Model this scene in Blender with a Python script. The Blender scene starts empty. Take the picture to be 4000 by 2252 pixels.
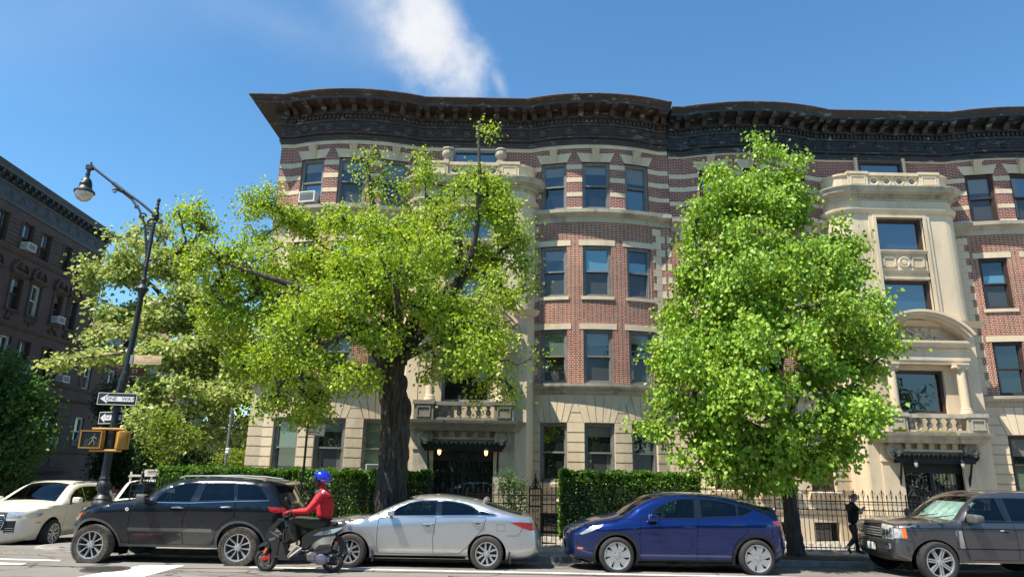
import bpy, bmesh, math, random
import numpy as np
from mathutils import Vector, Matrix, geometry
random.seed(7); rng = np.random.default_rng(7)
PI = math.pi
scene = bpy.context.scene
col = scene.collection

# ------------------------------------------------------------------ camera
CAM_H, PITCH, ROLL, FOC = 1.9, 15.0, 1.1, 2658.0      # focal length in photograph pixels (4000 wide)
cam_d = bpy.data.cameras.new("camera"); cam = bpy.data.objects.new("camera", cam_d); col.objects.link(cam)
cam_d.sensor_width = 36.0; cam_d.lens = FOC / 4000 * 36; cam_d.clip_end = 3000
_p, _r = math.radians(PITCH), math.radians(ROLL)
FW = Vector((0, math.cos(_p), math.sin(_p))); _R0 = Vector((1, 0, 0)); _U0 = _R0.cross(FW)
RT = _R0 * math.cos(_r) + _U0 * math.sin(_r); UP = -_R0 * math.sin(_r) + _U0 * math.cos(_r)
cam.matrix_world = Matrix(((RT.x, UP.x, -FW.x, 0), (RT.y, UP.y, -FW.y, 0), (RT.z, UP.z, -FW.z, CAM_H), (0, 0, 0, 1)))
scene.camera = cam
def at(px, py, Y=None, Z=None):
    """a point of the place seen at photograph position (px, py), at street depth Y or height Z"""
    d = RT * ((px - 2000) / FOC) - UP * ((py - 1126) / FOC) + FW
    t = Y / d.y if Y is not None else (Z - CAM_H) / d.z
    return Vector((d.x * t, d.y * t, d.z * t + CAM_H))

# ------------------------------------------------------------------ sun, sky, exposure
SUN = Vector((-0.40, -0.27, 0.87)).normalized()
sd = bpy.data.lights.new("sun", 'SUN'); sd.energy = 5.0; sd.angle = math.radians(0.5); sd.color = (1.0, 0.93, 0.80)
so = bpy.data.objects.new("sun", sd); col.objects.link(so); so.rotation_euler = SUN.to_track_quat('Z', 'Y').to_euler()
scene.view_settings.view_transform = 'Standard'; scene.view_settings.look = 'None'
scene.view_settings.exposure = 0.9; scene.view_settings.gamma = 1.0
scene.view_settings.use_curve_mapping = False
scene.cycles.max_bounces = 6; scene.cycles.transparent_max_bounces = 12
scene.cycles.sample_clamp_indirect = 4.0
scene.cycles.use_denoising = True

world = bpy.data.worlds.new("World"); scene.world = world; world.use_nodes = True
def N(nt, kind, **kw):
    n = nt.nodes.new(kind)
    for k, v in kw.items():
        if k == 'inp':
            for a, b in v.items(): n.inputs[a].default_value = b
        else: setattr(n, k, v)
    return n
def math_node(nt, op, a, b=None, clamp=False):
    n = nt.nodes.new('ShaderNodeMath'); n.operation = op; n.use_clamp = clamp
    for i, v in enumerate((a, b)):
        if v is None: continue
        if isinstance(v, (int, float)): n.inputs[i].default_value = v
        else: nt.links.new(v, n.inputs[i])
    return n.outputs[0]
def build_sky():
    nt = world.node_tree; nt.nodes.clear(); L = nt.links
    out = N(nt, 'ShaderNodeOutputWorld'); bg = N(nt, 'ShaderNodeBackground'); bg.inputs[1].default_value = 0.11
    L.new(bg.outputs[0], out.inputs[0])
    sky = N(nt, 'ShaderNodeTexSky', sky_type='NISHITA', sun_disc=False)
    sky.sun_elevation = math.asin(SUN.z); sky.sun_rotation = math.atan2(SUN.x, SUN.y)
    sky.air_density = 1.0; sky.dust_density = 0.0; sky.ozone_density = 3.0; sky.altitude = 50
    hs = N(nt, 'ShaderNodeHueSaturation', inp={'Saturation': 1.1, 'Value': 1.0}); tint = N(nt, 'ShaderNodeMixRGB', blend_type='MULTIPLY'); tint.inputs[0].default_value = 1; tint.inputs[2].default_value = (0.86, 1.03, 1.03, 1); L.new(sky.outputs[0], tint.inputs[1]); L.new(tint.outputs[0], hs.inputs['Color'])
    tc = N(nt, 'ShaderNodeTexCoord')
    # one tall white cumulus over the roof and a few thin wisps, fixed by compass direction and height
    def axis(px, py):
        d = (at(px, py, Y=50) - Vector((0, 0, CAM_H))).normalized(); return d
    def cloud(c, top, halfw, halfl, nscale, namp, soft, seed):
        c = c.normalized(); e2 = (top - c * top.dot(c)).normalized(); e1 = c.cross(e2)
        def dot(v):
            n = N(nt, 'ShaderNodeVectorMath', operation='DOT_PRODUCT'); n.inputs[1].default_value = v
            L.new(tc.outputs['Generated'], n.inputs[0]); return n.outputs['Value']
        a = math_node(nt, 'DIVIDE', dot(e1), halfw); b = math_node(nt, 'DIVIDE', dot(e2), halfl)
        front = math_node(nt, 'GREATER_THAN', dot(c), 0.2)
        no = N(nt, 'ShaderNodeTexNoise', noise_dimensions='4D'); no.inputs['Scale'].default_value = nscale
        no.inputs['Detail'].default_value = 7; no.inputs['Roughness'].default_value = 0.58; no.inputs['W'].default_value = seed
        L.new(tc.outputs['Generated'], no.inputs['Vector'])
        r2 = math_node(nt, 'ADD', math_node(nt, 'MULTIPLY', a, a), math_node(nt, 'MULTIPLY', b, b))
        f = math_node(nt, 'SUBTRACT', 1.0, math_node(nt, 'SQRT', r2))
        f = math_node(nt, 'ADD', f, math_node(nt, 'MULTIPLY', math_node(nt, 'SUBTRACT', no.outputs[0], 0.5), namp))
        f = math_node(nt, 'DIVIDE', f, soft, clamp=True)
        f = math_node(nt, 'MULTIPLY', f, front)
        f = math_node(nt, 'MULTIPLY', math_node(nt, 'MULTIPLY', f, f), math_node(nt, 'SUBTRACT', 3.0, math_node(nt, 'MULTIPLY', f, 2.0)))
        return f, no.outputs[0]
    cur = hs.outputs[0]
    main = axis(1660, 110); tip = axis(1500, -170)
    specs = [(axis(1650, 80), axis(1500, -300), 0.082, 0.16, 10.0, 1.7, 0.85, 3.1, 1.0),
             (axis(1420, 60), axis(1250, -150), 0.05, 0.12, 9.0, 1.1, 1.6, 8.2, 0.35),
             (axis(1150, 120), axis(900, 40), 0.06, 0.30, 7.0, 1.2, 2.2, 4.7, 0.30),
             (axis(200, 60), axis(700, 0), 0.12, 0.5, 5.0, 1.2, 2.6, 1.3, 0.28),
             (axis(1950, 330), axis(1920, 250), 0.014, 0.03, 30.0, 1.1, 1.2, 6.0, 0.5)]
    for c, t, hw, hl, ns, na, sf, sdv, amt in specs:
        f, nz = cloud(c, t, hw, hl, ns, na, sf, sdv)
        br = N(nt, 'ShaderNodeValToRGB'); br.color_ramp.elements[0].position = 0.3; br.color_ramp.elements[1].position = 0.62
        br.color_ramp.elements[0].color = (3.6, 3.85, 4.3, 1); br.color_ramp.elements[1].color = (4.4, 4.5, 4.7, 1)
        L.new(nz, br.inputs[0])
        mx = N(nt, 'ShaderNodeMixRGB'); L.new(math_node(nt, 'MULTIPLY', f, amt), mx.inputs[0]); L.new(cur, mx.inputs[1]); L.new(br.outputs[0], mx.inputs[2])
        cur = mx.outputs[0]
    L.new(cur, bg.inputs[0])
build_sky()

# ------------------------------------------------------------------ materials
MATS = {}
def mat(name, color, rough=0.7, var=0.0, vscale=4.0, bump=0.0, bscale=40.0, metal=0.0, spec=0.5, coat=0.0, stretch=(1, 1, 1), stain=None, sscale=1.5, samt=0.6, emit=None, estr=0.0, uv=False):
    if name in MATS: return MATS[name]
    m = bpy.data.materials.new(name); m.use_nodes = True; nt = m.node_tree; L = nt.links
    b = nt.nodes['Principled BSDF']
    b.inputs['Base Color'].default_value = (*color, 1); b.inputs['Roughness'].default_value = rough
    b.inputs['Metallic'].default_value = metal; b.inputs['Specular IOR Level'].default_value = spec
    b.inputs['Coat Weight'].default_value = coat; b.inputs['Coat Roughness'].default_value = 0.03
    if emit: b.inputs['Emission Color'].default_value = (*emit, 1); b.inputs['Emission Strength'].default_value = estr
    if var or bump or stain:
        tc = N(nt, 'ShaderNodeTexCoord'); mp = N(nt, 'ShaderNodeMapping'); mp.inputs['Scale'].default_value = stretch
        L.new(tc.outputs['UV' if uv else 'Object'], mp.inputs[0])
    if var or stain:
        n = N(nt, 'ShaderNodeTexNoise', inp={'Scale': vscale, 'Detail': 6.0, 'Roughness': 0.6}); L.new(mp.outputs[0], n.inputs['Vector'])
        r = N(nt, 'ShaderNodeMapRange', inp={'From Min': 0.3, 'From Max': 0.7, 'To Min': 1 - var, 'To Max': 1 + var}); L.new(n.outputs[0], r.inputs[0])
        mx = N(nt, 'ShaderNodeVectorMath', operation='SCALE'); mx.inputs[0].default_value = color; L.new(r.outputs[0], mx.inputs['Scale'])
        c = mx.outputs[0]
        if stain:
            n2 = N(nt, 'ShaderNodeTexNoise', inp={'Scale': sscale, 'Detail': 8.0, 'Roughness': 0.7}); L.new(mp.outputs[0], n2.inputs['Vector'])
            r2 = N(nt, 'ShaderNodeMapRange', inp={'From Min': 0.5, 'From Max': 0.72, 'To Min': 0.0, 'To Max': samt}); L.new(n2.outputs[0], r2.inputs[0])
            m2 = N(nt, 'ShaderNodeMixRGB'); L.new(r2.outputs[0], m2.inputs[0]); L.new(c, m2.inputs[1]); m2.inputs[2].default_value = (*stain, 1); c = m2.outputs[0]
        L.new(c, b.inputs['Base Color'])
    if bump:
        n3 = N(nt, 'ShaderNodeTexNoise', inp={'Scale': bscale, 'Detail': 5.0}); L.new(mp.outputs[0], n3.inputs['Vector'])
        bp = N(nt, 'ShaderNodeBump', inp={'Strength': bump, 'Distance': 0.02}); L.new(n3.outputs[0], bp.inputs['Height']); L.new(bp.outputs[0], b.inputs['Normal'])
    MATS[name] = m; return m

def brick_mat(name, red, red2, mortar, header=None, su=0.21, hu=0.10, row=0.0675, joint=0.011):
    """brickwork from metre UVs; header colour given = Flemish bond with dark headers"""
    m = bpy.data.materials.new(name); m.use_nodes = True; nt = m.node_tree; L = nt.links; b = nt.nodes['Principled BSDF']
    b.inputs['Roughness'].default_value = 0.85; b.inputs['Specular IOR Level'].default_value = 0.25
    uv = N(nt, 'ShaderNodeUVMap'); sp = N(nt, 'ShaderNodeSeparateXYZ'); L.new(uv.outputs[0], sp.inputs[0])
    v = math_node(nt, 'DIVIDE', sp.outputs[1], row); rowi = math_node(nt, 'FLOOR', v); fv = math_node(nt, 'FRACT', v)
    per = (su + hu) if header else su
    off = math_node(nt, 'MULTIPLY', math_node(nt, 'MODULO', rowi, 2.0), 0.5)
    u = math_node(nt, 'ADD', math_node(nt, 'DIVIDE', sp.outputs[0], per), math_node(nt, 'ADD', off, 200.0)); ui = math_node(nt, 'FLOOR', u); fu = math_node(nt, 'FRACT', u)
    j = joint / per
    mort = math_node(nt, 'LESS_THAN', fu, j)
    if header:
        k = su / per
        ishead = math_node(nt, 'GREATER_THAN', fu, k)
        mort = math_node(nt, 'MAXIMUM', mort, math_node(nt, 'LESS_THAN', math_node(nt, 'ABSOLUTE', math_node(nt, 'SUBTRACT', fu, k + j * .5)), j * .5))
    mort = math_node(nt, 'MAXIMUM', mort, math_node(nt, 'LESS_THAN', fv, joint / row))
    cx = N(nt, 'ShaderNodeCombineXYZ'); L.new(ui, cx.inputs[0]); L.new(rowi, cx.inputs[1])
    if header: L.new(ishead, cx.inputs[2])
    wn = N(nt, 'ShaderNodeTexWhiteNoise', noise_dimensions='3D'); L.new(cx.outputs[0], wn.inputs['Vector'])
    mx = N(nt, 'ShaderNodeMixRGB'); L.new(wn.outputs['Value'], mx.inputs[0]); mx.inputs[1].default_value = (*red, 1); mx.inputs[2].default_value = (*red2, 1)
    c = mx.outputs[0]
    if header:
        dk = math_node(nt, 'MULTIPLY', ishead, math_node(nt, 'GREATER_THAN', wn.outputs['Value'], 0.38))
        m1 = N(nt, 'ShaderNodeMixRGB'); L.new(dk, m1.inputs[0]); L.new(c, m1.inputs[1]); m1.inputs[2].default_value = (*header, 1); c = m1.outputs[0]
    m2 = N(nt, 'ShaderNodeMixRGB'); L.new(mort, m2.inputs[0]); L.new(c, m2.inputs[1]); m2.inputs[2].default_value = (*mortar, 1)
    no = N(nt, 'ShaderNodeTexNoise', inp={'Scale': 0.7, 'Detail': 8.0, 'Roughness': 0.65}); L.new(uv.outputs[0], no.inputs['Vector'])
    mr = N(nt, 'ShaderNodeMapRange', inp={'From Min': 0.3, 'From Max': 0.7, 'To Min': 0.72, 'To Max': 1.2}); L.new(no.outputs[0], mr.inputs[0])
    sc = N(nt, 'ShaderNodeVectorMath', operation='SCALE'); L.new(m2.outputs[0], sc.inputs[0]); L.new(mr.outputs[0], sc.inputs['Scale'])
    L.new(sc.outputs[0], b.inputs['Base Color'])
    MATS[name] = m; return m

def glass_mat(name, tint=(0.25, 0.35, 0.35), trans=0.5, ior=1.5, rough=0.0):
    """see-through tinted glass: tinted transparency under a Fresnel mirror"""
    if name in MATS: return MATS[name]
    m = bpy.data.materials.new(name); m.use_nodes = True; nt = m.node_tree; nt.nodes.clear(); L = nt.links
    o = N(nt, 'ShaderNodeOutputMaterial'); t = N(nt, 'ShaderNodeBsdfTransparent'); t.inputs[0].default_value = (*[c * trans for c in tint], 1)
    g = N(nt, 'ShaderNodeBsdfGlossy'); g.inputs['Roughness'].default_value = rough; g.inputs[0].default_value = (1, 1, 1, 1)
    f = N(nt, 'ShaderNodeFresnel'); f.inputs[0].default_value = ior
    mx = N(nt, 'ShaderNodeMixShader'); L.new(f.outputs[0], mx.inputs[0]); L.new(t.outputs[0], mx.inputs[1]); L.new(g.outputs[0], mx.inputs[2])
    L.new(mx.outputs[0], o.inputs[0]); MATS[name] = m; return m

def leaf_mat(name, c0, c1, trans=0.45, rough=0.45):
    m = bpy.data.materials.new(name); m.use_nodes = True; nt = m.node_tree; nt.nodes.clear(); L = nt.links
    o = N(nt, 'ShaderNodeOutputMaterial'); a = N(nt, 'ShaderNodeAttribute', attribute_name='tint')
    mx = N(nt, 'ShaderNodeMixRGB'); mx.inputs[1].default_value = (*c0, 1); mx.inputs[2].default_value = (*c1, 1); L.new(a.outputs['Fac'], mx.inputs[0])
    p = N(nt, 'ShaderNodeBsdfPrincipled'); p.inputs['Roughness'].default_value = rough; p.inputs['Specular IOR Level'].default_value = 0.35
    L.new(mx.outputs[0], p.inputs['Base Color'])
    t = N(nt, 'ShaderNodeBsdfTranslucent'); hs = N(nt, 'ShaderNodeHueSaturation', inp={'Hue': 0.485, 'Saturation': 1.1, 'Value': 1.35}); L.new(mx.outputs[0], hs.inputs['Color']); L.new(hs.outputs[0], t.inputs[0])
    ms = N(nt, 'ShaderNodeMixShader'); ms.inputs[0].default_value = trans; L.new(p.outputs[0], ms.inputs[1]); L.new(t.outputs[0], ms.inputs[2])
    L.new(ms.outputs[0], o.inputs[0]); MATS[name] = m; return m

# ------------------------------------------------------------------ mesh helpers
class MB:
    def __init__(s): s.v = []; s.f = []; s.mi = []; s.uv = {}; s.m = 0
    def add(s, pts): i = len(s.v); s.v.extend([tuple(p) for p in pts]); return i
    def face(s, idx, uv=None):
        if uv is not None: s.uv[len(s.f)] = uv
        s.f.append(tuple(idx)); s.mi.append(s.m)
    def quad(s, a, b, c, d, uv=None): i = s.add((a, b, c, d)); s.face((i, i + 1, i + 2, i + 3), uv)
    def box(s, x0, x1, y0, y1, z0, z1, M=None):
        P = [(x, y, z) for z in (z0, z1) for y in (y0, y1) for x in (x0, x1)]
        if M is not None: P = [M @ Vector(p) for p in P]
        i = s.add(P)
        for q in ((0, 2, 3, 1), (4, 5, 7, 6), (0, 1, 5, 4), (1, 3, 7, 5), (3, 2, 6, 7), (2, 0, 4, 6)): s.face([i + k for k in q])
    def bbox(s, x0, x1, y0, y1, z0, z1, b=0.02, M=None):
        """box with chamfered edges"""
        bm = bmesh.new(); bmesh.ops.create_cube(bm, size=1.0)
        for v in bm.verts: v.co = Vector(((x0 + x1) / 2 + v.co.x * (x1 - x0), (y0 + y1) / 2 + v.co.y * (y1 - y0), (z0 + z1) / 2 + v.co.z * (z1 - z0)))
        bmesh.ops.bevel(bm, geom=list(bm.edges), offset=b, segments=2, profile=0.5, affect='EDGES')
        s.bm(bm, M)
    def bm(s, bm, M=None):
        bm.verts.index_update(); i = s.add([(M @ v.co) if M is not None else v.co for v in bm.verts])
        for f in bm.faces: s.face([i + v.index for v in f.verts])
        bm.free()
    def tube(s, path, r, n=8, caps=True, flat=None):
        path = [Vector(p) for p in path]; k = len(path)
        if isinstance(r, (int, float)): r = [r] * k
        rings = []; pn = None
        for i, p in enumerate(path):
            t = (path[min(i + 1, k - 1)] - path[max(i - 1, 0)])
            t = t.normalized() if t.length > 1e-9 else Vector((0, 0, 1))
            if pn is None: a = t.orthogonal().normalized()
            else:
                a = pn - t * pn.dot(t); a = a.normalized() if a.length > 1e-6 else t.orthogonal().normalized()
            pn = a; b = t.cross(a)
            rings.append(s.add([p + (a * math.cos(2 * PI * j / n) + b * math.sin(2 * PI * j / n)) * r[i] for j in range(n)]))
        for i in range(k - 1):
            for j in range(n):
                q = (j + 1) % n; s.face((rings[i] + j, rings[i] + q, rings[i + 1] + q, rings[i + 1] + j))
        if caps:
            s.face([rings[0] + j for j in reversed(range(n))]); s.face([rings[-1] + j for j in range(n)])
    def lathe(s, prof, c=(0, 0, 0), n=16, M=None, flute=0.0, caps=True):
        """profile (r, z) turned about z"""
        rings = []
        for r, z in prof:
            P = []
            for j in range(n):
                rr = r * (1 - flute * (j % 2)); a = 2 * PI * j / n
                q = Vector((c[0] + rr * math.cos(a), c[1] + rr * math.sin(a), c[2] + z)); P.append(M @ q if M is not None else q)
            rings.append(s.add(P))
        for i in range(len(rings) - 1):
            for j in range(n):
                q = (j + 1) % n; s.face((rings[i] + j, rings[i] + q, rings[i + 1] + q, rings[i + 1] + j))
        if prof[0] == prof[-1]: caps = False
        if caps and prof[0][0] > 1e-4: s.face([rings[0] + j for j in reversed(range(n))])
        if caps and prof[-1][0] > 1e-4: s.face([rings[-1] + j for j in range(n)])
    def ball(s, c, rx, ry=None, rz=None, n=12, m=8, M=None):
        ry = rx if ry is None else ry; rz = rx if rz is None else rz
        rings = []
        for i in range(m + 1):
            th = PI * i / m; P = []
            for j in range(n):
                a = 2 * PI * j / n; q = Vector((c[0] + rx * math.sin(th) * math.cos(a), c[1] + ry * math.sin(th) * math.sin(a), c[2] - rz * math.cos(th)))
                P.append(M @ q if M is not None else q)
            rings.append(s.add(P))
        for i in range(m):
            for j in range(n):
                q = (j + 1) % n; s.face((rings[i] + j, rings[i] + q, rings[i + 1] + q, rings[i + 1] + j))
    def prism(s, poly, f0, f1):
        """poly of 2D points, f0/f1 map a 2D point to the two end planes"""
        n = len(poly); a = s.add([f0(p) for p in poly]); b = s.add([f1(p) for p in poly])
        s.face([a + i for i in range(n)]); s.face([b + i for i in reversed(range(n))])
        for i in range(n): j = (i + 1) % n; s.face((a + i, b + i, b + j, a + j))
    def build(s, name, mats, parent=None, smooth=True, angle=32, merge=False):
        me = bpy.data.meshes.new(name); me.from_pydata(s.v, [], s.f)
        for m in (mats if isinstance(mats, (list, tuple)) else [mats]): me.materials.append(m)
        if len(me.materials) > 1: me.polygons.foreach_set('material_index', s.mi)
        if s.uv:
            ul = me.uv_layers.new(name='UVMap')
            for k, uvs in s.uv.items():
                p = me.polygons[k]
                for li, q in zip(p.loop_indices, uvs): ul.data[li].uv = q
        if merge:
            bm = bmesh.new(); bm.from_mesh(me); bmesh.ops.remove_doubles(bm, verts=bm.verts, dist=0.0008); bmesh.ops.recalc_face_normals(bm, faces=bm.faces); bm.to_mesh(me); bm.free()
        me.update()
        if smooth: me.shade_smooth(); me.set_sharp_from_angle(angle=math.radians(angle))
        return link(name, me, parent)
def link(name, data, parent=None):
    o = bpy.data.objects.new(name, data); col.objects.link(o)
    if parent is not None:
        o.parent = parent; root = parent
        if parent.get('world_parts') or (parent.parent and parent.parent.get('world_parts')):
            while root.parent: root = root.parent
            if parent is root: o.matrix_parent_inverse = Matrix.Translation(-root.location)
    return o
def tag(o, label=None, cat=None, group=None, kind=None):
    if label: o['label'] = label
    if cat: o['category'] = cat
    if group: o['group'] = group
    if kind: o['kind'] = kind
    return o
def thing(name, label, cat, loc=(0, 0, 0), rz=0, group=None, world=False):
    o = bpy.data.objects.new(name, None); col.objects.link(o); o.location = loc; o.rotation_euler = (0, 0, rz); o.empty_display_size = 0.2
    if world: o['world_parts'] = True        # its parts are drawn in world coordinates
    return tag(o, label, cat, group)
KIDS = None
def copy_tree(o, parent=None):
    c = o.copy(); col.objects.link(c)
    if parent is not None: c.parent = parent
    for ch in [x for x in list(col.objects) if x.parent == o]: copy_tree(ch, c)
    return c
def text_mesh(s, size, thick=0.004, align='CENTER', sx=1.0, bold=0.0):
    cu = bpy.data.curves.new('lettering', 'FONT'); cu.body = s; cu.size = size; cu.align_x = align; cu.align_y = 'CENTER'; cu.extrude = thick / 2; cu.offset = bold
    cu.resolution_u = 3
    o = bpy.data.objects.new('lettering', cu); col.objects.link(o); dg = bpy.context.evaluated_depsgraph_get(); dg.update()
    me = bpy.data.meshes.new_from_object(o.evaluated_get(dg)); bpy.data.objects.remove(o); bpy.data.curves.remove(cu)
    if sx != 1.0:
        for v in me.vertices: v.co.x *= sx
    return me
def text(name, s, size, m, parent, M, **kw):
    me = text_mesh(s, size, **kw); me.name = name; me.transform(M); me.materials.clear(); me.materials.append(m); return link(name, me, parent)
FACE_Y = Matrix(((1, 0, 0, 0), (0, 0, -1, 0), (0, 1, 0, 0), (0, 0, 0, 1)))     # lettering standing upright, read from -Y
def catmull(P, n=6):
    P = [Vector(p) for p in P]; o = []
    for i in range(len(P) - 1):
        a, b, c, d = P[max(i - 1, 0)], P[i], P[i + 1], P[min(i + 2, len(P) - 1)]
        for k in range(n):
            t = k / n; o.append(0.5 * ((2 * b) + (c - a) * t + (2 * a - 5 * b + 4 * c - d) * t * t + (3 * b - a - 3 * c + d) * t ** 3))
    o.append(P[-1]); return o
def lerp(a, b, t): return a + (b - a) * t
def interp(x, T):
    if x <= T[0][0]: return T[0][1]
    for (a, b), (c, d) in zip(T, T[1:]):
        if x <= c: return b + (d - b) * (x - a) / (c - a)
    return T[-1][1]
# ================================================================== ground, road, pavement
def z_walk(x, y):
    z = 0.04 - 0.05 * (min(y, 60) - 16.6)
    if x < -9.6: z -= 0.095 * min(1, (-9.6 - x) / 1.2)      # dropped kerb at the corner
    return z
def z_road(x, y):
    if y < 14.6: return 0.0
    if y < 16.6: return -0.04 * (y - 14.6)
    return -0.08 - 0.05 * (y - 16.6)
def ground_mats():
    # asphalt with fine aggregate, patches and darker seams
    m = bpy.data.materials.new('asphalt'); m.use_nodes = True; nt = m.node_tree; L = nt.links; b = nt.nodes['Principled BSDF']
    tc = N(nt, 'ShaderNodeTexCoord'); b.inputs['Roughness'].default_value = 0.9; b.inputs['Specular IOR Level'].default_value = 0.25
    n1 = N(nt, 'ShaderNodeTexNoise', inp={'Scale': 0.6, 'Detail': 9.0, 'Roughness': 0.65}); n2 = N(nt, 'ShaderNodeTexNoise', inp={'Scale': 90.0, 'Detail': 3.0})
    mp = N(nt, 'ShaderNodeMapping'); mp.inputs['Scale'].default_value = (0.35, 1.6, 1); L.new(tc.outputs['Object'], mp.inputs[0]); L.new(mp.outputs[0], n1.inputs['Vector']); L.new(tc.outputs['Object'], n2.inputs['Vector'])
    r1 = N(nt, 'ShaderNodeValToRGB'); r1.color_ramp.elements[0].position = 0.33; r1.color_ramp.elements[1].position = 0.68
    r1.color_ramp.elements[0].color = (0.15, 0.138, 0.125, 1); r1.color_ramp.elements[1].color = (0.23, 0.212, 0.19, 1); L.new(n1.outputs[0], r1.inputs[0])
    r2 = N(nt, 'ShaderNodeMapRange', inp={'From Min': 0.3, 'From Max': 0.7, 'To Min': 0.75, 'To Max': 1.25}); L.new(n2.outputs[0], r2.inputs[0])
    # wandering cracks and darker repair patches
    nw = N(nt, 'ShaderNodeTexNoise', inp={'Scale': 1.6, 'Detail': 5.0}); L.new(tc.outputs['Object'], nw.inputs['Vector'])
    va = N(nt, 'ShaderNodeVectorMath', operation='MULTIPLY_ADD'); va.inputs[1].default_value = (1.2, 1.2, 0); L.new(nw.outputs['Color'], va.inputs[0]); L.new(tc.outputs['Object'], va.inputs[2])
    vo = N(nt, 'ShaderNodeTexVoronoi', feature='DISTANCE_TO_EDGE', inp={'Scale': 0.42}); L.new(va.outputs[0], vo.inputs['Vector'])
    ck = N(nt, 'ShaderNodeMapRange', inp={'From Min': 0.004, 'From Max': 0.016, 'To Min': 0.35, 'To Max': 1.0}); L.new(vo.outputs['Distance'], ck.inputs[0])
    n4 = N(nt, 'ShaderNodeTexNoise', inp={'Scale': 0.9, 'Detail': 4.0, 'Roughness': 0.7}); L.new(mp.outputs[0], n4.inputs['Vector'])
    pt = N(nt, 'ShaderNodeMapRange', inp={'From Min': 0.56, 'From Max': 0.60, 'To Min': 1.0, 'To Max': 0.72}); L.new(n4.outputs[0], pt.inputs[0])
    fac = math_node(nt, 'MULTIPLY', math_node(nt, 'MULTIPLY', r2.outputs[0], ck.outputs[0]), pt.outputs[0])
    sc = N(nt, 'ShaderNodeVectorMath', operation='SCALE'); L.new(r1.outputs[0], sc.inputs[0]); L.new(fac, sc.inputs['Scale']); L.new(sc.outputs[0], b.inputs['Base Color'])
    bp = N(nt, 'ShaderNodeBump', inp={'Strength': 0.5, 'Distance': 0.01}); L.new(n2.outputs[0], bp.inputs['Height']); L.new(bp.outputs[0], b.inputs['Normal'])
    MATS['asphalt'] = m
    m = bpy.data.materials.new('concrete_slabs'); m.use_nodes = True; nt = m.node_tree; L = nt.links; b = nt.nodes['Principled BSDF']
    tc = N(nt, 'ShaderNodeTexCoord'); b.inputs['Roughness'].default_value = 0.9
    br = N(nt, 'ShaderNodeTexBrick', offset=0.0, inp={'Scale': 1.0, 'Mortar Size': 0.012, 'Brick Width': 1.5, 'Row Height': 1.3, 'Color1': (0.30, 0.27, 0.225, 1), 'Color2': (0.235, 0.212, 0.18, 1), 'Mortar': (0.10, 0.095, 0.085, 1)})
    L.new(tc.outputs['Object'], br.inputs['Vector'])
    n1 = N(nt, 'ShaderNodeTexNoise', inp={'Scale': 1.7, 'Detail': 9.0, 'Roughness': 0.7}); L.new(tc.outputs['Object'], n1.inputs['Vector'])
    r2 = N(nt, 'ShaderNodeMapRange', inp={'From Min': 0.3, 'From Max': 0.7, 'To Min': 0.7, 'To Max': 1.2}); L.new(n1.outputs[0], r2.inputs[0])
    sc = N(nt, 'ShaderNodeVectorMath', operation='SCALE'); L.new(br.outputs[0], sc.inputs[0]); L.new(r2.outputs[0], sc.inputs['Scale']); L.new(sc.outputs[0], b.inputs['Base Color'])
    MATS['concrete_slabs'] = m
ground_mats()
mat('kerb_stone', (0.33, 0.31, 0.28), 0.85, 0.25, 3.0, bump=0.3, stain=(0.12, 0.10, 0.08), sscale=2.5, samt=0.7)
mat('road_paint', (0.72, 0.70, 0.62), 0.75, 0.12, 6.0, stain=(0.19, 0.18, 0.165), sscale=6.0, samt=0.95)
mat('soil', (0.06, 0.045, 0.03), 0.95, 0.5, 12.0, bump=0.8, bscale=30)
mat('cast_iron_cover', (0.05, 0.045, 0.04), 0.7, 0.4, 20, bump=0.5, bscale=60)

def sheet(name, xs, ys, zf, m):
    mb = MB(); idx = {}
    for j, y in enumerate(ys):
        for i, x in enumerate(xs): idx[i, j] = mb.add([(x, y, zf(x, y))])
    for j in range(len(ys) - 1):
        for i in range(len(xs) - 1): mb.face((idx[i, j], idx[i + 1, j], idx[i + 1, j + 1], idx[i, j + 1]))
    return mb.build(name, m)
tag(sheet('ground', [-400, -60, 60, 400], [-300, -60, 17, 40, 120, 500], lambda x, y: (-0.75 if y < 17 else -0.75 - 0.05 * (min(y, 60) - 16.6)), mat('earth', (0.12, 0.11, 0.09), 0.95, 0.3, 0.5)), kind='structure')
rd = sheet('road', [-60, -40, -23, -11.9, 60], [-30, 0, 14.6, 16.75], z_road, MATS['asphalt']); tag(rd, kind='structure')
tag(sheet('side_street', [-23, -18, -11.7], [16.7, 20, 30, 60, 120], lambda x, y: z_road(x, y) - 0.004, MATS['asphalt']), kind='structure')
tag(sheet('street_corner', [-11.72, -10.5, -8.8], [16.7, 18, 19.6], lambda x, y: z_road(x, y) - 0.006, MATS['asphalt']), kind='structure')
# pavement: straight run beside the avenue, rounded corner, run down the side street
def kerb_line(o=0.0):
    P = [(60, 16.6 + o)]
    for x in (40, 20, 10, 0, -5, -8): P.append((x, 16.6 + o))
    cx, cy, r = -9.4, 19.2, 2.6
    for k in range(0, 10): a = PI * 1.5 - k * PI / 18; P.append((cx + (r - o) * math.cos(a), cy + (r - o) * math.sin(a)))
    P += [(-12.0 + o, y) for y in (21, 25, 35, 60)]
    return P
mb = MB(); A, B = kerb_line(0.16), kerb_line(4.2 if False else 0.16)
inner = [(x, 20.75) for x in (60, 40, 20, 10, 0, -5, -7.5)] + [(lerp(-8.0, -10.2, k / 9), 20.75) for k in range(10)] + [(-10.2, y) for y in (21.2, 25, 35, 60)]
NS = 8
rows = [[(lerp(a[0], b[0], t / NS), lerp(a[1], b[1], t / NS)) for t in range(NS + 1)] for a, b in zip(A, inner)]
ids = [[mb.add([(x, y, z_walk(x, y))]) for x, y in r] for r in rows]
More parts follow.
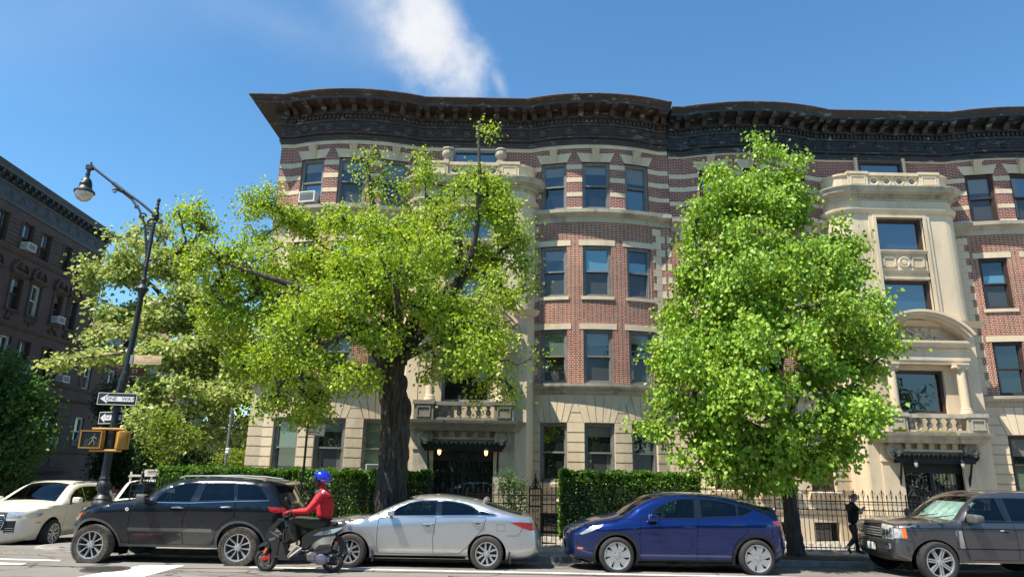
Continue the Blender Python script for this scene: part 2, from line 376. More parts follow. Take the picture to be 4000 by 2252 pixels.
for r0, r1 in zip(ids, ids[1:]):
    for t in range(NS): mb.face((r0[t], r0[t + 1], r1[t + 1], r1[t]))
tag(mb.build('pavement', MATS['concrete_slabs']), kind='structure')
mb = MB(); O = kerb_line(0.0); I = kerb_line(0.157)
for (a, b), (c, d) in zip(zip(O, O[1:]), zip(I, I[1:])):
    def q(p, up, ref=None):
        return (p[0], p[1], z_walk(*p) + (0.006 if up else -0.55))
    mb.quad(q(a, 1), q(c, 1), q(d, 1), q(b, 1)); mb.quad(q(a, 0), q(a, 1), q(b, 1), q(b, 0))
tag(mb.build('kerb', MATS['kerb_stone']), kind='structure')
yard = sheet('front_yard', [-10.2, 0, 20, 60], [20.75, 26], lambda x, y: -0.19, mat('yard_paving', (0.28, 0.25, 0.21), 0.9, 0.3, 2.0)); tag(yard, kind='structure')

# painted markings, each a thin sheet on the asphalt
def marking(name, poly, label=None, z=0.004):
    mb = MB(); n = len(poly); i = mb.add([(p[0], p[1], z_road(p[0], p[1]) + z) for p in poly]); mb.face(range(i, i + n))
    o = mb.build(name, MATS['road_paint']); return tag(o, kind='structure')
ln = MB()
for x in range(-5, 40):
    ln.quad((x, 14.16, .004), (x + 1, 14.16, .004), (x + 1, 14.29, .004), (x, 14.29, .004))
tag(ln.build('parking_line', MATS['road_paint']), kind='structure')
g = lambda *P: [at(x, y, Z=0) for x, y in P]
marking('crosswalk_stripe', g((250, 2262), (555, 2206), (722, 2207), (520, 2262)))
marking('crosswalk_stripe', g((-60, 2183), (-60, 2176), (240, 2184), (230, 2190)))
marking('crosswalk_stripe', g((-60, 2202), (-60, 2194), (105, 2198), (80, 2205)))
tar = MB()
for (xa, ya), (xb, yb) in zip([(-50, 2203), (200, 2209), (330, 2213), (620, 2216), (1000, 2221), (1500, 2232), (2400, 2247)], [(200, 2209), (330, 2213), (620, 2216), (1000, 2221), (1500, 2232), (2400, 2247), (3200, 2260)]):
    a, b = at(xa, ya, Z=0), at(xb, yb, Z=0); w = 0.035
    tar.quad((a.x, a.y - w, .003), (b.x, b.y - w, .003), (b.x, b.y + w, .003), (a.x, a.y + w, .003))
tag(tar.build('tar_seam', mat('tar', (0.03, 0.03, 0.03), 0.6, 0.3, 10)), kind='structure')
# manhole cover
c = at(412, 2222, Z=0)
mc = MB(); mc.lathe([(0.42, 0.0), (0.42, 0.008), (0.40, 0.012), (0.36, 0.012), (0.355, 0.006), (0.0, 0.006)], (c.x, c.y, 0.001), 40)
for k in range(-4, 5):
    h = math.sqrt(max(0.0, 0.33 ** 2 - (k * 0.07) ** 2)); mc.box(c.x - h, c.x + h, c.y + k * .07 - .012, c.y + k * .07 + .012, .007, .013)
tag(mc.build('manhole_cover', MATS['cast_iron_cover']), 'round dark iron manhole cover in the road before the black SUV', 'manhole cover')
# tactile plate on the dropped kerb
pa = at(185, 2146, Z=-0.05); tp = MB(); R = Matrix.Translation((-10.35, 17.75, z_walk(-10.35, 17.75) + .012)) @ Matrix.Rotation(math.radians(-40), 4, 'Z') @ Matrix.Rotation(math.radians(1.5), 4, 'X')
tp.box(-.8, .8, -.33, .33, -.02, 0, R)
for i in range(21):
    for j in range(8): tp.lathe([(.018, 0), (.014, .006), (0, .008)], (-.76 + i * .076, -.27 + j * .077, 0), 6, R)
tag(tp.build('tactile_plate', mat('tactile_grey', (0.23, 0.23, 0.22), 0.8, 0.2, 5)), 'grey studded tactile plate on the dropped kerb at the corner', 'tactile plate')
# tree pits with bare soil
for (cx, cy, w, d) in ((7.0, 17.75, 2.6, 1.7), (-2.9, 17.6, 1.7, 1.4)):
    tag(sheet('tree_pit', [cx - w, cx - w / 2, cx, cx + w / 2, cx + w], list(np.linspace(cy - d / 2, cy + d / 2, 5)), lambda x, y: z_walk(x, y) + .012 + .05 * max(0, 1 - ((x - cx) ** 2 / w ** 2 + (y - cy) ** 2 / (d / 2) ** 2)), MATS['soil']), kind='structure')
lit = MB()
for k in range(900):
    x, y = rng.uniform(4.2, 9.6), rng.uniform(16.75, 18.7)
    if k > 600: x, y = rng.uniform(-12, 20), rng.uniform(15.9, 16.6)
    z = (z_walk(x, y) if y > 16.6 else z_road(x, y)) + .02; a = rng.uniform(0, 6.3); s = rng.uniform(.015, .04)
    lit.quad(*[(x + s * math.cos(a + q), y + s * math.sin(a + q), z + rng.uniform(-.008, .012)) for q in (0, 1.6, 3.1, 4.7)])
tag(lit.build('leaf_litter', mat('litter', (0.22, 0.16, 0.07), 0.9, 0.5, 30)), kind='stuff')
# ================================================================== facades
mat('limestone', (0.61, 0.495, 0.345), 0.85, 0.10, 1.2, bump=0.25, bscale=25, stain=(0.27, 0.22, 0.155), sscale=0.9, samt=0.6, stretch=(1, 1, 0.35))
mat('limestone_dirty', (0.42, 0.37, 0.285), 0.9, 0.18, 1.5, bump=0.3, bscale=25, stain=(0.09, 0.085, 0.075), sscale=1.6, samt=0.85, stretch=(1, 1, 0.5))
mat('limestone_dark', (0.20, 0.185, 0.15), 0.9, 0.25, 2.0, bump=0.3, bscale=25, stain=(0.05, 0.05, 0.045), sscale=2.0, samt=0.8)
mat('cornice_brown', (0.042, 0.029, 0.026), 0.6, 0.35, 2.2, bump=0.3, bscale=14, stain=(0.19, 0.17, 0.16), sscale=5.5, samt=0.0)
mat('cornice_black', (0.018, 0.019, 0.023), 0.5, 0.35, 2.2, bump=0.3, bscale=14)
def peel(m, thr, colr):
    nt = m.node_tree; L = nt.links; b = nt.nodes['Principled BSDF']; src = b.inputs['Base Color'].links[0].from_socket
    tc = N(nt, 'ShaderNodeTexCoord'); n = N(nt, 'ShaderNodeTexNoise', inp={'Scale': 3.4, 'Detail': 10.0, 'Roughness': 0.75}); mp = N(nt, 'ShaderNodeMapping'); mp.inputs['Scale'].default_value = (0.6, 0.6, 2.2)
    L.new(tc.outputs['Object'], mp.inputs[0]); L.new(mp.outputs[0], n.inputs['Vector'])
    r = N(nt, 'ShaderNodeMapRange', inp={'From Min': thr, 'From Max': thr + .03, 'To Min': 0, 'To Max': 0.8}); L.new(n.outputs[0], r.inputs[0])
    x = N(nt, 'ShaderNodeMixRGB'); L.new(r.outputs[0], x.inputs[0]); L.new(src, x.inputs[1]); x.inputs[2].default_value = (*colr, 1); L.new(x.outputs[0], b.inputs['Base Color'])
peel(MATS['cornice_brown'], 0.585, (0.26, 0.25, 0.25)); peel(MATS['cornice_black'], 0.58, (0.22, 0.24, 0.27))
mat('rusty_edge', (0.17, 0.085, 0.06), 0.7, 0.5, 4.0, stain=(0.3, 0.25, 0.25), sscale=6, samt=0.8)
brick_mat('brick_dark', (0.16, 0.043, 0.034), (0.23, 0.065, 0.048), (0.60, 0.49, 0.42), joint=0.012)
brick_mat('brick_flemish', (0.21, 0.050, 0.033), (0.29, 0.078, 0.050), (0.68, 0.54, 0.41), header=(0.035, 0.035, 0.038), joint=0.013)
mat('frame_grey', (0.17, 0.165, 0.16), 0.6, 0.2, 6); mat('frame_brown', (0.045, 0.026, 0.02), 0.6, 0.3, 6)
mat('frame_pale', (0.55, 0.54, 0.51), 0.6, 0.1)
mat('iron_black', (0.010, 0.010, 0.011), 0.55, 0.3, 9, spec=0.35)
def pane_mat(name, c, spec=1.0, ior=1.9, rough=0.01):
    m = bpy.data.materials.new(name); m.use_nodes = True; nt = m.node_tree; b = nt.nodes['Principled BSDF']; L = nt.links
    b.inputs['Base Color'].default_value = (*c, 1); b.inputs['Roughness'].default_value = rough; b.inputs['IOR'].default_value = ior; b.inputs['Specular IOR Level'].default_value = 0.5
    tc = N(nt, 'ShaderNodeTexCoord'); n = N(nt, 'ShaderNodeTexNoise', inp={'Scale': 1.3, 'Detail': 1.0}); L.new(tc.outputs['Object'], n.inputs['Vector'])
    bp = N(nt, 'ShaderNodeBump', inp={'Strength': 0.12, 'Distance': 0.06}); L.new(n.outputs[0], bp.inputs['Height']); L.new(bp.outputs[0], b.inputs['Normal'])
    MATS[name] = m
pane_mat('pane_blind', (0.075, 0.20, 0.26), ior=2.2); pane_mat('pane_dark', (0.012, 0.014, 0.016), ior=1.9); pane_mat('pane_screen', (0.045, 0.047, 0.05), ior=1.6, rough=0.25)
pane_mat('pane_curtain', (0.16, 0.155, 0.135), ior=1.8); pane_mat('pane_green_blind', (0.10, 0.14, 0.10), ior=1.8); pane_mat('pane_sky', (0.02, 0.045, 0.075), ior=2.5)

class Flat:
    def __init__(s, y0, ox=0.0): s.y0, s.ox = y0, ox; s.curved = False
    def __call__(s, u, z, d): return Vector((u, s.y0 - d, z))
class Side:                                       # wall running back from the street at x = x0, outward normal +-x
    def __init__(s, x0, sign, y0): s.x0, s.s, s.y0, s.curved = x0, sign, y0, False
    def __call__(s, u, z, d): return Vector((s.x0 + s.s * d, s.y0 + u, z))
class Line:                                       # straight wall from A along direction D, outward normal Nn
    def __init__(s, A, D, Nn): s.A, s.D, s.N, s.curved = Vector(A), Vector(D).normalized(), Vector(Nn).normalized(), False
    def __call__(s, u, z, d): q = s.A + s.D * u + s.N * d; return Vector((q.x, q.y, z))
class Bow:
    def __init__(s, cx, half, proj, y0):
        s.R = (half * half + proj * proj) / (2 * proj); s.cx = cx; s.yc = y0 - proj + s.R; s.curved = True
        s.U = s.R * math.asin(half / s.R)
    def __call__(s, u, z, d):
        t = u / s.R; return Vector((s.cx + (s.R + d) * math.sin(t), s.yc - (s.R + d) * math.cos(t), z))
    def u(s, x): return s.R * math.asin((x - s.cx) / s.R)
def cuts(face, u0, u1, step=0.3):
    n = max(1, int(math.ceil((u1 - u0) / step))) if face.curved else 1
    return [lerp(u0, u1, k / n) for k in range(n + 1)]
def fbox(mb, F, u0, u1, z0, z1, d0, d1):
    U = cuts(F, u0, u1); R = [mb.add([F(u, z0, d0), F(u, z0, d1), F(u, z1, d1), F(u, z1, d0)]) for u in U]
    Q = [[(u, z0), (u, z0), (u, z1), (u, z1)] for u in U]
    for k in range(len(U) - 1):
        for j in range(4):
            q = (j + 1) % 4; mb.face((R[k] + j, R[k] + q, R[k + 1] + q, R[k + 1] + j), [Q[k][j], Q[k][q], Q[k + 1][q], Q[k + 1][j]])
    mb.face([R[0] + j for j in (3, 2, 1, 0)], [Q[0][j] for j in (3, 2, 1, 0)]); mb.face([R[-1] + j for j in range(4)], [Q[-1][j] for j in range(4)])
def fprism(mb, F, poly, d0, d1):
    n = len(poly); a = mb.add([F(u, z, d0) for u, z in poly]); b = mb.add([F(u, z, d1) for u, z in poly])
    mb.face([b + i for i in range(n)]); mb.face([a + i for i in reversed(range(n))])
    for i in range(n): j = (i + 1) % n; mb.face((a + i, a + j, b + j, b + i))
def fprofile(mb, F, u0, u1, prof, m0=0.0, m1=0.0, step=0.3):
    """moulding: closed profile of (d, z) drawn along the wall; m0/m1 = 1 mitres the end outward"""
    U = cuts(F, u0, u1, step); n = len(prof); R = []
    for k, u in enumerate(U):
        R.append(mb.add([F(u - (m0 * d if k == 0 else 0) + (m1 * d if k == len(U) - 1 else 0), z, d) for d, z in prof]))
    for k in range(len(U) - 1):
        for j in range(n):
            q = (j + 1) % n; mb.face((R[k] + j, R[k] + q, R[k + 1] + q, R[k + 1] + j))
    mb.face([R[0] + j for j in reversed(range(n))]); mb.face([R[-1] + j for j in range(n)])
def fwall(mb, F, u0, u1, z0, z1, holes=(), depth=0.24, d=0.0, jm=None):
    """wall skin with openings and their reveals"""
    us = set(cuts(F, u0, u1)); zs = {z0, z1}
    for a, b, c, e in holes: us |= {a, b}; zs |= {c, e}
    us = sorted(u for u in us if u0 - 1e-6 <= u <= u1 + 1e-6); zs = sorted(z for z in zs if z0 - 1e-6 <= z <= z1 + 1e-6)
    for i in range(len(us) - 1):
        for j in range(len(zs) - 1):
            cu, cz = (us[i] + us[i + 1]) / 2, (zs[j] + zs[j + 1]) / 2
            if us[i + 1] - us[i] < 1e-5 or any(a < cu < b and c < cz < e for a, b, c, e in holes): continue
            A = [(us[i], zs[j]), (us[i + 1], zs[j]), (us[i + 1], zs[j + 1]), (us[i], zs[j + 1])]
            mb.quad(*[F(u, z, d) for u, z in A], uv=A)
    m = mb.m
    if jm is not None: mb.m = jm
    for a, b, c, e in holes:
        for (p, q) in (((a, c), (a, e)), ((a, e), (b, e)), ((b, e), (b, c)), ((b, c), (a, c))):
            mb.quad(F(*p, d), F(*q, d), F(*q, d - depth), F(*p, d - depth), uv=[(p[0], p[1]), (q[0], q[1]), (q[0] + depth, q[1] + depth), (p[0] + depth, p[1] + depth)])
    mb.m = m
def window(F, u0, u1, z0, z1, parent, frame, up, lo, d=-0.13, mid=0.5, single=False, fw=0.09, casing=True, pale=False):
    """sash window: casing, two sashes with a meeting rail, and its glass as a part"""
    fb = MB(); zm = lerp(z0, z1, mid)
    for a, b, c, e, d0, d1 in ((u0, u0 + fw, z0, z1, d - .1, d + .05), (u1 - fw, u1, z0, z1, d - .1, d + .05), (u0 + fw, u1 - fw, z1 - fw, z1, d - .1, d + .05), (u0 + fw, u1 - fw, z0, z0 + fw * .7, d - .1, d + .06)):
        fbox(fb, F, a, b, c, e, d0, d1)
    a, b = u0 + fw, u1 - fw; s = 0.035
    zt, zb = z1 - fw, z0 + fw * .7
    if not single:
        for (x0, x1, y0, y1, dd) in ((a, a + s, zm, zt, 0), (b - s, b, zm, zt, 0), (a + s, b - s, zt - s, zt, 0), (a, b, zm - .025, zm + .03, .0), (a, a + s, zb, zm - .025, -.04), (b - s, b, zb, zm - .025, -.04), (a + s, b - s, zb, zb + .06, -.04)):
            fbox(fb, F, x0, x1, y0, y1, d - .08 + dd, d + .02 + dd)
    w = fb.build('window', [MATS[frame]], parent, smooth=False)
    g = MB()
    wr_ = random.Random(int(u0 * 731 + z0 * 97))
    def pane(x0, x1, y0, y1, dd, m):
        def q(a, b, c, e, k): g.m = k; g.quad(F(a, c, dd), F(b, c, dd), F(b, e, dd), F(a, e, dd))
        v = wr_.random(); h = lerp(y0, y1, wr_.uniform(.2, .65)); w_ = (x1 - x0) * wr_.uniform(.14, .3)
        if single or v < .35: q(x0, x1, y0, y1, m)
        elif v < .7: q(x0, x1, h, y1, m if m else 3); q(x0, x1, y0, h, 2 if m == 0 else m)          # blind part way down
        elif v < .88: q(x0, x0 + w_, y0, y1, 3); q(x0 + w_, x1 - w_, y0, y1, m); q(x1 - w_, x1, y0, y1, 3)   # drawn curtains
        else: q(x0, x1, y0, h, m); q(x0, x1, h, y1, 2)
    if single: pane(a, b, zb, zt, d - .05, 0)
    else: pane(a + s, b - s, zm + .03, zt - s, d - .04, 0); pane(a + s, b - s, zb + .06, zm - .025, d - .085, 1)
    g.build('glass', [MATS[up], MATS[lo], MATS['pane_dark'], MATS['pane_curtain']], w, smooth=False)
    return w
def air_con(F, u, z, w, h, label, d=0.0, m=None, dd=0.42):
    mb = MB()
    fbox(mb, F, u - w / 2, u + w / 2, z, z + h, d - .3, d + dd - .02)
    fbox(mb, F, u - w / 2 - .012, u + w / 2 + .012, z - .012, z + .03, d + dd - .06, d + dd); fbox(mb, F, u - w / 2 - .012, u + w / 2 + .012, z + h - .03, z + h + .012, d + dd - .06, d + dd)
    fbox(mb, F, u - w / 2 - .012, u - w / 2 + .03, z + .03, z + h - .03, d + dd - .06, d + dd); fbox(mb, F, u + w / 2 - .03, u + w / 2 + .012, z + .03, z + h - .03, d + dd - .06, d + dd)
    o = mb.build('air_conditioner', [mat('ac_white', (0.62, 0.61, 0.58), 0.5, 0.1)], None, smooth=False); tag(o, label, 'air conditioner', 'air conditioners in the windows')
    g = MB(); fbox(g, F, u - w / 2 + .04, u + w / 2 - .04, z + .04, z + h - .04, d + dd - .03, d + dd - .012)
    for k in range(7): fbox(g, F, u - w / 2 + .05, u + w / 2 - .05, z + .06 + k * (h - .13) / 7, z + .075 + k * (h - .13) / 7, d + dd - .012, d + dd - .004)
    g.build('grille', [mat('ac_grille', (0.20, 0.20, 0.20), 0.6)], o, smooth=False)
    for sgn in (-1, 1):
        g = MB()
        for k in range(6): fbox(g, F, u + sgn * (w / 2 + .002) - .004, u + sgn * (w / 2 + .002) + .004, z + .06 + k * (h - .1) / 6, z + .08 + k * (h - .1) / 6, d + .06, d + dd - .1)
        g.build('side_louvres', [MATS['ac_grille']], o, smooth=False)
    return o

CK = .79
CORN = lambda z, o=0.0: [(0, z), (.05, z), (.06, z + .10 * CK), (.10, z + .14 * CK), (.10, z + .22 * CK), (.06, z + .27 * CK), (.05, z + .30 * CK), (.12, z + .34 * CK), (.14, z + .40 * CK), (.08, z + .44 * CK), (.07, z + .46 * CK),
                         (.07, z + .96 * CK), (.12, z + .98 * CK), (.14, z + 1.06 * CK), (.14, z + 1.28 * CK), (.24, z + 1.31 * CK), (.27, z + 1.36 * CK), (.27, z + 1.64 * CK), (.92, z + 1.66 * CK), (.93, z + 1.78 * CK), (.98, z + 1.81 * CK), (1.06, z + 1.92 * CK), (1.09, z + 1.95 * CK), (1.09, z + 2.0 * CK), (.4, z + 2.06 * CK), (0, z + 2.06 * CK)]
def cornice_run(par, F, u0, u1, z, m, nbr, nros, m0=0, m1=0, first=None):
    mb = first if first is not None else MB(); mb.m = 0
    fprofile(mb, F, u0, u1, CORN(z), m0, m1)
    mb.m = 1; fprofile(mb, F, u0, u1, [(.9, z + 2.004 * CK), (1.105, z + 2.004 * CK), (1.105, z + 2.035 * CK), (.5, z + 2.085 * CK), (.5, z + 2.07 * CK)], m0, m1); mb.m = 0
    L = u1 - u0
    for k in range(5):                                    # reeded frieze
        fbox(mb, F, u0 + .06, u1 - .06, z + .50 * CK + k * .088 * CK, z + .545 * CK + k * .088 * CK, .06, .095)
    nd = int(L / 0.165)
    for k in range(nd): c = u0 + L * (k + .5) / nd; fbox(mb, F, c - .048, c + .048, z + 1.075 * CK, z + 1.27 * CK, .13, .215)
    return mb
def cornice_parts(cn, F, u0, u1, z, m, nbr, nros):
    L = u1 - u0
    for k in range(nbr):
        c = u0 + L * (k + .5) / nbr; b = MB()
        pr = [(.26, z + 1.36 * CK), (.26, z + 1.65 * CK), (.86, z + 1.65 * CK), (.86, z + 1.58 * CK), (.80, z + 1.52 * CK), (.62, z + 1.52 * CK), (.52, z + 1.47 * CK), (.46, z + 1.36 * CK), (.38, z + 1.30 * CK), (.28, z + 1.31 * CK)]
        U = (c - .09, c + .09); n = len(pr); A = b.add([F(U[0], zz, d) for d, zz in pr]); B = b.add([F(U[1], zz, d) for d, zz in pr])
        b.face([A + i for i in range(n)]); b.face([B + i for i in reversed(range(n))])
        for i in range(n): j = (i + 1) % n; b.face((A + i, B + i, B + j, A + j))
        fbox(b, F, c - .115, c + .115, z + 1.585 * CK, z + 1.655 * CK, .26, .90)
        b.build('bracket', [m], cn, smooth=False)
    for k in range(nros):
        c = u0 + L * (k + .5) / nros; p = F(c, z + .715 * CK, .07); q = F(c, z + .715 * CK, 1.07); M = Matrix.Translation(p) @ (q - p).to_track_quat('Z', 'Y').to_matrix().to_4x4()
        b = MB(); b.lathe([(.19, 0), (.19, .05), (.16, .075), (.14, .05), (.10, .05), (.09, .085), (.05, .10), (0, .105)], (0, 0, 0), 20, M)
        b.build('rosette', [mat('rosette_brown', (0.062, 0.036, 0.032), 0.55, 0.3) if m is MATS['cornice_brown'] else m], cn)

def stone_floor(mb, F, u0, u1, wins, zs, zh, zt, zlow):
    """rusticated piers and radiating flat-arch blocks; wins = [(u0,u1)], zs sill, zh head, zt top, zlow bottom"""
    rows = np.linspace(zs + .02, zh, 7); g = .022; D = .035
    edges = [u0] + [x for w in wins for x in w] + [u1]
    spans = [(edges[i], edges[i + 1]) for i in range(0, len(edges), 2)]
    for k in range(6):
        for a, b in spans: fbox(mb, F, a, b, rows[k] + g, rows[k + 1] - g if k < 5 else zh + .0, 0.0, D)
    h = zt - zh
    for w0, w1 in wins:                                   # wedge-shaped blocks fanning over each window
        c = (w0 + w1) / 2; hw = (w1 - w0) / 2; n = 5
        for k in range(n):
            a0, a1 = -1 + 2 * k / n, -1 + 2 * (k + 1) / n; sp = 1.62; ga = .012
            top = zt if 0 < k < n - 1 else zh + h * .68
            f = (top - zh) / h
            fprism(mb, F, [(c + a0 * hw + ga, zh + .015), (c + a1 * hw - ga, zh + .015), (c + a1 * hw * lerp(1, sp, f) - ga, top - .01), (c + a0 * hw * lerp(1, sp, f) + ga, top - .01)], 0.0, D)
    xs = [u0] + [x for w in wins for x in w] + [u1]
    for i in range(0, len(xs), 2):                        # stepped blocks between the fans
        a, b = xs[i], xs[i + 1]; wl = (wins[0][1] - wins[0][0]) / 2 * .62
        la, lb = (wl if i > 0 else 0), (wl if i + 2 < len(xs) else 0)
        for f0, f1, s0, s1 in ((0.0, .33, .10, .40), (.36, .66, .43, .74)):
            if (b - a) - (la + lb) * s1 < .1: continue
            fprism(mb, F, [(a + la * s0, zh + h * f0 + .015), (b - lb * s0, zh + h * f0 + .015), (b - lb * s1, zh + h * f1), (a + la * s1, zh + h * f1)], 0.0, D)
def flat_arch(mb, F, c, hw, z0, z1):
    fprism(mb, F, [(c - hw - .02, z0), (c + hw + .02, z0), (c + hw + .2, z1), (c + hw * .33, z1 - .05), (c - hw * .33, z1 - .05), (c - hw - .2, z1)], -.1, .03)
def keystone(par, F, c, z0, z1):
    k = MB(); n = 5
    for j in range(n):                                    # fluted console block
        a = -.15 + .3 * j / n; b = a + .3 / n - .012
        P = [(lerp(a * .68, a, t), lerp(z0, z1, t)) for t in (0, .4, .85, 1)]; Q = [(lerp(b * .68, b, t), lerp(z0, z1, t)) for t in (0, .4, .85, 1)]
        dd = [.07, .10, .20, .22]
        A = k.add([F(c + u, z, d) for (u, z), d in zip(P, dd)]); B = k.add([F(c + u, z, d) for (u, z), d in zip(Q, dd)])
        C = k.add([F(c + u, z, 0) for u, z in P]); D = k.add([F(c + u, z, 0) for u, z in Q])
        for i in range(3): k.face((A + i, B + i, B + i + 1, A + i + 1)); k.face((C + i, A + i, A + i + 1, C + i + 1)); k.face((B + i, D + i, D + i + 1, B + i + 1))
        k.face((A, C, D, B)); k.face((A + 3, B + 3, D + 3, C + 3))
    fprism(k, F, [(c - .16, z1 - .07), (c + .16, z1 - .07), (c + .165, z1), (c - .165, z1)], .0, .235)
    k.build('keystone', [MATS['limestone']], par, smooth=False)
def path_profile(mb, P, prof):
    """moulding of (offset, z) swept along a plan polyline, outward = left-hand side of travel towards -y"""
    P = [Vector((x, y, 0)) for x, y in P]; n = len(prof); R = []
    for i, p in enumerate(P):
        a = (p - P[i - 1]).normalized() if i else (P[1] - p).normalized(); b = (P[i + 1] - p).normalized() if i < len(P) - 1 else a
        na, nb = Vector((a.y, -a.x, 0)), Vector((b.y, -b.x, 0)); m = (na + nb).normalized(); k = 1 / max(.4, m.dot(na))
        R.append(mb.add([(p.x + m.x * d * k, p.y + m.y * d * k, z) for d, z in prof]))
    for k in range(len(P) - 1):
        for j in range(n): q = (j + 1) % n; mb.face((R[k] + j, R[k] + q, R[k + 1] + q, R[k + 1] + j))
    mb.face([R[0] + j for j in reversed(range(n))]); mb.face([R[-1] + j for j in range(n)])
def entrance_bay(b, bx, y0, dz, lit, urns, frame, number):
    LS, LD, LK = MATS['limestone'], MATS['limestone_dirty'], MATS['limestone_dark']
    F = Flat(y0 - .8); Z = lambda z: z + dz
    bay = MB()
    wx = .87
    holes = [(bx - wx, bx + wx, Z(10.04), Z(11.28)), (bx - wx, bx + wx, Z(7.42), Z(8.9)), (bx - .85, bx + .85, Z(4.1), Z(5.6)), (bx - 1.25, bx + 1.25, -.3, Z(2.5))]
    fwall(bay, F, bx - 1.7, bx + 1.7, -.3, Z(12.1), holes, .3)
    plan = [(bx - 2.4, y0)] + [(bx - 1.7 - .7 * math.cos(a), y0 - .03 - .77 * math.sin(a)) for a in np.linspace(0.15, 1.45, 7)] + [(bx - 1.7, y0 - .8)]
    planR = [(2 * bx - x, y) for x, y in reversed(plan)]
    for pl in (plan, planR):
        for (a, c), (e, f) in zip(pl, pl[1:]): bay.quad((a, c, -.3), (e, f, -.3), (e, f, Z(12.1)), (a, c, Z(12.1)))
    full = plan + planR
    for s in (-1, 1):                                                    # flat pilaster strips on the lower flanks
        fbox(bay, F, bx + s * 1.9 - .22, bx + s * 1.9 + .22, -.3, Z(7.1), -.5, .02)
    path_profile(bay, full, [(0, Z(11.44)), (.06, Z(11.46)), (.10, Z(11.52)), (.13, Z(11.60)), (.13, Z(11.64)), (0, Z(11.66))])
    # architrave round the two upper windows and the carved panel between
    for d, w in ((.05, .26), (.09, .12)):
        fbox(bay, F, bx - wx - w, bx - wx, Z(7.36), Z(11.28), 0, d); fbox(bay, F, bx + wx, bx + wx + w, Z(7.36), Z(11.28), 0, d); fbox(bay, F, bx - wx - w, bx + wx + w, Z(11.28), Z(11.28) + w * .75, 0, d)
    fprofile(bay, F, bx - wx, bx + wx, [(-.1, Z(9.86)), (.06, Z(9.88)), (.10, Z(9.96)), (.10, Z(10.02)), (-.1, Z(10.03))])
    fbox(bay, F, bx - wx, bx + wx, Z(8.93), Z(9.0), 0, .03); fprofile(bay, F, bx - wx, bx + wx, [(0, Z(9.16)), (.05, Z(9.17)), (.08, Z(9.24)), (0, Z(9.26))])
    for s in (-1, 1):
        for q in range(2):
            o = .03 * q
            for (a, e, c, f) in ((.30 + o, .75 - o, 9.37 + o, 9.40 + o), (.30 + o, .75 - o, 9.72 - o, 9.75 - o), (.72 - o, .75 - o, 9.37 + o, 9.75 - o), (.30 + o, .33 + o, 9.37 + o, 9.75 - o)):
                x0, x1 = sorted((bx + s * a, bx + s * e)); fbox(bay, F, x0, x1, Z(c), Z(f), 0, .035 - .012 * q)
    M = Matrix.Translation(F(bx, Z(9.56), 0)) @ Matrix.Rotation(PI / 2, 4, 'X')
    bay.lathe([(.21, 0), (.21, .05), (.17, .06), (.15, .03), (.12, .02), (.10, .05), (0, .055)], (0, 0, 0), 24, M)
    # ledge, segmental pediment and its carved lunette
    path_profile(bay, [(bx - 2.35, y0 - .75), (bx - 2.3, y0 - .85), (bx + 2.3, y0 - .85), (bx + 2.35, y0 - .75)], [(0, Z(7.14)), (.10, Z(7.16)), (.2, Z(7.26)), (.24, Z(7.34)), (0, Z(7.36))])
    a0 = 1.02; Rr = 1.62 / math.sin(a0); cz = Z(6.62) - Rr * math.cos(a0) + .02
    for r0, r1, d1 in ((Rr - .02, Rr + .14, .62), (Rr - .12, Rr - .0, .5), (Rr + .10, Rr + .2, .68)):
        for k in range(20):
            a, e = lerp(-a0, a0, k / 20), lerp(-a0, a0, (k + 1) / 20)
            sc = .86
            fprism(bay, F, [(bx + r0 * math.sin(a), cz + r0 * math.cos(a) * sc + .2), (bx + r1 * math.sin(a), cz + r1 * math.cos(a) * sc + .2), (bx + r1 * math.sin(e), cz + r1 * math.cos(e) * sc + .2), (bx + r0 * math.sin(e), cz + r0 * math.cos(e) * sc + .2)], .0, d1)
    bay.build('entrance_bay', [LS], b, smooth=True, angle=35); bayo = list(col.objects)[-1]
    rel = MB(); rnd = random.Random(int(bx * 10))
    fbox(rel, F, bx - 1.35, bx + 1.35, Z(6.55), Z(6.62), 0, .30)
    for s in (-1, 1):                                                    # leafy scrolls
        for (x, z, r) in ((.45, 6.78, .16), (.8, 6.72, .11), (1.08, 6.67, .07), (.62, 6.98, .07), (.28, 7.02, .06)):
            P = [F(bx + s * x + r * (1 - t / 14) * math.cos(t * .75) , Z(z) + r * (1 - t / 14) * math.sin(t * .75), .06) for t in range(14)]
            rel.tube(P, [.035 - .0016 * t for t in range(14)], 6)
        for k in range(10): x = rnd.uniform(.2, 1.15); rel.ball(F(bx + s * x, Z(6.66 + rnd.uniform(0, .3) * (1.25 - x)), .05), .05, .05, .035, 7, 5)
    # reclining carved figure: seated trunk with head, bent legs and an arm
    for P, R in (([(-.05, 6.66), (-.02, 6.80), (0, 6.92)], [.10, .09, .06]), ([(0, 6.95), (.01, 7.05)], [.065, .05]), ([(-.05, 6.68), (-.28, 6.76), (-.50, 6.66)], [.08, .06, .04]), ([(0, 6.68), (-.2, 6.66), (-.42, 6.645)], [.08, .05, .04]), ([(.05, 6.9), (.2, 6.78), (.3, 6.66)], [.04, .035, .03]), ([(-.05, 6.9), (-.18, 6.98), (-.32, 7.0)], [.04, .035, .03])):
        rel.tube([F(bx + x, Z(z), .10) for x, z in P], R, 8)
    rel.build('carved_relief', [LS], bayo)
    ent = MB()
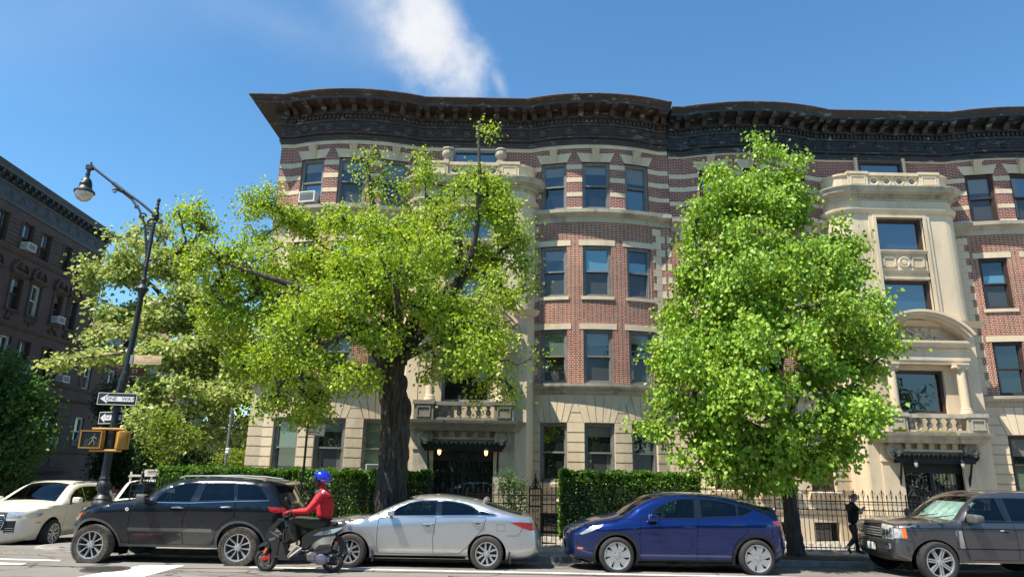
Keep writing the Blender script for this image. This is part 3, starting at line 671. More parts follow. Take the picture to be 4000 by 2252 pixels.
    path_profile(ent, [(bx - 1.62, y0 - .9), (bx - 1.62, y0 - 1.12), (bx + 1.62, y0 - 1.12), (bx + 1.62, y0 - .9)], [(-.3, Z(5.78)), (0, Z(5.78)), (0, Z(5.9)), (.03, Z(5.9)), (.03, Z(6.0)), (.01, Z(6.02)), (.01, Z(6.24)), (.05, Z(6.26)), (.05, Z(6.34)), (.12, Z(6.38)), (.14, Z(6.46)), (.18, Z(6.5)), (.18, Z(6.58)), (-.3, Z(6.6))])
    for k in range(34): c = bx - 1.6 + 3.2 * (k + .5) / 34; fbox(ent, F, c - .03, c + .03, Z(6.275), Z(6.34), .32, .40)
    ent.build('entablature', [LS], bayo, smooth=False)
    for s in (-1, 1):
        c = MB(); cx, cy = bx + s * 1.2, y0 - 1.2
        c.lathe([(.20, 4.06), (.20, 4.13), (.185, 4.14), (.185, 4.18), (.155, 4.20), (.17, 4.23), (.145, 4.26), (.14, 4.3), (.142, 4.7), (.135, 5.2), (.122, 5.56), (.14, 5.58), (.125, 5.60)], (cx, cy, dz), 20)
        for q in (-1, 1):
            M = Matrix.Translation((cx + q * .14, cy, Z(5.66))) @ Matrix.Rotation(PI / 2, 4, 'X'); c.lathe([(0, -.17), (.085, -.16), (.085, .16), (.05, .17), (0, .18)], (0, 0, 0), 12, M)
        c.box(cx - .17, cx + .17, cy - .16, cy + .16, Z(5.6), Z(5.72)); c.box(cx - .21, cx + .21, cy - .2, cy + .2, Z(5.722), Z(5.78))
        c.build('column', [LS], bayo)
    # balcony
    bal = MB(); yb = y0 - 1.5
    slab = [(bx - 2.0, y0 - .8), (bx - 1.72, yb + .12), (bx - .75, yb + .12), (bx - .72, yb + .2), (bx + .72, yb + .2), (bx + .75, yb + .12), (bx + 1.72, yb + .12), (bx + 2.0, y0 - .8)]
    path_profile(bal, slab, [(-.9, Z(3.08)), (-.10, Z(3.08)), (-.06, Z(3.16)), (0, Z(3.2)), (.02, Z(3.28)), (.12, Z(3.33)), (.14, Z(3.42)), (-.9, Z(3.42))])
    for s in (-1, 1):
        x0, x1 = sorted((bx + s * 1.02, bx + s * 1.68)); bal.box(x0, x1, yb + .02, yb + .6, Z(3.42), Z(3.93)); bal.box(x0 - .04, x1 + .04, yb - .03, yb + .64, Z(3.93), Z(4.06))
        for o in (.1,): bal.box(x0 + o, x1 - o, yb - .012, yb + .02, Z(3.5), Z(3.54)); bal.box(x0 + o, x1 - o, yb - .012, yb + .02, Z(3.82), Z(3.86)); bal.box(x0 + o, x0 + o + .04, yb - .012, yb + .02, Z(3.54), Z(3.82)); bal.box(x1 - o - .04, x1 - o, yb - .012, yb + .02, Z(3.54), Z(3.82))
        for q in (-1, 1): pass
        bal.box(*sorted((bx + s * 1.5, bx + s * 1.68)), yb + .6, y0 - .8, Z(3.42), Z(3.9))
    bal.box(bx - 1.02, bx + 1.02, yb + .1, yb + .36, Z(3.42), Z(3.50)); bal.box(bx - 1.02, bx + 1.02, yb + .06, yb + .38, Z(3.90), Z(4.03))
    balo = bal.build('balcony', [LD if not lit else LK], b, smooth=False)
    if not lit:
        ms = MB(); ms.box(bx - .7, bx + .6, yb + .085, yb + .1, Z(3.425), Z(3.47)); ms.box(bx - 1.45, bx - 1.05, yb + .012, yb + .02, Z(3.43), Z(3.56)); ms.box(bx - 1.15, bx - .8, yb + .0, yb + .015, Z(3.40), Z(3.425))
        ms.build('lichen_patch', [mat('lichen', (0.30, 0.24, 0.04), 0.9, 0.5, 9)], balo, smooth=False)
    for k in range(6):
        c = MB(); c.lathe([(.085, 3.5), (.085, 3.55), (.05, 3.57), (.075, 3.61), (.095, 3.66), (.08, 3.72), (.045, 3.78), (.04, 3.81), (.075, 3.84), (.085, 3.9)], (bx - .82 + k * .328, yb + .22, dz), 12)
        c.build('baluster', [LD if not lit else LK], balo)
    # corbel course with blocks, lion heads
    cb = MB()
    for k in range(5): c = bx - .8 + k * .4; cb.box(c - .09, c + .09, yb + .55, y0 - .8, Z(2.88), Z(3.08))
    cb.box(bx - 1.0, bx + 1.0, yb + .5, y0 - .79, Z(2.8), Z(2.88))
    for s in (-1, 1): x0, x1 = sorted((bx + s * 1.02, bx + s * 1.72)); cb.box(x0, x1, yb + .62, y0 - .79, -.3, Z(3.08)); cb.box(x0 - .02, x1 + .02, yb + .58, y0 - .79, Z(2.46), Z(2.52))
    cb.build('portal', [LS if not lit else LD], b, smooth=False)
    for s in (-1, 1):
        h = MB(); cx, cy, cz2 = bx + s * 1.3, yb + .52, Z(2.84)
        h.ball((cx, cy + .02, cz2), .24, .16, .29, 14, 10)
        for k in range(16): a = k * 2 * PI / 16; h.ball((cx + .21 * math.cos(a), cy - .03, cz2 + .25 * math.sin(a)), .075, .07, .085, 7, 5)
        h.ball((cx, cy - .16, cz2 - .06), .095, .12, .085, 10, 7); h.ball((cx, cy - .17, cz2 - .17), .07, .08, .045, 9, 6)
        h.ball((cx, cy - .26, cz2 - .03), .04, .03, .03, 8, 6)
        for q in (-1, 1): h.ball((cx + q * .09, cy - .12, cz2 + .05), .055, .05, .03, 8, 5); h.ball((cx + q * .17, cy - .03, cz2 + .2), .05, .04, .06, 7, 5)
        h.build('lion_head', [LD], b)
    # top: cornice and pierced balustrade
    tp = MB()
    path_profile(tp, full, [(-.2, Z(11.96)), (.02, Z(11.97)), (.04, Z(12.04)), (.10, Z(12.06)), (.10, Z(12.15)), (.14, Z(12.18)), (.30, Z(12.24)), (.32, Z(12.34)), (.38, Z(12.42)), (.38, Z(12.46)), (-.2, Z(12.5))])
    for k in range(30): c = bx - 1.68 + 3.36 * (k + .5) / 30; fbox(tp, F, c - .033, c + .033, Z(12.07), Z(12.14), .09, .15)
    tp.build('bay_cornice', [LD], b, smooth=True, angle=30)
    bt = MB()
    for pl in (plan[:-1] + [(bx - 1.72, y0 - .8)], [(bx + 1.72, y0 - .8)] + planR[1:]):
        path_profile(bt, pl, [(-.2, Z(12.5)), (.02, Z(12.5)), (.02, Z(12.58)), (-.03, Z(12.6)), (-.03, Z(12.96)), (.03, Z(12.99)), (.03, Z(13.06)), (-.2, Z(13.06))])
    for s in (-1, 1):
        x0, x1 = sorted((bx + s * .98, bx + s * 1.72)); fbox(bt, F, x0, x1, Z(12.5), Z(13.03), -.3, .05); fbox(bt, F, x0 - .03, x1 + .03, Z(13.03), Z(13.13), -.32, .09)
        for (a, e, c, f) in ((.1, .64, 12.62, 12.65), (.1, .64, 12.92, 12.95), (.1, .13, 12.65, 12.92), (.61, .64, 12.65, 12.92)): fbox(bt, F, x0 + a, x0 + e, Z(c), Z(f), .05, .07)
    fbox(bt, F, bx - .98, bx + .98, Z(12.5), Z(12.6), -.2, .03); fbox(bt, F, bx - .98, bx + .98, Z(12.98), Z(13.1), -.22, .06)
    for k in range(4):
        c = bx - .72 + k * .48; M = Matrix.Translation(F(c, Z(12.79), -.06)) @ Matrix.Rotation(PI / 2, 4, 'X')
        bt.lathe([(.12, -.05), (.19, -.06), (.2, .0), (.19, .06), (.12, .05), (.11, 0), (.12, -.05)], (0, 0, 0), 20, M)
        for q in (-1, 1): fprism(bt, F, [(c + q * .24, Z(12.6)), (c + q * .24, Z(12.98)), (c + q * .12, Z(12.98)), (c + q * .2, Z(12.86)), (c + q * .2, Z(12.72)), (c + q * .12, Z(12.6))], -.1, -.01)
    bto = bt.build('balustrade', [LS], b, smooth=False)
    if urns:
        for s in (-1, 1):
            u = MB(); u.lathe([(.17, 13.13), (.17, 13.2), (.09, 13.22), (.10, 13.27), (.19, 13.36), (.225, 13.47), (.20, 13.56), (.14, 13.60), (.15, 13.63), (.21, 13.65), (.20, 13.70), (.12, 13.74), (0, 13.75)], (bx + s * 1.02, y0 - .72, dz), 20, flute=.06)
            u.build('urn', [LD], b)
    # windows
    up = 'pane_sky'
    window(F, bx - wx, bx + wx, Z(10.04), Z(11.28), b, frame, up, up, d=-.16, single=True, fw=.11)
    window(F, bx - wx, bx + wx, Z(7.42), Z(8.9), b, frame, up, up, d=-.16, single=True, fw=.11)
    window(F, bx - .85, bx + .85, Z(4.1), Z(5.6), b, frame, 'pane_dark', 'pane_dark', d=-.16, single=True, fw=.1)
    # iron and glass doorway
    IB = MATS['iron_black']; dr = MB()
    y1 = y0 - .62
    for x0, x1, z0, z1 in ((-1.25, -1.05, -.3, 2.48), (1.05, 1.25, -.3, 2.48), (-1.05, 1.05, 2.1, 2.48), (-.06, .06, -.3, 2.1), (-1.05, 1.05, -.3, .1)):
        dr.box(bx + x0, bx + x1, y1 - .08, y1 + .1, Z(z0) if z0 > 0 else z0, Z(z1))
    for k in range(1, 8):
        for s in (-1, 1): x = bx + s * (.06 + k * .125); dr.tube([(x, y1 - .03, .1), (x, y1 - .03, Z(2.1))], .010, 6)
    for z in (.45, 1.0, 1.7): dr.box(bx - 1.05, bx + 1.05, y1 - .045, y1 - .015, Z(z), Z(z) + .03)
    do = dr.build('entrance_door', [IB], b, smooth=False)
    gl = MB(); gl.quad((bx - 1.05, y1, .1), (bx + 1.05, y1, .1), (bx + 1.05, y1, Z(2.1)), (bx - 1.05, y1, Z(2.1))); gl.build('glass', [MATS['pane_dark']], do, smooth=False)
    if number: text('house_number', number, .26, mat('number_metal', (0.10, 0.095, 0.09), 0.4, metal=.6), do, Matrix.Translation((bx, y1 - .095, Z(2.26))) @ FACE_Y, thick=.02)
    hd = MB()
    for s in (-1, 1): hd.tube([(bx + s * .14, y1 - .09, .9), (bx + s * .14, y1 - .14, .95), (bx + s * .14, y1 - .14, 1.25), (bx + s * .14, y1 - .09, 1.3)], .016, 6)
    hd.build('handle', [mat('steel', (0.5, 0.5, 0.5), 0.3, metal=1.0)], do)
    cn = MB(); yc = yb + .38
    cn.box(bx - 1.32, bx + 1.32, yc, y1, Z(2.42), Z(2.52)); cn.box(bx - 1.36, bx + 1.36, yc - .04, y1, Z(2.50), Z(2.545))
    for k in range(17):                                                  # cresting of upright leaves
        c = bx - 1.28 + k * .16
        cn.prism([(-.075, 0), (.075, 0), (.085, .06), (.05, .13), (.0, .20 if k % 2 else .16), (-.05, .13), (-.085, .06)], lambda p: (c + p[0], yc - .02, Z(2.545) + p[1]), lambda p: (c + p[0], yc + .02, Z(2.545) + p[1]))
        cn.ball((c, yc - .03, Z(2.62)), .04, .03, .05, 7, 5)
    for s in (-1, 1):
        cn.tube([(bx + s * 1.34, yc - .02, Z(2.545)), (bx + s * 1.40, yc - .05, Z(2.64)), (bx + s * 1.36, yc - .05, Z(2.74)), (bx + s * 1.46, yc - .06, Z(2.78))], [.05, .045, .03, .015], 7)
        for q in (0, 1): cn.tube([(bx + s * 1.16, yc + .3 + .1 * q, Z(1.6)), (bx + s * 1.17, yc + .12, Z(2.1)), (bx + s * 1.18, yc + .02, Z(2.42))], .035, 6)
    cn.build('door_canopy', [IB], b, smooth=False)
    for s in (-1, 1):
        l = MB(); x = bx + s * .78; l.tube([(x, yc - .02, Z(2.5)), (x, yc - .1, Z(2.53)), (x, yc - .13, Z(2.49))], .018, 6); l.lathe([(.02, .06), (.06, .045), (.065, .0)], (x, yc - .13, Z(2.44)), 12)
        lo = l.build('door_lamp', [IB], b)
        g = MB(); g.lathe([(.055, 0), (.058, -.06), (.045, -.13), (.02, -.16), (0, -.165)], (x, yc - .13, Z(2.44)), 12)
        g.build('lamp_glass', [mat('lamp_lit', (0.9, 0.6, 0.3), 0.3, emit=(1.0, 0.55, 0.18), estr=2.2) if lit else mat('lamp_unlit', (0.45, 0.45, 0.43), 0.2)], lo)

def apartment_house(name, label, x0, x1, bows, bx, dz, zc, corn_mat, frame, lit, urns, number, side_left, top_pale, nbr, nros, blinds):
    y0 = 24.6; b = thing(name, label, 'apartment building', ((x0 + x1) / 2, y0, -.3), world=True)
    Z = lambda z: z + dz; F = Flat(y0); LS, LD = MATS['limestone'], MATS['limestone_dirty']
    FB = [Bow(cx, h, .5, y0) for cx, h in bows]
    runs = [(F, x0, bows[0][0] - bows[0][1], 0), (FB[0], -FB[0].U, FB[0].U, 1), (F, bows[0][0] + bows[0][1], bows[1][0] - bows[1][1], 0), (FB[1], -FB[1].U, FB[1].U, 1), (F, bows[1][0] + bows[1][1], x1, 0)]
    W4, W3, W2, W1 = (11.55, 13.47), (8.12, 10.08), (4.95, 6.9), (1.55, 3.57); WB = (-.12, .55)
    wall, base, trim, belts, belts4 = MB(), MB(), MB(), MB(), MB()
    wi = 0
    for G, u0, u1, bow in runs:
        wins = []
        if bow:
            for o, hw in ((-1.6, .49), (0, .53), (1.6, .49)): c = G.u(G.cx + o); wins.append((c - hw, c + hw))
        for (za, zb, mi, flo) in ((Z(11.3), Z(14.2), 1, (W4,)), (Z(4.75), Z(11.3), 0, (W3, W2))):
            wall.m = mi; fwall(wall, G, u0, u1, za, zb, [(a, c, Z(f[0]), Z(f[1])) for f in flo for a, c in wins], .26)
        base.m = 0; fwall(base, G, u0, u1, -.3, Z(4.75), [(a, c, Z(f[0]), Z(f[1])) for f in (W1, WB) for a, c in wins], .28)
        stone_floor(base, G, u0, u1, wins, Z(1.55), Z(3.57), Z(4.55), 0) if wins else [fbox(base, G, u0, u1, z + .022, z + .316, 0, .035) for z in np.arange(Z(1.57), Z(4.5), .338)]
        for z in (Z(.92), Z(1.26)): pass
        fprofile(base, G, u0, u1, [(0, Z(.86)), (.05, Z(.87)), (.07, Z(.95)), (0, Z(.99))])
        if wins:
            for a, c in wins: fprofile(base, G, a - .14, c + .14, [(-.1, Z(1.26)), (.05, Z(1.27)), (.08, Z(1.36)), (.16, Z(1.41)), (.18, Z(1.52)), (-.1, Z(1.55))])
        # belt courses
        fprofile(belts, G, u0, u1, [(0, Z(4.55)), (.05, Z(4.56)), (.07, Z(4.64)), (.12, Z(4.66)), (.13, Z(4.73)), (.22, Z(4.77)), (.26, Z(4.82)), (.27, Z(4.92)), (0, Z(4.95))])
        n = int((u1 - u0) / .13)
        for k in range(n): c = u0 + (u1 - u0) * (k + .5) / n; fbox(belts, G, c - .04, c + .04, Z(4.665), Z(4.74), .1, .16)
        fprofile(belts4, G, u0, u1, [(0, Z(10.98)), (.06, Z(10.99)), (.07, Z(11.16)), (.14, Z(11.2)), (.24, Z(11.27)), (.30, Z(11.31)), (.31, Z(11.44)), (.1, Z(11.5)), (0, Z(11.5))])
        # pale stone bands through the dark upper brickwork
        gaps = [u0] + [x for w in wins for x in w] + [u1]
        for i in range(0, len(gaps), 2):
            a, c = gaps[i], gaps[i + 1]
            if c - a < .02: continue
            for za, zb in ((13.18, 13.36), (12.64, 12.82), (12.05, 12.22), (11.5, 11.6)): fbox(trim, G, a, c, Z(za), Z(zb), -.02, .014)
        fbox(trim, G, u0, u1, Z(14.05), Z(14.3), -.02, .018)
        if bow:
            for a, c in wins:
                m = (a + c) / 2; hw = (c - a) / 2
                flat_arch(trim, G, m, hw, Z(13.47), Z(13.86)); keystone(b, G, m, Z(13.45), Z(14.0))
                for z in (10.08, 6.9): fbox(trim, G, a - .15, c + .15, Z(z), Z(z) + .215, -.2, .016)
                fbox(trim, G, a - .07, c + .07, Z(8.0), Z(8.12), -.15, .05)
                e = blinds[wi % len(blinds)]; wi += 1
                window(G, a, c, Z(W4[0]), Z(W4[1]), b, frame, e[0], e[1]); window(G, a, c, Z(W3[0]), Z(W3[1]), b, frame, e[2], e[3]); window(G, a, c, Z(W2[0]), Z(W2[1]), b, frame, e[4], e[5])
                window(G, a, c, Z(W1[0]), Z(W1[1]), b, frame, e[6], e[7])
                window(G, a, c, Z(WB[0]), Z(WB[1]), b, 'iron_black', 'pane_dark', 'pane_dark', d=-.2, single=True)
            for s in (-1, 1):                                            # toothed stone quoins at the ends of the bow
                for k, z in enumerate(np.arange(Z(4.98), Z(10.9), .27)):
                    w = .36 if k % 2 else .22; a = s * G.U; fbox(trim, G, *sorted((a, a - s * w)), z, z + .262, -.02, .012)
        else:
            for e, s in ((u0, 1), (u1, -1)):
                if abs(e - x0) < .01 and not side_left: continue
                for k, z in enumerate(np.arange(Z(4.98), Z(10.9), .27)):
                    w = .26 if k % 2 else .15
                    if w < (u1 - u0) * .6: fbox(trim, G, *sorted((e, e + s * w)), z, z + .262, -.02, .012)
    # top middle window over the bay
    tw = window(F, bx - .87, bx + .87, Z(13.0), Z(14.05), b, frame, 'pane_sky', 'pane_sky', d=.06, single=True, fw=.1)
    fbox(trim, F, bx - 1.0, bx - .87, Z(13.0), Z(14.2), -.02, .1); fbox(trim, F, bx + .87, bx + 1.0, Z(13.0), Z(14.2), -.02, .1)
    if side_left:
        S = Side(x0, -1, y0); zt = zc
        hs = [(u, u + 1.0, Z(z0), Z(z1)) for u in (3, 6.5, 10) for z0, z1 in (W4, W3, W2, W1)]
        for za, zb, mi in ((Z(11.3), Z(14.2), 1), (Z(4.75), Z(11.3), 0)): wall.m = mi; fwall(wall, S, 0, 16, za, zb, [h for h in hs if za < h[2] < zb])
        fwall(base, S, 0, 16, -.3, Z(4.75), [h for h in hs if h[2] < Z(4)])
        for h in hs: window(S, *h, b, frame, 'pane_dark', 'pane_dark')
        for z in np.arange(Z(1.57), Z(4.5), .338): fbox(base, S, 0, 3 - .3, z + .022, z + .316, 0, .035)
        fprofile(belts, S, 0, 16, [(0, Z(4.55)), (.13, Z(4.7)), (.27, Z(4.82)), (.27, Z(4.92)), (0, Z(4.95))], 1, 0); fprofile(belts4, S, 0, 16, [(0, Z(10.98)), (.14, Z(11.2)), (.31, Z(11.31)), (.31, Z(11.44)), (0, Z(11.5))], 1, 0)
        for za, zb in ((13.18, 13.36), (12.64, 12.82), (12.05, 12.22), (11.5, 11.6), (14.05, 14.3)): fbox(trim, S, -.014, 16, Z(za), Z(zb), -.02, .014)
    else:
        wall.quad((x0, y0, Z(4.75)), (x0, y0 + 14, Z(4.75)), (x0, y0 + 14, zc + 1.4), (x0, y0, zc + 1.4))
    # backs, far side and roof
    wall.m = 0; wall.quad((x1, y0, -.3), (x1, y0 + 16, -.3), (x1, y0 + 16, zc + 1.45), (x1, y0, zc + 1.45)); wall.quad((x0, y0 + 16, -.3), (x1, y0 + 16, -.3), (x1, y0 + 16, zc + 1.45), (x0, y0 + 16, zc + 1.45))
    for G, u0, u1, bow in runs: fwall(wall, G, u0, u1, Z(14.2), zc + 1.55)
    wall.build('brick_wall', [MATS['brick_flemish'], MATS['brick_dark']], b, smooth=True, angle=30)
    base.build('stone_base', [LS], b, smooth=False); trim.build('stone_trim', [LS], b, smooth=False); belts.build('belt_course', [LD], b, smooth=True, angle=28); belts4.build('belt_course', [LD], b, smooth=True, angle=28)
    rf = MB(); rf.quad((x0 + .02, y0 - .1, zc + 1.5), (x1, y0 - .1, zc + 1.5), (x1, y0 + 16, zc + 1.5), (x0 + .02, y0 + 16, zc + 1.5)); rf.build('roof', [mat('roof_tar', (.05, .05, .05), .9)], b)
    cm = MATS[corn_mat]; mb = MB(); parts = []
    for i, (G, u0, u1, bow) in enumerate(runs):
        cornice_run(b, G, u0, u1, zc, cm, 0, 0, 1 if (i == 0 and side_left) else 0, 0, mb); parts.append((G, u0, u1, nbr[i], nros[i]))
    if side_left: S = Side(x0, -1, y0); cornice_run(b, S, 0, 16, zc, cm, 0, 0, 1, 0, mb)
    cn = mb.build('cornice', [cm, MATS['rusty_edge']], b, smooth=True, angle=25)
    for G, u0, u1, a, c in parts: cornice_parts(cn, G, u0, u1, zc, cm, a, c)
    entrance_bay(b, bx, y0, dz + .1 if lit else dz + .12, lit, urns, frame, number)
    return b

PB, PD, PS, PG, PK = 'pane_blind', 'pane_dark', 'pane_screen', 'pane_green_blind', 'pane_sky'
b1_blinds = [(PK, PK, PB, PS, PD, PS, PG, PS), (PK, PS, PB, PS, PG, PS, PG, PS), (PK, PS, PB, PS, PG, PS, PG, PG), (PK, PD, PB, PS, PG, PS, PD, PD), (PK, PD, PB, PS, PG, PS, PD, PS), (PB, PK, PB, PS, PG, PS, PD, PS)]
b2_blinds = [(PK, PS, PS, PD, PD, PD, PG, PG), (PK, PS, PD, PD, PB, PD, PD, PD), (PK, PD, PD, PD, PD, PD, PD, PD), (PK, PS, PB, PS, PD, PD, PD, PG), (PK, PS, PB, PS, PD, PD, PD, PD), (PK, PS, PB, PS, PD, PD, PD, PD)]
B1 = apartment_house('apartment_building', 'red brick apartment building on the corner with brown peeling cornice and the door numbered 92', -9.21, 6.03, [(-6.22, 2.5), (3.14, 2.5)], -1.54, 0.0, 14.2, 'cornice_brown', 'frame_grey', True, True, '92', True, True, [1, 9, 8, 9, 1], [0, 5, 6, 5, 0], b1_blinds)
B2 = apartment_house('apartment_building', 'red brick apartment building with black cornice and lion heads over its doorway', 6.05, 22.7, [(9.25, 2.62), (19.6, 2.65)], 14.36, -0.13, 13.98, 'cornice_black', 'frame_brown', False, False, None, False, False, [1, 9, 9, 9, 1], [0, 6, 5, 6, 0], b2_blinds)
G0 = Bow(-6.22, 2.5, .5, 24.6)
air_con(G0, G0.u(-7.82) , 11.62, .62, .4, 'white window air conditioner in the top left bow window of the corner brick building', dd=.22)
air_con(G0, G0.u(-4.62), 1.62, .6, .42, 'pale air conditioner in a ground floor window behind the big dark trunk')
# ================================================================== brown houses across the side street
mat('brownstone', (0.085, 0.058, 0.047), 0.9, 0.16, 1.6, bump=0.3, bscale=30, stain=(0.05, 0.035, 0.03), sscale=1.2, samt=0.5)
mat('iron_cornice', (0.036, 0.040, 0.046), 0.6, 0.3, 2.0, stain=(0.13, 0.14, 0.15), sscale=4, samt=0.35)
mat('red_brick', (0.16, 0.045, 0.03), 0.9, 0.2, 6); mat('grey_stone', (0.27, 0.265, 0.26), 0.9, 0.2, 3)
BA, BD = Vector((-25.2447, 40, 0)), Vector((-0.063967, 0.997952, 0)); BN = Vector((0.997952, 0.063967, 0))
LF = Line(BA, BD, BN)
def brown_house():
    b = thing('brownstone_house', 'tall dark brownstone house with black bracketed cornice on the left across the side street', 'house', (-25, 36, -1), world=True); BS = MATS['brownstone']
    u0, u1 = -22.0, 0.25; wall = MB(); tr = MB()
    cols = [(-14.6, -13.75), (-13, -12.15), (-11.05, -10.2), (-9.4, -8.6), (-7.5, -6.62), (-5.9, -5.05), (-3.85, -3.08), (-2.42, -1.6)]
    fl = [(12.15, 13.65), (9.18, 10.8), (6.15, 7.87), (2.8, 4.58)]
    hs = [(a, c, z0, z1) for a, c in cols for z0, z1 in fl] + [(a, c, -.6, .9) for a, c in cols]
    fwall(wall, LF, u0, u1, -2.2, 14.2, hs, .28)
    E = Line(LF(u1, 0, 0), -BN, BD); fwall(wall, E, 0, 12, -2.2, 15.6)
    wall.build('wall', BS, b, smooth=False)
    for z, h, d in ((11.95, .2, .14), (8.38, .16, .12), (5.98, .12, .12), (5.3, .14, .2), (2.42, .12, .12), (1.35, .2, .16)):
        fprofile(tr, LF, u0, u1, [(0, z - .08), (d * .4, z - .06), (d, z + h * .5), (d, z + h), (0, z + h + .03)], 0, 1)
    for z in np.arange(12.25, 13.7, .21):                               # channelled top storey
        xs = [u0] + [x for c in cols for x in c] + [u1]
        for i in range(0, len(xs), 2): fbox(tr, LF, xs[i] + (.09 if i else 0), xs[i + 1] - .09, z, z + .18, 0, .03)
    for z in np.arange(1.6, 4.9, .40):
        for i in range(0, len(xs), 2): fbox(tr, LF, xs[i] + (.09 if i else 0), xs[i + 1] - .09, z, z + .37, 0, .035)
    for k, z in enumerate(np.arange(6.2, 11.8, .3)): fbox(tr, LF, u1 - (.34 if k % 2 else .22), u1 + .03, z, z + .27, 0, .04)
    for a, c in cols:
        m = (a + c) / 2; hw = (c - a) / 2
        for z0, z1 in fl[:3]:
            fbox(tr, LF, a - .1, a, z0, z1, 0, .06); fbox(tr, LF, c, c + .1, z0, z1, 0, .06); fprofile(tr, LF, a - .14, c + .14, [(0, z0 - .14), (.1, z0 - .1), (.14, z0), (0, z0)])
        fprofile(tr, LF, a - .2, c + .2, [(0, 10.86), (.05, 10.87), (.2, 11.0), (.2, 11.06), (0, 11.08)])
        for k in range(8):                                              # curved pediments and carved panels
            t0, t1 = PI * k / 8, PI * (k + 1) / 8; r0, r1 = hw + .12, hw + .26
            fprism(tr, LF, [(m - r0 * math.cos(t0), 11.06 + .5 * math.sin(t0)), (m - r1 * math.cos(t0), 11.06 + .62 * math.sin(t0)), (m - r1 * math.cos(t1), 11.06 + .62 * math.sin(t1)), (m - r0 * math.cos(t1), 11.06 + .5 * math.sin(t1))], 0, .16)
        tr.ball(LF(m, 11.42, .06), .17, .17, .22, 10, 7)
        for s in (-1, 1): tr.tube([LF(m + s * (.15 + .03 * t), 11.42 - .02 * t + .05 * math.sin(t), .06) for t in range(8)], .045, 6)
        rr = random.Random(int(m * 100))
        for k in range(9): tr.ball(LF(m + rr.uniform(-.36, .36), 8.8 + rr.uniform(-.18, .18), .03), .09, .09, .09, 7, 5)
        n = 7
        for k in range(n):
            a0, a1 = -1 + 2 * k / n, -1 + 2 * (k + 1) / n
            fprism(tr, LF, [(m + a0 * hw * .9, 4.62), (m + a1 * hw * .9 - .02, 4.62), (m + a1 * hw * 1.5 - .02, 5.2), (m + a0 * hw * 1.5, 5.2)], 0, .05)
    tr.build('stone_trim', BS, b, smooth=False)
    for i, h in enumerate(hs):
        w = window(LF, *h, b, 'frame_pale' if (i * 7) % 3 == 0 and h[2] < 12 else 'frame_brown', 'pane_sky' if h[2] > 12 else 'pane_green_dark', 'pane_screen' if i % 2 else 'pane_green_dark', d=-.14, fw=.06)
    cn = MB()
    PR = [(0, 14.1), (.05, 14.1), (.08, 14.25), (.04, 14.3), (.04, 14.85), (.09, 14.9), (.10, 15.0), (.10, 15.1), (.18, 15.14), (.2, 15.25), (.46, 15.32), (.47, 15.45), (.55, 15.6), (.55, 15.66), (0, 15.8)]
    fprofile(cn, LF, u0, u1, PR, 0, 1); fprofile(cn, E, 0, 12, PR, 1, 0)
    k = u0
    while k < u1: fbox(cn, LF, k, k + .07, 15.0, 15.1, .08, .15); k += .15
    k = u0 + .2
    while k < u1 - .8: fbox(cn, LF, k, k + .06, 14.4, 14.78, .035, .06); fbox(cn, LF, k + .82, k + .88, 14.4, 14.78, .035, .06); fbox(cn, LF, k + .06, k + .82, 14.73, 14.78, .035, .06); fbox(cn, LF, k + .06, k + .82, 14.4, 14.45, .035, .06); k += 1.0
    c = cn.build('cornice', MATS['iron_cornice'], b, smooth=False)
    for k in range(44):
        u = u0 + .3 + k * .5; br = MB(); fbox(br, LF, u - .06, u + .06, 15.14, 15.31, .16, .42); fbox(br, LF, u - .05, u + .05, 15.04, 15.14, .1, .26); br.build('bracket', MATS['iron_cornice'], c, smooth=False)
    for u, z, w, h, lab in ((-7.1, 12.22, .62, .36, 'white air conditioner in the topmost window row of the dark brownstone house'), (-3.47, 9.24, .6, .34, 'white air conditioner two windows from the corner, one row below the top of the brownstone'), (-5.47, 6.22, .66, .42, 'largest white air conditioner, half way up the brownstone beside the shaded tree'),
                             (-2.0, 6.2, .6, .36, 'white air conditioner on a shelf half way up the brownstone near its corner'), (-2.05, 2.86, .56, .36, 'white air conditioner low on the brownstone beside the shaded tree'), (.85, 2.86, .55, .34, 'small pale air conditioner lowest and farthest right on the brown houses')):
        air_con(LF, u, z, w, h, lab)
pane_mat('pane_green_dark', (0.035, 0.05, 0.025), ior=1.9)
brown_house()
def low_brown():
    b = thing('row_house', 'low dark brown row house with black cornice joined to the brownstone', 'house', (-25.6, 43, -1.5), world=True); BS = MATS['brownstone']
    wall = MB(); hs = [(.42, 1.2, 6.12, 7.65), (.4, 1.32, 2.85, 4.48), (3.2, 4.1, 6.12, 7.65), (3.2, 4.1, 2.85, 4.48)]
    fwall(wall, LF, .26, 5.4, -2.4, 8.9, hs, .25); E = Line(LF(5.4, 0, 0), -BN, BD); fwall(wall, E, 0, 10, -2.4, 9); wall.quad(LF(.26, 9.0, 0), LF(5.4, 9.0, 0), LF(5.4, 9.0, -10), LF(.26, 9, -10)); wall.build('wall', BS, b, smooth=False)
    for z, d in ((5.98, .12), (5.3, .2), (2.42, .12)): tr = MB(); fprofile(tr, LF, .26, 5.4, [(0, z - .08), (d, z + .06), (d, z + .14), (0, z + .16)]); tr.build('stone_band', BS, b, smooth=False)
    for h in hs: window(LF, *h, b, 'frame_pale', 'pane_green_dark', 'pane_screen', d=-.14, fw=.06)
    cn = MB(); fprofile(cn, LF, .26, 5.4, [(0, 8.2), (.1, 8.25), (.1, 8.6), (.5, 8.75), (.6, 8.95), (.6, 9.05), (0, 9.1)], 0, 1); cn.build('cornice', MATS['iron_cornice'], b, smooth=False)
low_brown()
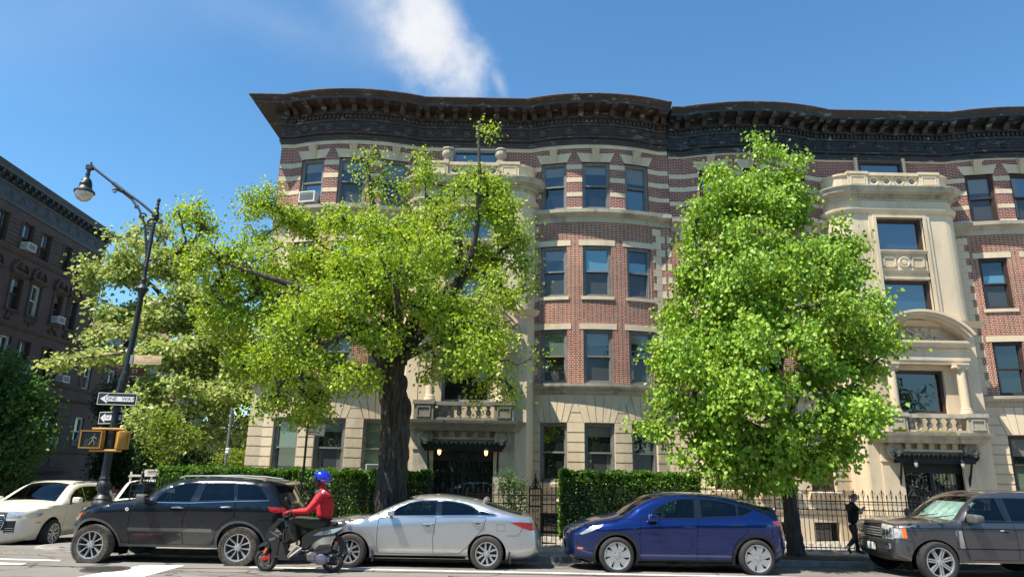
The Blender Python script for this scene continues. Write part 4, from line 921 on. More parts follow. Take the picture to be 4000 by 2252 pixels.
def turret_house():
    c = at(545, 1330, Y=54); b = thing('turret_house', 'grey stone house with a round tiled turret roof behind the plane tree', 'house', (c.x, 54, -2), world=True)
    ze = at(545, 1322, Y=54).z; za = ze + 2.9
    w = MB(); w.lathe([(2.1, -2.5), (2.1, ze - 2.4), (2.2, ze - 2.3), (2.2, ze - 2.2), (2.1, ze - 2.1), (2.1, ze)], (c.x, 54, 0), 24); w.build('turret_wall', MATS['grey_stone'], b)
    r = MB(); r.lathe([(2.15, ze - .25), (2.6, ze - .12), (2.62, ze), (1.9, ze + .75), (1.0, ze + 1.9), (.25, za - .15), (.2, za), (0, za + .05)], (c.x, 54, 0), 28); r.build('turret_roof', mat('clay_tiles', (0.36, 0.23, 0.17), .85, .25, 9), b)
    m = MB(); m.box(c.x - 9, c.x + 1.5, 54.5, 64, -2.5, ze - .6); m.build('wall', MATS['grey_stone'], b, smooth=False)
    rf = MB(); rf.prism([(-9.2, ze - .6), (1.7, ze - .6), (-3.5, ze + 2.2)], lambda p: (c.x + p[0], 54.3, p[1]), lambda p: (c.x + p[0], 64, p[1])); rf.build('roof', MATS['clay_tiles'], b, smooth=False)
    for k in range(7):
        a = -2.55 + k * .36
        for z0, z1 in ((ze - 3.9, ze - 2.6), (ze - 1.9, ze - .4), (ze - 7, ze - 5.4)):
            M = Matrix.Translation((c.x + 2.1 * math.cos(a), 54 + 2.1 * math.sin(a), 0)) @ Matrix.Rotation(a, 4, 'Z'); g = MB(); g.box(-.03, .03, -.27, .27, z0, z1, M); o = g.build('window', MATS['pane_dark'], b, smooth=False)
            f = MB(); f.box(-.02, .06, -.33, -.27, z0, z1, M); f.box(-.02, .06, .27, .33, z0, z1, M); f.box(-.02, .08, -.36, .36, z0 - .08, z0, M); f.box(-.02, .06, -.33, .33, (z0 + z1) / 2, (z0 + z1) / 2 + .06, M); f.build('frame', MATS['frame_pale'], o, smooth=False)
turret_house()
def brick_house():
    c = at(405, 1530, Y=50); b = thing('brick_house', 'small red brick house front glimpsed behind the lamp post', 'house', (c.x, 50, -2), world=True)
    w = MB(); F = Flat(50); hs = [(c.x - .5, c.x + .5, .8, 2.4), (c.x - .5, c.x + .5, 4.0, 5.6)]
    fwall(w, F, c.x - 1.3, c.x + 1.5, -2.5, 7.7, hs); w.quad((c.x - 1.3, 50, 7.7), (c.x + 1.5, 50, 7.7), (c.x + 1.5, 58, 7.7), (c.x - 1.3, 58, 7.7)); w.quad((c.x + 1.5, 50, -2.5), (c.x + 1.5, 58, -2.5), (c.x + 1.5, 58, 7.7), (c.x + 1.5, 50, 7.7)); w.quad((c.x - 1.3, 50, -2.5), (c.x - 1.3, 58, -2.5), (c.x - 1.3, 58, 7.7), (c.x - 1.3, 50, 7.7)); w.build('wall', MATS['red_brick'], b, smooth=False)
    for h in hs: window(F, *h, b, 'frame_pale', 'pane_dark', 'pane_dark')
    k = MB(); fprofile(k, F, c.x - 1.3, c.x + 1.5, [(0, 7.4), (.2, 7.5), (.3, 7.7), (0, 7.8)]); k.build('cornice', MATS['grey_stone'], b, smooth=False)
brick_house()
# ================================================================== trees
def bark(name, c, c2, sx=1.0):
    m = mat(name, c, 0.95, 0.3, 6.0, bump=0.0); nt = m.node_tree; L = nt.links; b = nt.nodes['Principled BSDF']
    tc = N(nt, 'ShaderNodeTexCoord'); mp = N(nt, 'ShaderNodeMapping'); mp.inputs['Scale'].default_value = (14, 14, 1.6); L.new(tc.outputs['Object'], mp.inputs[0])
    n = N(nt, 'ShaderNodeTexNoise', inp={'Scale': 1.0, 'Detail': 6.0, 'Roughness': 0.65}); L.new(mp.outputs[0], n.inputs['Vector'])
    r = N(nt, 'ShaderNodeValToRGB'); r.color_ramp.elements[0].position = .4; r.color_ramp.elements[1].position = .62; r.color_ramp.elements[0].color = (*c2, 1); r.color_ramp.elements[1].color = (*c, 1); L.new(n.outputs[0], r.inputs[0]); L.new(r.outputs[0], b.inputs['Base Color'])
    bp = N(nt, 'ShaderNodeBump', inp={'Strength': 1.0, 'Distance': 0.05}); L.new(n.outputs[0], bp.inputs['Height']); L.new(bp.outputs[0], b.inputs['Normal']); return m
bark('bark_dark', (0.11, 0.09, 0.07), (0.03, 0.025, 0.02)); bark('bark_grey', (0.12, 0.095, 0.075), (0.05, 0.04, 0.032))
def plane_bark():
    m = mat('bark_plane', (0.33, 0.25, 0.15), 0.9, 0.2, 3.0, bump=.3); nt = m.node_tree; L = nt.links; b = nt.nodes['Principled BSDF']
    tc = N(nt, 'ShaderNodeTexCoord'); n = N(nt, 'ShaderNodeTexVoronoi', inp={'Scale': 5.0}); L.new(tc.outputs['Object'], n.inputs['Vector'])
    r = N(nt, 'ShaderNodeMapRange', inp={'From Min': .45, 'From Max': .55}); L.new(n.outputs['Color'], r.inputs[0]); x = N(nt, 'ShaderNodeMixRGB'); x.inputs[1].default_value = (.38, .29, .17, 1); x.inputs[2].default_value = (.11, .095, .06, 1); L.new(r.outputs[0], x.inputs[0]); L.new(x.outputs[0], b.inputs['Base Color'])
plane_bark()
leaf_mat('leaf_spring', (0.12, 0.25, 0.018), (0.50, 0.61, 0.08), .38, .45); leaf_mat('leaf_linden', (0.075, 0.21, 0.016), (0.42, 0.58, 0.075), .33, .46); leaf_mat('leaf_plane', (0.15, 0.25, 0.045), (0.56, 0.61, 0.22), .34)
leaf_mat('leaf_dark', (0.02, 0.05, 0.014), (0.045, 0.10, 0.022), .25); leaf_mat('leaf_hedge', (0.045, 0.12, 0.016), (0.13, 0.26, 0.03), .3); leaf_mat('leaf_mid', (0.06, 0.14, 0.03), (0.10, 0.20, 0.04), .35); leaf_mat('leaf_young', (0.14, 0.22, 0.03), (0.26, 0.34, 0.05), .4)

def leaves(name, P, axis, nrm, size, m, parent, w=0.42, tint=None, fold=0.18):
    """one mesh of many folded six-cornered leaves"""
    n = len(P); axis = axis / np.maximum(1e-6, np.linalg.norm(axis, axis=1))[:, None]
    side = np.cross(axis, nrm); side /= np.maximum(1e-6, np.linalg.norm(side, axis=1))[:, None]; up = np.cross(side, axis)
    s = size[:, None]; V = np.empty((n, 6, 3))
    for k, (a, b, c) in enumerate(((0, 0, 0), (.28, w * .92, fold), (.66, w * .8, fold * .8), (1, 0, -.1), (.66, -w * .8, fold * .8), (.28, -w * .92, fold))):
        V[:, k] = P + s * (axis * a + side * b + up * c)
    me = bpy.data.meshes.new(name); me.vertices.add(n * 6); me.vertices.foreach_set('co', V.ravel())
    q = (np.arange(n)[:, None] * 6 + np.array([0, 1, 2, 3, 0, 3, 4, 5])[None]).ravel().astype(np.int32)
    me.loops.add(n * 8); me.loops.foreach_set('vertex_index', q); me.polygons.add(n * 2); me.polygons.foreach_set('loop_start', np.arange(n * 2, dtype=np.int32) * 4)
    at_ = me.attributes.new('tint', 'FLOAT', 'FACE'); t = rng.random(n) if tint is None else tint; at_.data.foreach_set('value', np.repeat(t, 2).astype(np.float32))
    me.materials.append(m); me.update(); me.validate(); return link(name, me, parent)
def unit(n): v = rng.normal(size=(n, 3)); return v / np.linalg.norm(v, axis=1)[:, None]
def tree(name, label, base, limbs, clumps, nat, nleaf, lsize, lm, bm, droop=0.5, sigma=0.2, twig=0.006, group=None, lw=.42, cat='tree', upb=.7, bare=None, sub=0, qs=(.40, .70)):
    if sub:                                            # break every clump into uneven smaller ones, leaving gaps
        nc = []
        for c in clumps:
            for k in range(sub):
                v = unit(1)[0] * rng.random() ** .5; q = rng.uniform(*qs); nc.append((c[0] + v[0] * c[3] * .80, c[1] + v[1] * c[4] * .85, c[2] + v[2] * c[5] * .85, c[3] * q, c[4] * q, c[5] * q, c[6] if len(c) > 6 else 1))
        clumps = nc
    t = thing(name, label, cat, base, world=True, group=group)
    pos, rad, par = [], [], []
    tr = MB()
    for P, r0, r1 in limbs:
        C = catmull(P, 6); L = len(C); R = [lerp(r0, r1, (k / (L - 1)) ** .8) * (1 + .05 * math.sin(k * 1.9)) for k in range(L)]
        tr.tube(C, R, 14 if r0 > .15 else 8)
        for p, r in zip(C, R):
            if p.z > P[0][2] + min(.6, .25 * abs(P[-1][2] - P[0][2])) or len(pos) > 40: pos.append(tuple(p)); rad.append(r); par.append(-1)
    # attraction points in the crown, joined to the growing skeleton one after another
    w = np.array([c[3] * c[4] * c[5] * (c[6] if len(c) > 6 else 1) for c in clumps]); pick = rng.choice(len(clumps), nat, p=w / w.sum())
    C = np.array([c[:6] for c in clumps])[pick]; A = C[:, :3] + unit(nat) * (rng.random(nat) ** (1 / 2.4))[:, None] * C[:, 3:6]
    lp = np.array(pos); d0 = np.array([np.min(((lp - a) ** 2).sum(1)) for a in A]); A = A[np.argsort(d0)]
    P = np.zeros((len(pos) + 2 * nat, 3)); P[:len(pos)] = pos; n0 = n = len(pos); par = par + [0] * (2 * nat)
    for a in A:
        d = ((P[:n] - a) ** 2).sum(1) + 0.35 * np.maximum(0, P[:n, 2] - a[2]) ** 2; k = int(np.argmin(d)); p = P[k]; L = np.linalg.norm(a - p)
        P[n] = (p + a) / 2 + rng.normal(size=3) * .08 * L + [0, 0, .07 * L]; par[n] = k; P[n + 1] = a; par[n + 1] = n; n += 2
    cnt = np.ones(n)
    for k in range(n - 1, n0 - 1, -1): cnt[par[k]] += cnt[k] if par[k] >= n0 else 0
    rr = np.minimum(twig * cnt ** .52, .09); rr[:n0] = rad
    for k in range(n0, n):
        q = par[k]; tr.tube([P[q], P[k]], [min(rr[q], rr[k] * 1.4), rr[k]], 5 if rr[k] > .014 else 3, caps=False)
    tr.build('trunk', bm, t)
    per = nleaf // (n - n0); K = np.repeat(np.arange(n0, n), per); f = rng.random(len(K))[:, None]
    base_ = P[np.array(par)[K]] * (1 - f) + P[K] * f
    sx, sz = sigma if isinstance(sigma, tuple) else (sigma, sigma); sigma = sx; off = rng.normal(size=(len(K), 3)) * np.array([sx, sx, sz]); off[:, 2] -= sz * droop * .6
    ax = unit(len(K)) * .8 + off / sigma * .35; ax[:, 2] -= droop
    nr = unit(len(K)) * .75 + np.array([0, 0, upb])
    cl = rng.random(n)[K] * .45 + rng.random(len(K)) * .55
    leaves('crown', base_ + off, ax, nr, lsize * (.65 + .7 * rng.random(len(K))), lm, t, w=lw, tint=cl)
    return t
def E(px, py, Y, rx, rz, ry=1.0, dens=1.0):
    """crown clump: centre seen at (px, py), half sizes in photograph pixels, depth half size in metres"""
    c = at(px, py, Y=Y); s = (c - Vector((0, 0, CAM_H))).dot(FW) / FOC; return (c.x, c.y, c.z, rx * s, ry, rz * s * 1.02, dens)
def limb(D, *pts): return [tuple(at(x, y, Y=D + (p[0] if p else 0))) for x, y, *p in pts]

# big linden with the dark trunk
LD_ = 17.6; b = at(1528, 1985, Y=LD_); zb = z_walk(b.x, LD_)
trunk = [(b.x - .02, LD_, zb - .1), (b.x + .0, LD_, zb + .25)] + limb(LD_, (1528, 1900), (1540, 1760), (1545, 1620), (1530, 1500), (1530, 1400), (1535, 1330))
limbs = [(trunk, .42, .335), (limb(LD_, (1535, 1370), (1525, 1250), (1500, 1080), (1470, 900), (1450, 760), (1430, 620), (1405, 560)), .21, .012),
         (limb(LD_, (1560, 1420), (1590, 1300), (1640, 1150), (1660, 980), (1665, 840), (1660, 700)), .2, .012), (limb(LD_, (1570, 1390), (1680, 1260), (1800, 1100, -.5), (1860, 900, -.8), (1872, 700, -.8), (1870, 520, -.8), (1880, 460, -.8)), .17, .010),
         (limb(LD_, (1520, 1430), (1440, 1330, -.6), (1330, 1220, -1.4), (1180, 1130, -2), (1040, 1080, -2.2), (860, 1020, -2.2)), .22, .03), (limb(LD_, (1525, 1480), (1400, 1440, .5), (1250, 1420, 1), (1100, 1380, 1.2), (950, 1400, 1.2)), .18, .03),
         (limb(LD_, (1510, 1300), (1400, 1150, 1.2), (1280, 980, 2), (1150, 860, 2.3)), .16, .02), (limb(LD_, (1560, 1400), (1700, 1340, -1), (1850, 1290, -1.6), (2000, 1250, -1.8)), .15, .02), (limb(LD_, (1600, 1300), (1720, 1150, 1.2), (1880, 1000, 1.8), (2000, 900, 2)), .15, .02),
         (limb(LD_, (1520, 1400), (1420, 1300, -1.6), (1300, 1330, -2.6), (1180, 1450, -3)), .13, .02), (limb(LD_, (1545, 1400), (1560, 1250, -1.8), (1540, 1100, -2.8), (1480, 1000, -3)), .14, .02)]
cl = [E(1410, 600, 17.6, 40, 50, .5, .5), E(1440, 720, 17.6, 110, 110, .9, .7), E(1660, 640, 17.6, 45, 90, .6, 1.2), E(1665, 800, 17.6, 110, 110, 1.1, 1.1), E(1925, 530, 16.9, 45, 80, .5, 1.2), E(1880, 680, 16.9, 90, 110, .9, 1), E(1930, 800, 17.2, 120, 130, 1.2, 1.1), E(1560, 760, 17.6, 70, 90, .8, .7), E(1770, 780, 17.2, 70, 100, .8, .7),
      E(1500, 900, 17.4, 150, 110, 1.5, .8), E(1320, 860, 18.5, 130, 100, 1.3, .9), E(1130, 830, 19, 140, 90, 1.3, 1), E(960, 860, 18.5, 130, 90, 1.4, 1), E(800, 880, 17, 110, 110, 1.3, 1), E(700, 1000, 16.5, 50, 90, .8, .5), E(780, 1060, 16, 110, 130, 1.5, 1), E(960, 1040, 16.6, 160, 140, 2, 1), E(1180, 1020, 17.5, 170, 140, 2.2, 1), E(1400, 1050, 16.5, 170, 140, 2.4, 1),
      E(1620, 1000, 16.5, 170, 140, 2.4, 1), E(1830, 960, 17.5, 150, 130, 2, 1), E(1990, 900, 18.3, 90, 110, 1.3, .9), E(2040, 1010, 17.8, 70, 80, 1, .7), E(840, 1230, 16, 110, 120, 1.6, 1), E(1020, 1250, 16.5, 150, 130, 2.2, 1), E(1230, 1230, 15.6, 160, 130, 2, 1), E(1420, 1240, 15.2, 150, 130, 1.6, 1), E(1700, 1200, 15.8, 170, 150, 2, 1),
      E(1880, 1160, 16.5, 150, 150, 2, 1), E(2010, 1170, 17, 70, 110, 1.2, .8), E(900, 1420, 17, 120, 120, 1.5, 1), E(1090, 1430, 16.2, 150, 120, 2, 1), E(1270, 1420, 15.2, 140, 130, 1.6, 1), E(1120, 1570, 16.5, 110, 90, 1.4, .9), E(1240, 1560, 16, 90, 90, 1.2, .8), E(1400, 1500, 15.4, 90, 100, 1, .7), E(1640, 1440, 16, 80, 110, 1.2, .45),
      E(1780, 1380, 16.2, 130, 120, 1.6, 1), E(1930, 1390, 16.5, 120, 130, 1.5, .9), E(2040, 1380, 16.8, 60, 90, .9, .7), E(1990, 1530, 16.6, 70, 90, .8, .7), E(1880, 1530, 16.4, 80, 60, .8, .6), E(2120, 1400, 16.9, 60, 40, .6, .4), E(1080, 1650, 16.4, 70, 50, .7, .5), E(2110, 1150, 17.5, 45, 60, .6, .4)]
tree('linden_tree', 'large spreading linden with thick dark trunk and yellow green spring leaves on the pavement', (b.x, LD_, zb), limbs, cl, 1600, 78000, .076, MATS['leaf_spring'], MATS['bark_dark'], droop=.5, sigma=(.17, .12), upb=.5, twig=.0075, sub=4)
t1 = list(col.objects)[-2]
for px, py, q in ((1582, 1600, .17), (1500, 1700, .10), (1575, 1500, .12)):
    kn = MB(); p = at(px, py, Y=LD_ - .16); kn.ball(p, q, q * .8, q * 2.0, 14, 10); kn.build('burl', MATS['bark_dark'], t1.parent)

# right linden, dense and pointed
RD = 17.7; b = at(3112, 2200, Y=RD); zb = z_walk(b.x, RD)
limbs = [([(b.x + .03, RD, zb - .1), (b.x + .01, RD, zb + .2)] + limb(RD, (3100, 2080), (3080, 1920), (3060, 1750), (3035, 1560), (3000, 1350), (2970, 1150), (2960, 950), (2950, 750), (2945, 580)), .26, .03),
         (limb(RD, (3040, 1650), (3010, 1540, -.5), (2900, 1350, -1), (2800, 1150, -1.2), (2740, 950, -1.2)), .13, .02), (limb(RD, (3045, 1690), (3110, 1550, .4), (3180, 1350, .6), (3230, 1150, .6), (3250, 950, .5)), .13, .02), (limb(RD, (3030, 1500), (3080, 1250, -1), (3080, 1000, -1), (3075, 800, -.8)), .10, .02),
         (limb(RD, (3050, 1720), (2900, 1640, -.8), (2700, 1560, -1.2), (2520, 1640, -1.4)), .10, .015), (limb(RD, (3055, 1700), (3220, 1600, -.6), (3380, 1450, -1), (3480, 1350, -1)), .09, .015), (limb(RD, (3030, 1450), (2880, 1300, 1.2), (2720, 1250, 1.8), (2600, 1250, 2)), .09, .015)]
cl = [E(2950, 550, 17.7, 40, 60, .5, .9), E(3070, 570, 17.3, 38, 60, .5, .9), E(2960, 660, 17.7, 90, 80, .9), E(3080, 680, 17.3, 70, 80, .8), E(2800, 660, 17.6, 70, 80, .8, .9), E(2830, 790, 17.6, 120, 100, 1.2), E(3010, 800, 17.4, 130, 110, 1.3), E(2740, 900, 17.5, 90, 110, 1.2), E(2900, 950, 16.8, 150, 120, 1.6), E(3130, 800, 17.5, 50, 90, .8), E(3110, 940, 17.2, 120, 110, 1.5), E(3250, 930, 17.6, 80, 90, 1),
      E(2690, 1060, 17.3, 80, 120, 1.3), E(2820, 1120, 16.4, 130, 130, 1.8), E(3020, 1110, 16.2, 160, 130, 1.9), E(3220, 1090, 17, 140, 130, 1.7), E(3350, 1020, 17.6, 70, 100, 1), E(2680, 1250, 17, 110, 120, 1.7), E(2860, 1300, 16, 160, 140, 2), E(3080, 1300, 16, 170, 140, 2), E(3280, 1260, 16.8, 150, 130, 1.8), E(3420, 1220, 17.5, 70, 110, 1.1, .8), E(2580, 1380, 17, 90, 70, 1.2), E(2700, 1430, 16.3, 140, 110, 1.8),
      E(2900, 1490, 15.8, 160, 130, 1.8), E(3110, 1490, 15.8, 160, 130, 1.8), E(3300, 1420, 16.6, 140, 120, 1.6), E(3460, 1370, 17.4, 70, 80, .9, .8), E(2600, 1540, 16.4, 90, 80, 1.1, .9), E(2490, 1660, 16.4, 60, 40, .6, .8), E(2590, 1650, 16.2, 80, 70, .8, .9), E(2730, 1600, 16, 120, 90, 1.4), E(2860, 1690, 15.9, 120, 120, 1.5), E(3020, 1700, 15.8, 130, 120, 1.6), E(3200, 1640, 15.9, 150, 120, 1.6), E(3330, 1585, 16.4, 85, 100, 1.2, .9),
      E(2800, 1815, 16, 80, 60, 1, .8), E(2930, 1830, 16, 100, 70, 1.2), E(3080, 1810, 15.9, 120, 75, 1.3), E(3200, 1790, 16, 90, 60, 1.2), E(2640, 1780, 16.1, 50, 30, .5, .5), E(3090, 1880, 16.2, 90, 35, .8, .9), E(2940, 1880, 16.2, 90, 40, .8, .9), E(2830, 1860, 16.2, 60, 35, .7, .7), E(3210, 1860, 16.3, 50, 30, .6, .7)]
tree('linden_tree', 'dense bright green linden with pointed crown in front of the black cornice building', (b.x, RD, zb), limbs, cl, 1450, 76000, .092, MATS['leaf_linden'], MATS['bark_grey'], droop=1.0, sigma=(.17, .12), lw=.5, upb=.4, twig=.007, sub=4, qs=(.36, .66))

# London plane down the side street
PD = 29.0; b = at(862, 1850, Y=PD)
limbs = [([(b.x + .2, PD, -1)] + limb(PD, (865, 1840), (845, 1700), (820, 1560), (790, 1430), (760, 1250), (700, 1080), (620, 900)), .36, .04), (limb(PD, (820, 1580), (760, 1480, -1), (640, 1380, -2), (480, 1380, -3), (300, 1400, -3.5), (170, 1420, -3.5)), .18, .02), (limb(PD, (790, 1430), (700, 1250, 1), (600, 1120, 1.5), (480, 1040, 1.5), (330, 1050, 1)), .18, .02),
         (limb(PD, (770, 1280), (820, 1050, 1), (850, 900, 1)), .15, .02), (limb(PD, (1090, 1800, 1.5), (1020, 1720, 1), (950, 1640, .5), (900, 1560)), .13, .06)]
cl = [E(640, 880, 29, 60, 60, 1.5, .25), E(500, 920, 29.5, 90, 90, 1.5, .12), E(430, 1050, 29, 90, 90, 1.5, .4), E(340, 1060, 28.5, 50, 60, 1, .5), E(560, 1060, 29.5, 110, 110, 2, .5), E(720, 1000, 29.5, 120, 120, 2, .6), E(520, 1210, 29, 130, 110, 2, .6), E(700, 1210, 28.6, 150, 120, 2.2, .9), E(480, 1330, 27.8, 130, 80, 1.8, .5), E(400, 1380, 26.5, 120, 45, 1, .8), E(230, 1420, 25.6, 80, 30, .7, .9), E(330, 1370, 25.8, 60, 40, .8, .8),
      E(650, 1380, 27.6, 130, 110, 2, 1), E(820, 1370, 28, 150, 130, 2, 1), E(600, 1530, 26.8, 110, 90, 1.6, 1), E(760, 1530, 26.6, 150, 110, 2, 1.1), E(930, 1500, 27.5, 130, 130, 2, 1), E(560, 1620, 26.5, 60, 60, 1.2, .6), E(680, 1650, 26.6, 100, 90, 1.5, 1), E(820, 1660, 26.8, 80, 70, 1.2, .7), E(960, 1660, 27.6, 90, 110, 1.5, .9), E(990, 1790, 28, 60, 50, 1, .7), E(900, 1250, 28.5, 140, 130, 2, .9), E(1020, 1400, 27.8, 100, 150, 1.6, .8), E(760, 1760, 27, 40, 35, .7, .4)]
tree('plane_tree', 'pale leaved plane tree with mottled tan trunk beside the corner building', (b.x, PD, -.6), limbs, cl, 800, 38000, .15, MATS['leaf_plane'], MATS['bark_plane'], droop=.5, sigma=(.26, .14), twig=.011, lw=.5, upb=1.0, sub=4)
# shaded tree at the far left
SD = 27.5; b = at(60, 1960, Y=SD)
cl = [E(20, 1450, 27.5, 110, 70, 1.4), E(70, 1560, 27.2, 130, 80, 1.6), E(-60, 1600, 27.5, 140, 130, 2), E(60, 1690, 26.8, 130, 70, 1.5), E(130, 1760, 26.8, 60, 40, .8, .7), E(-50, 1800, 27, 150, 100, 2)]
tree('maple_tree', 'mid green tree at the left edge before the brownstone', (b.x, SD, -.8), [([(b.x - 1, SD, -1)] + limb(SD, (0, 1900), (10, 1700), (0, 1500)), .16, .03)], cl, 350, 15000, .13, MATS['leaf_mid'], MATS['bark_grey'], droop=.4, sigma=.24)
# dark evergreens behind the lamp post
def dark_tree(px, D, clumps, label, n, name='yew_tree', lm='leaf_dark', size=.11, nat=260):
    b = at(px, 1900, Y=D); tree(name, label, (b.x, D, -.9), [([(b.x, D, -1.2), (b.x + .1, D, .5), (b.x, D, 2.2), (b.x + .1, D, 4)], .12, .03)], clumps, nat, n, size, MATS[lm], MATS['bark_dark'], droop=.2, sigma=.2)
dark_tree(480, 37, [E(470, 1560, 37, 90, 100, 1.5), E(500, 1700, 36.5, 110, 100, 1.5), E(430, 1800, 36.5, 80, 90, 1.3), E(560, 1820, 36.5, 90, 90, 1.5)], 'dark evergreen tree right behind the street lamp', 16000)
dark_tree(660, 34, [E(640, 1720, 34, 110, 80, 1.2), E(700, 1790, 34, 120, 70, 1.2), E(590, 1760, 34, 70, 90, 1)], 'dark evergreen bush between the lamp and the plane trunk', 9000)
dark_tree(1000, 36, [E(960, 1720, 36, 90, 90, 1.2), E(1010, 1800, 36, 60, 60, 1), E(890, 1800, 36, 90, 60, 1.2)], 'dark evergreen bush behind the plane trunk', 8000)
dark_tree(500, 40, [E(470, 1850, 40, 120, 50, 1), E(560, 1830, 40, 90, 60, 1)], 'low dark bush added behind the white van to darken the background', 7000)  # added bush, darkens the red wall that would show behind the van
dark_tree(800, 39, [E(800, 1730, 39, 90, 60, 1), E(780, 1800, 39, 110, 50, 1)], 'dark evergreen bush added left of the plane trunk to cover a bright patch', 9000)  # added bush, covers the bright patch between the trunk and the houses
# saplings and shrubs in the corner garden
def shrub(name, label, px, py0, D, clumps, n, lm, size=.07, nat=120, cat='shrub', stems=3):
    b = at(px, py0, Y=D); L = []
    for k in range(stems):
        c = clumps[k % len(clumps)]; L.append(([(b.x + .08 * k, D, b.z), (lerp(b.x, c[0], .4) + .1 * k, D, lerp(b.z, c[2], .5)), (c[0], c[1], c[2])], .03, .008))
    tree(name, label, (b.x, D, b.z), L, clumps, nat, n, size, MATS[lm], MATS['bark_grey'], droop=.3, sigma=.12, twig=.004, cat=cat)
shrub('sapling', 'thin young tree with sparse yellow green leaves behind the long hedge', 640, 1850, 24.5, [E(650, 1640, 24.5, 70, 60, .6, .6), E(600, 1700, 24.5, 60, 60, .6, .5), E(720, 1690, 24.3, 80, 60, .6, .4), E(640, 1780, 24.3, 70, 50, .5, .4)], 2600, 'leaf_young', .085, 150, cat='young tree')
shrub('shrub', 'light green shrub behind the long hedge at the foot of the plane tree', 920, 1850, 25, [E(880, 1800, 25, 50, 35, .4), E(940, 1790, 25, 40, 45, .4), E(800, 1830, 25, 40, 20, .3)], 1800, 'leaf_young', .07)
shrub('rose_bush', 'leggy rose bush climbing the fence right of the doorway numbered 92', 2000, 2010, 21.6, [E(1985, 1890, 21.6, 40, 50, .3), E(2010, 1960, 21.6, 50, 50, .3), E(2035, 1900, 21.6, 25, 40, .3, .6), E(1975, 1840, 21.6, 20, 25, .2, .4)], 1500, 'leaf_mid', .055)
# park wood behind the camera, mirrored in the windows
n = 70000; P = np.stack([rng.uniform(-40, 40, n), rng.uniform(-28, -16, n), rng.uniform(0, 11, n)], 1); hh = 8.5 + 2.2 * np.sin(P[:, 0] * .7) + 1.3 * np.sin(P[:, 0] * 1.9 + 1); P[:, 2] *= hh / 11
tag(leaves('park_woodland', P, unit(n), unit(n), np.full(n, .38), MATS['leaf_mid'], None), kind='stuff')
# ================================================================== hedges and iron railings
IR = MATS['iron_black']; GZ = -0.19
def hedge(name, label, x0, x1, y0, y1, z0, z1, n, group='clipped hedges behind the railings', bare=0.0):
    n = int(n * 2.3)
    t = thing(name, label, 'hedge', ((x0 + x1) / 2, (y0 + y1) / 2, z0), world=True, group=group)
    st = MB(); k = max(3, int((x1 - x0) / .22))
    for i in range(k):
        x = lerp(x0 + .1, x1 - .1, (i + rng.random()) / k); y = rng.uniform(y0 + .2, y1 - .2); p = Vector((x, y, z0))
        st.tube([p, p + Vector((rng.normal() * .06, 0, .6)), p + Vector((rng.normal() * .2, rng.normal() * .1, z1 - z0 - .15))], [.022, .016, .006], 5)
        for j in range(4):
            z = rng.uniform(.25, z1 - z0 - .3); st.tube([p + Vector((0, 0, z)), p + Vector((rng.normal() * .25, rng.uniform(-.3, .2), z + .25))], [.01, .004], 4)
    st.build('stems', MATS['bark_dark'], t)
    P = np.stack([rng.uniform(x0, x1, n), rng.uniform(y0, y1, n), rng.uniform(z0 + .15, z1, n)], 1); N_ = unit(n) * .9
    f = rng.random(n); top, fr, sd = f < .30, (f >= .30) & (f < .78), (f >= .78) & (f < .86)
    wob = .05 * np.sin(P[:, 0] * 3.1 + P[:, 2] * 2.3) + .035 * np.sin(P[:, 0] * 7.7 + 1.3) + rng.normal(size=n) * .03
    P[top, 2] = z1 + wob[top]; N_[top] += (0, 0, .9); P[fr, 1] = y0 + np.abs(rng.normal(size=fr.sum())) * .10 + wob[fr]; N_[fr] += (0, -.8, .3)
    # rounded upper arris
    e = np.clip((P[:, 2] - (z1 - .18)) / .18, 0, 1); P[fr, 1] += .16 * e[fr] ** 2
    s = rng.random(n) < .5; P[sd & s, 0] = x0 + .08 * rng.random((sd & s).sum()); P[sd & ~s, 0] = x1 - .08 * rng.random((sd & ~s).sum())
    low = (P[:, 2] < z0 + .75) & (rng.random(n) < .35 + bare); keep = ~(fr & low)
    P, N_ = P[keep], N_[keep]; m = len(P)
    leaves('foliage', P, unit(m) + np.array([0, -.3, .4]), N_, .062 * (.7 + .7 * rng.random(m)), MATS['leaf_hedge'], t, w=.5)
hedge('hedge', 'long clipped green hedge behind the black SUV, left of the dark trunk', -10.5, -4.36, 21.15, 22.3, GZ, 1.73, 21000)
hedge('hedge', 'short clipped hedge directly behind the dark trunk beside the doorway', -4.18, -2.35, 21.15, 22.2, GZ, 1.74, 7000)
hedge('hedge', 'bushy clipped hedge behind the blue car', 1.58, 5.75, 21.1, 22.3, GZ, 1.84, 15000)

# railing parts shared by every length of fence
def spiral(mb, c, r, turns, start, sgn, t=.006, n=16):
    P = []
    for k in range(n):
        f = k / (n - 1); a = start + sgn * f * turns * 2 * PI; q = r * (1 - .82 * f); P.append((c[0] + q * math.cos(a), c[1], c[2] + q * math.sin(a)))
    mb.tube(P, t, 4)
def picket_mesh(tall):
    m = MB(); h = 1.62 if tall else 1.48
    m.tube([(0, 0, 0), (0, 0, h)], .010, 6)
    m.lathe([(.0, 0), (.022, .02), (.012, .045), (.026, .075), (.02, .10), (0, .17)], (0, 0, h - .01), 8)
    if tall:
        for s in (-1, 1): m.tube([(0, 0, h - .12), (s * .035, 0, h - .05), (s * .06, 0, h + .03), (s * .05, 0, h + .06)], .006, 4)
    for s in (-1, 1):
        spiral(m, (s * .036, 0, 1.335), .033, 1.2, PI if s > 0 else 0, -s); spiral(m, (s * .04, 0, 1.02), .036, 1.2, PI if s > 0 else 0, s)
        if tall: m.tube([(0, 0, 1.24), (s * .06, 0, 1.12), (s * .035, 0, 1.05)], .006, 4); spiral(m, (s * .036, 0, .2), .034, 1.2, PI if s > 0 else 0, s)
    return m
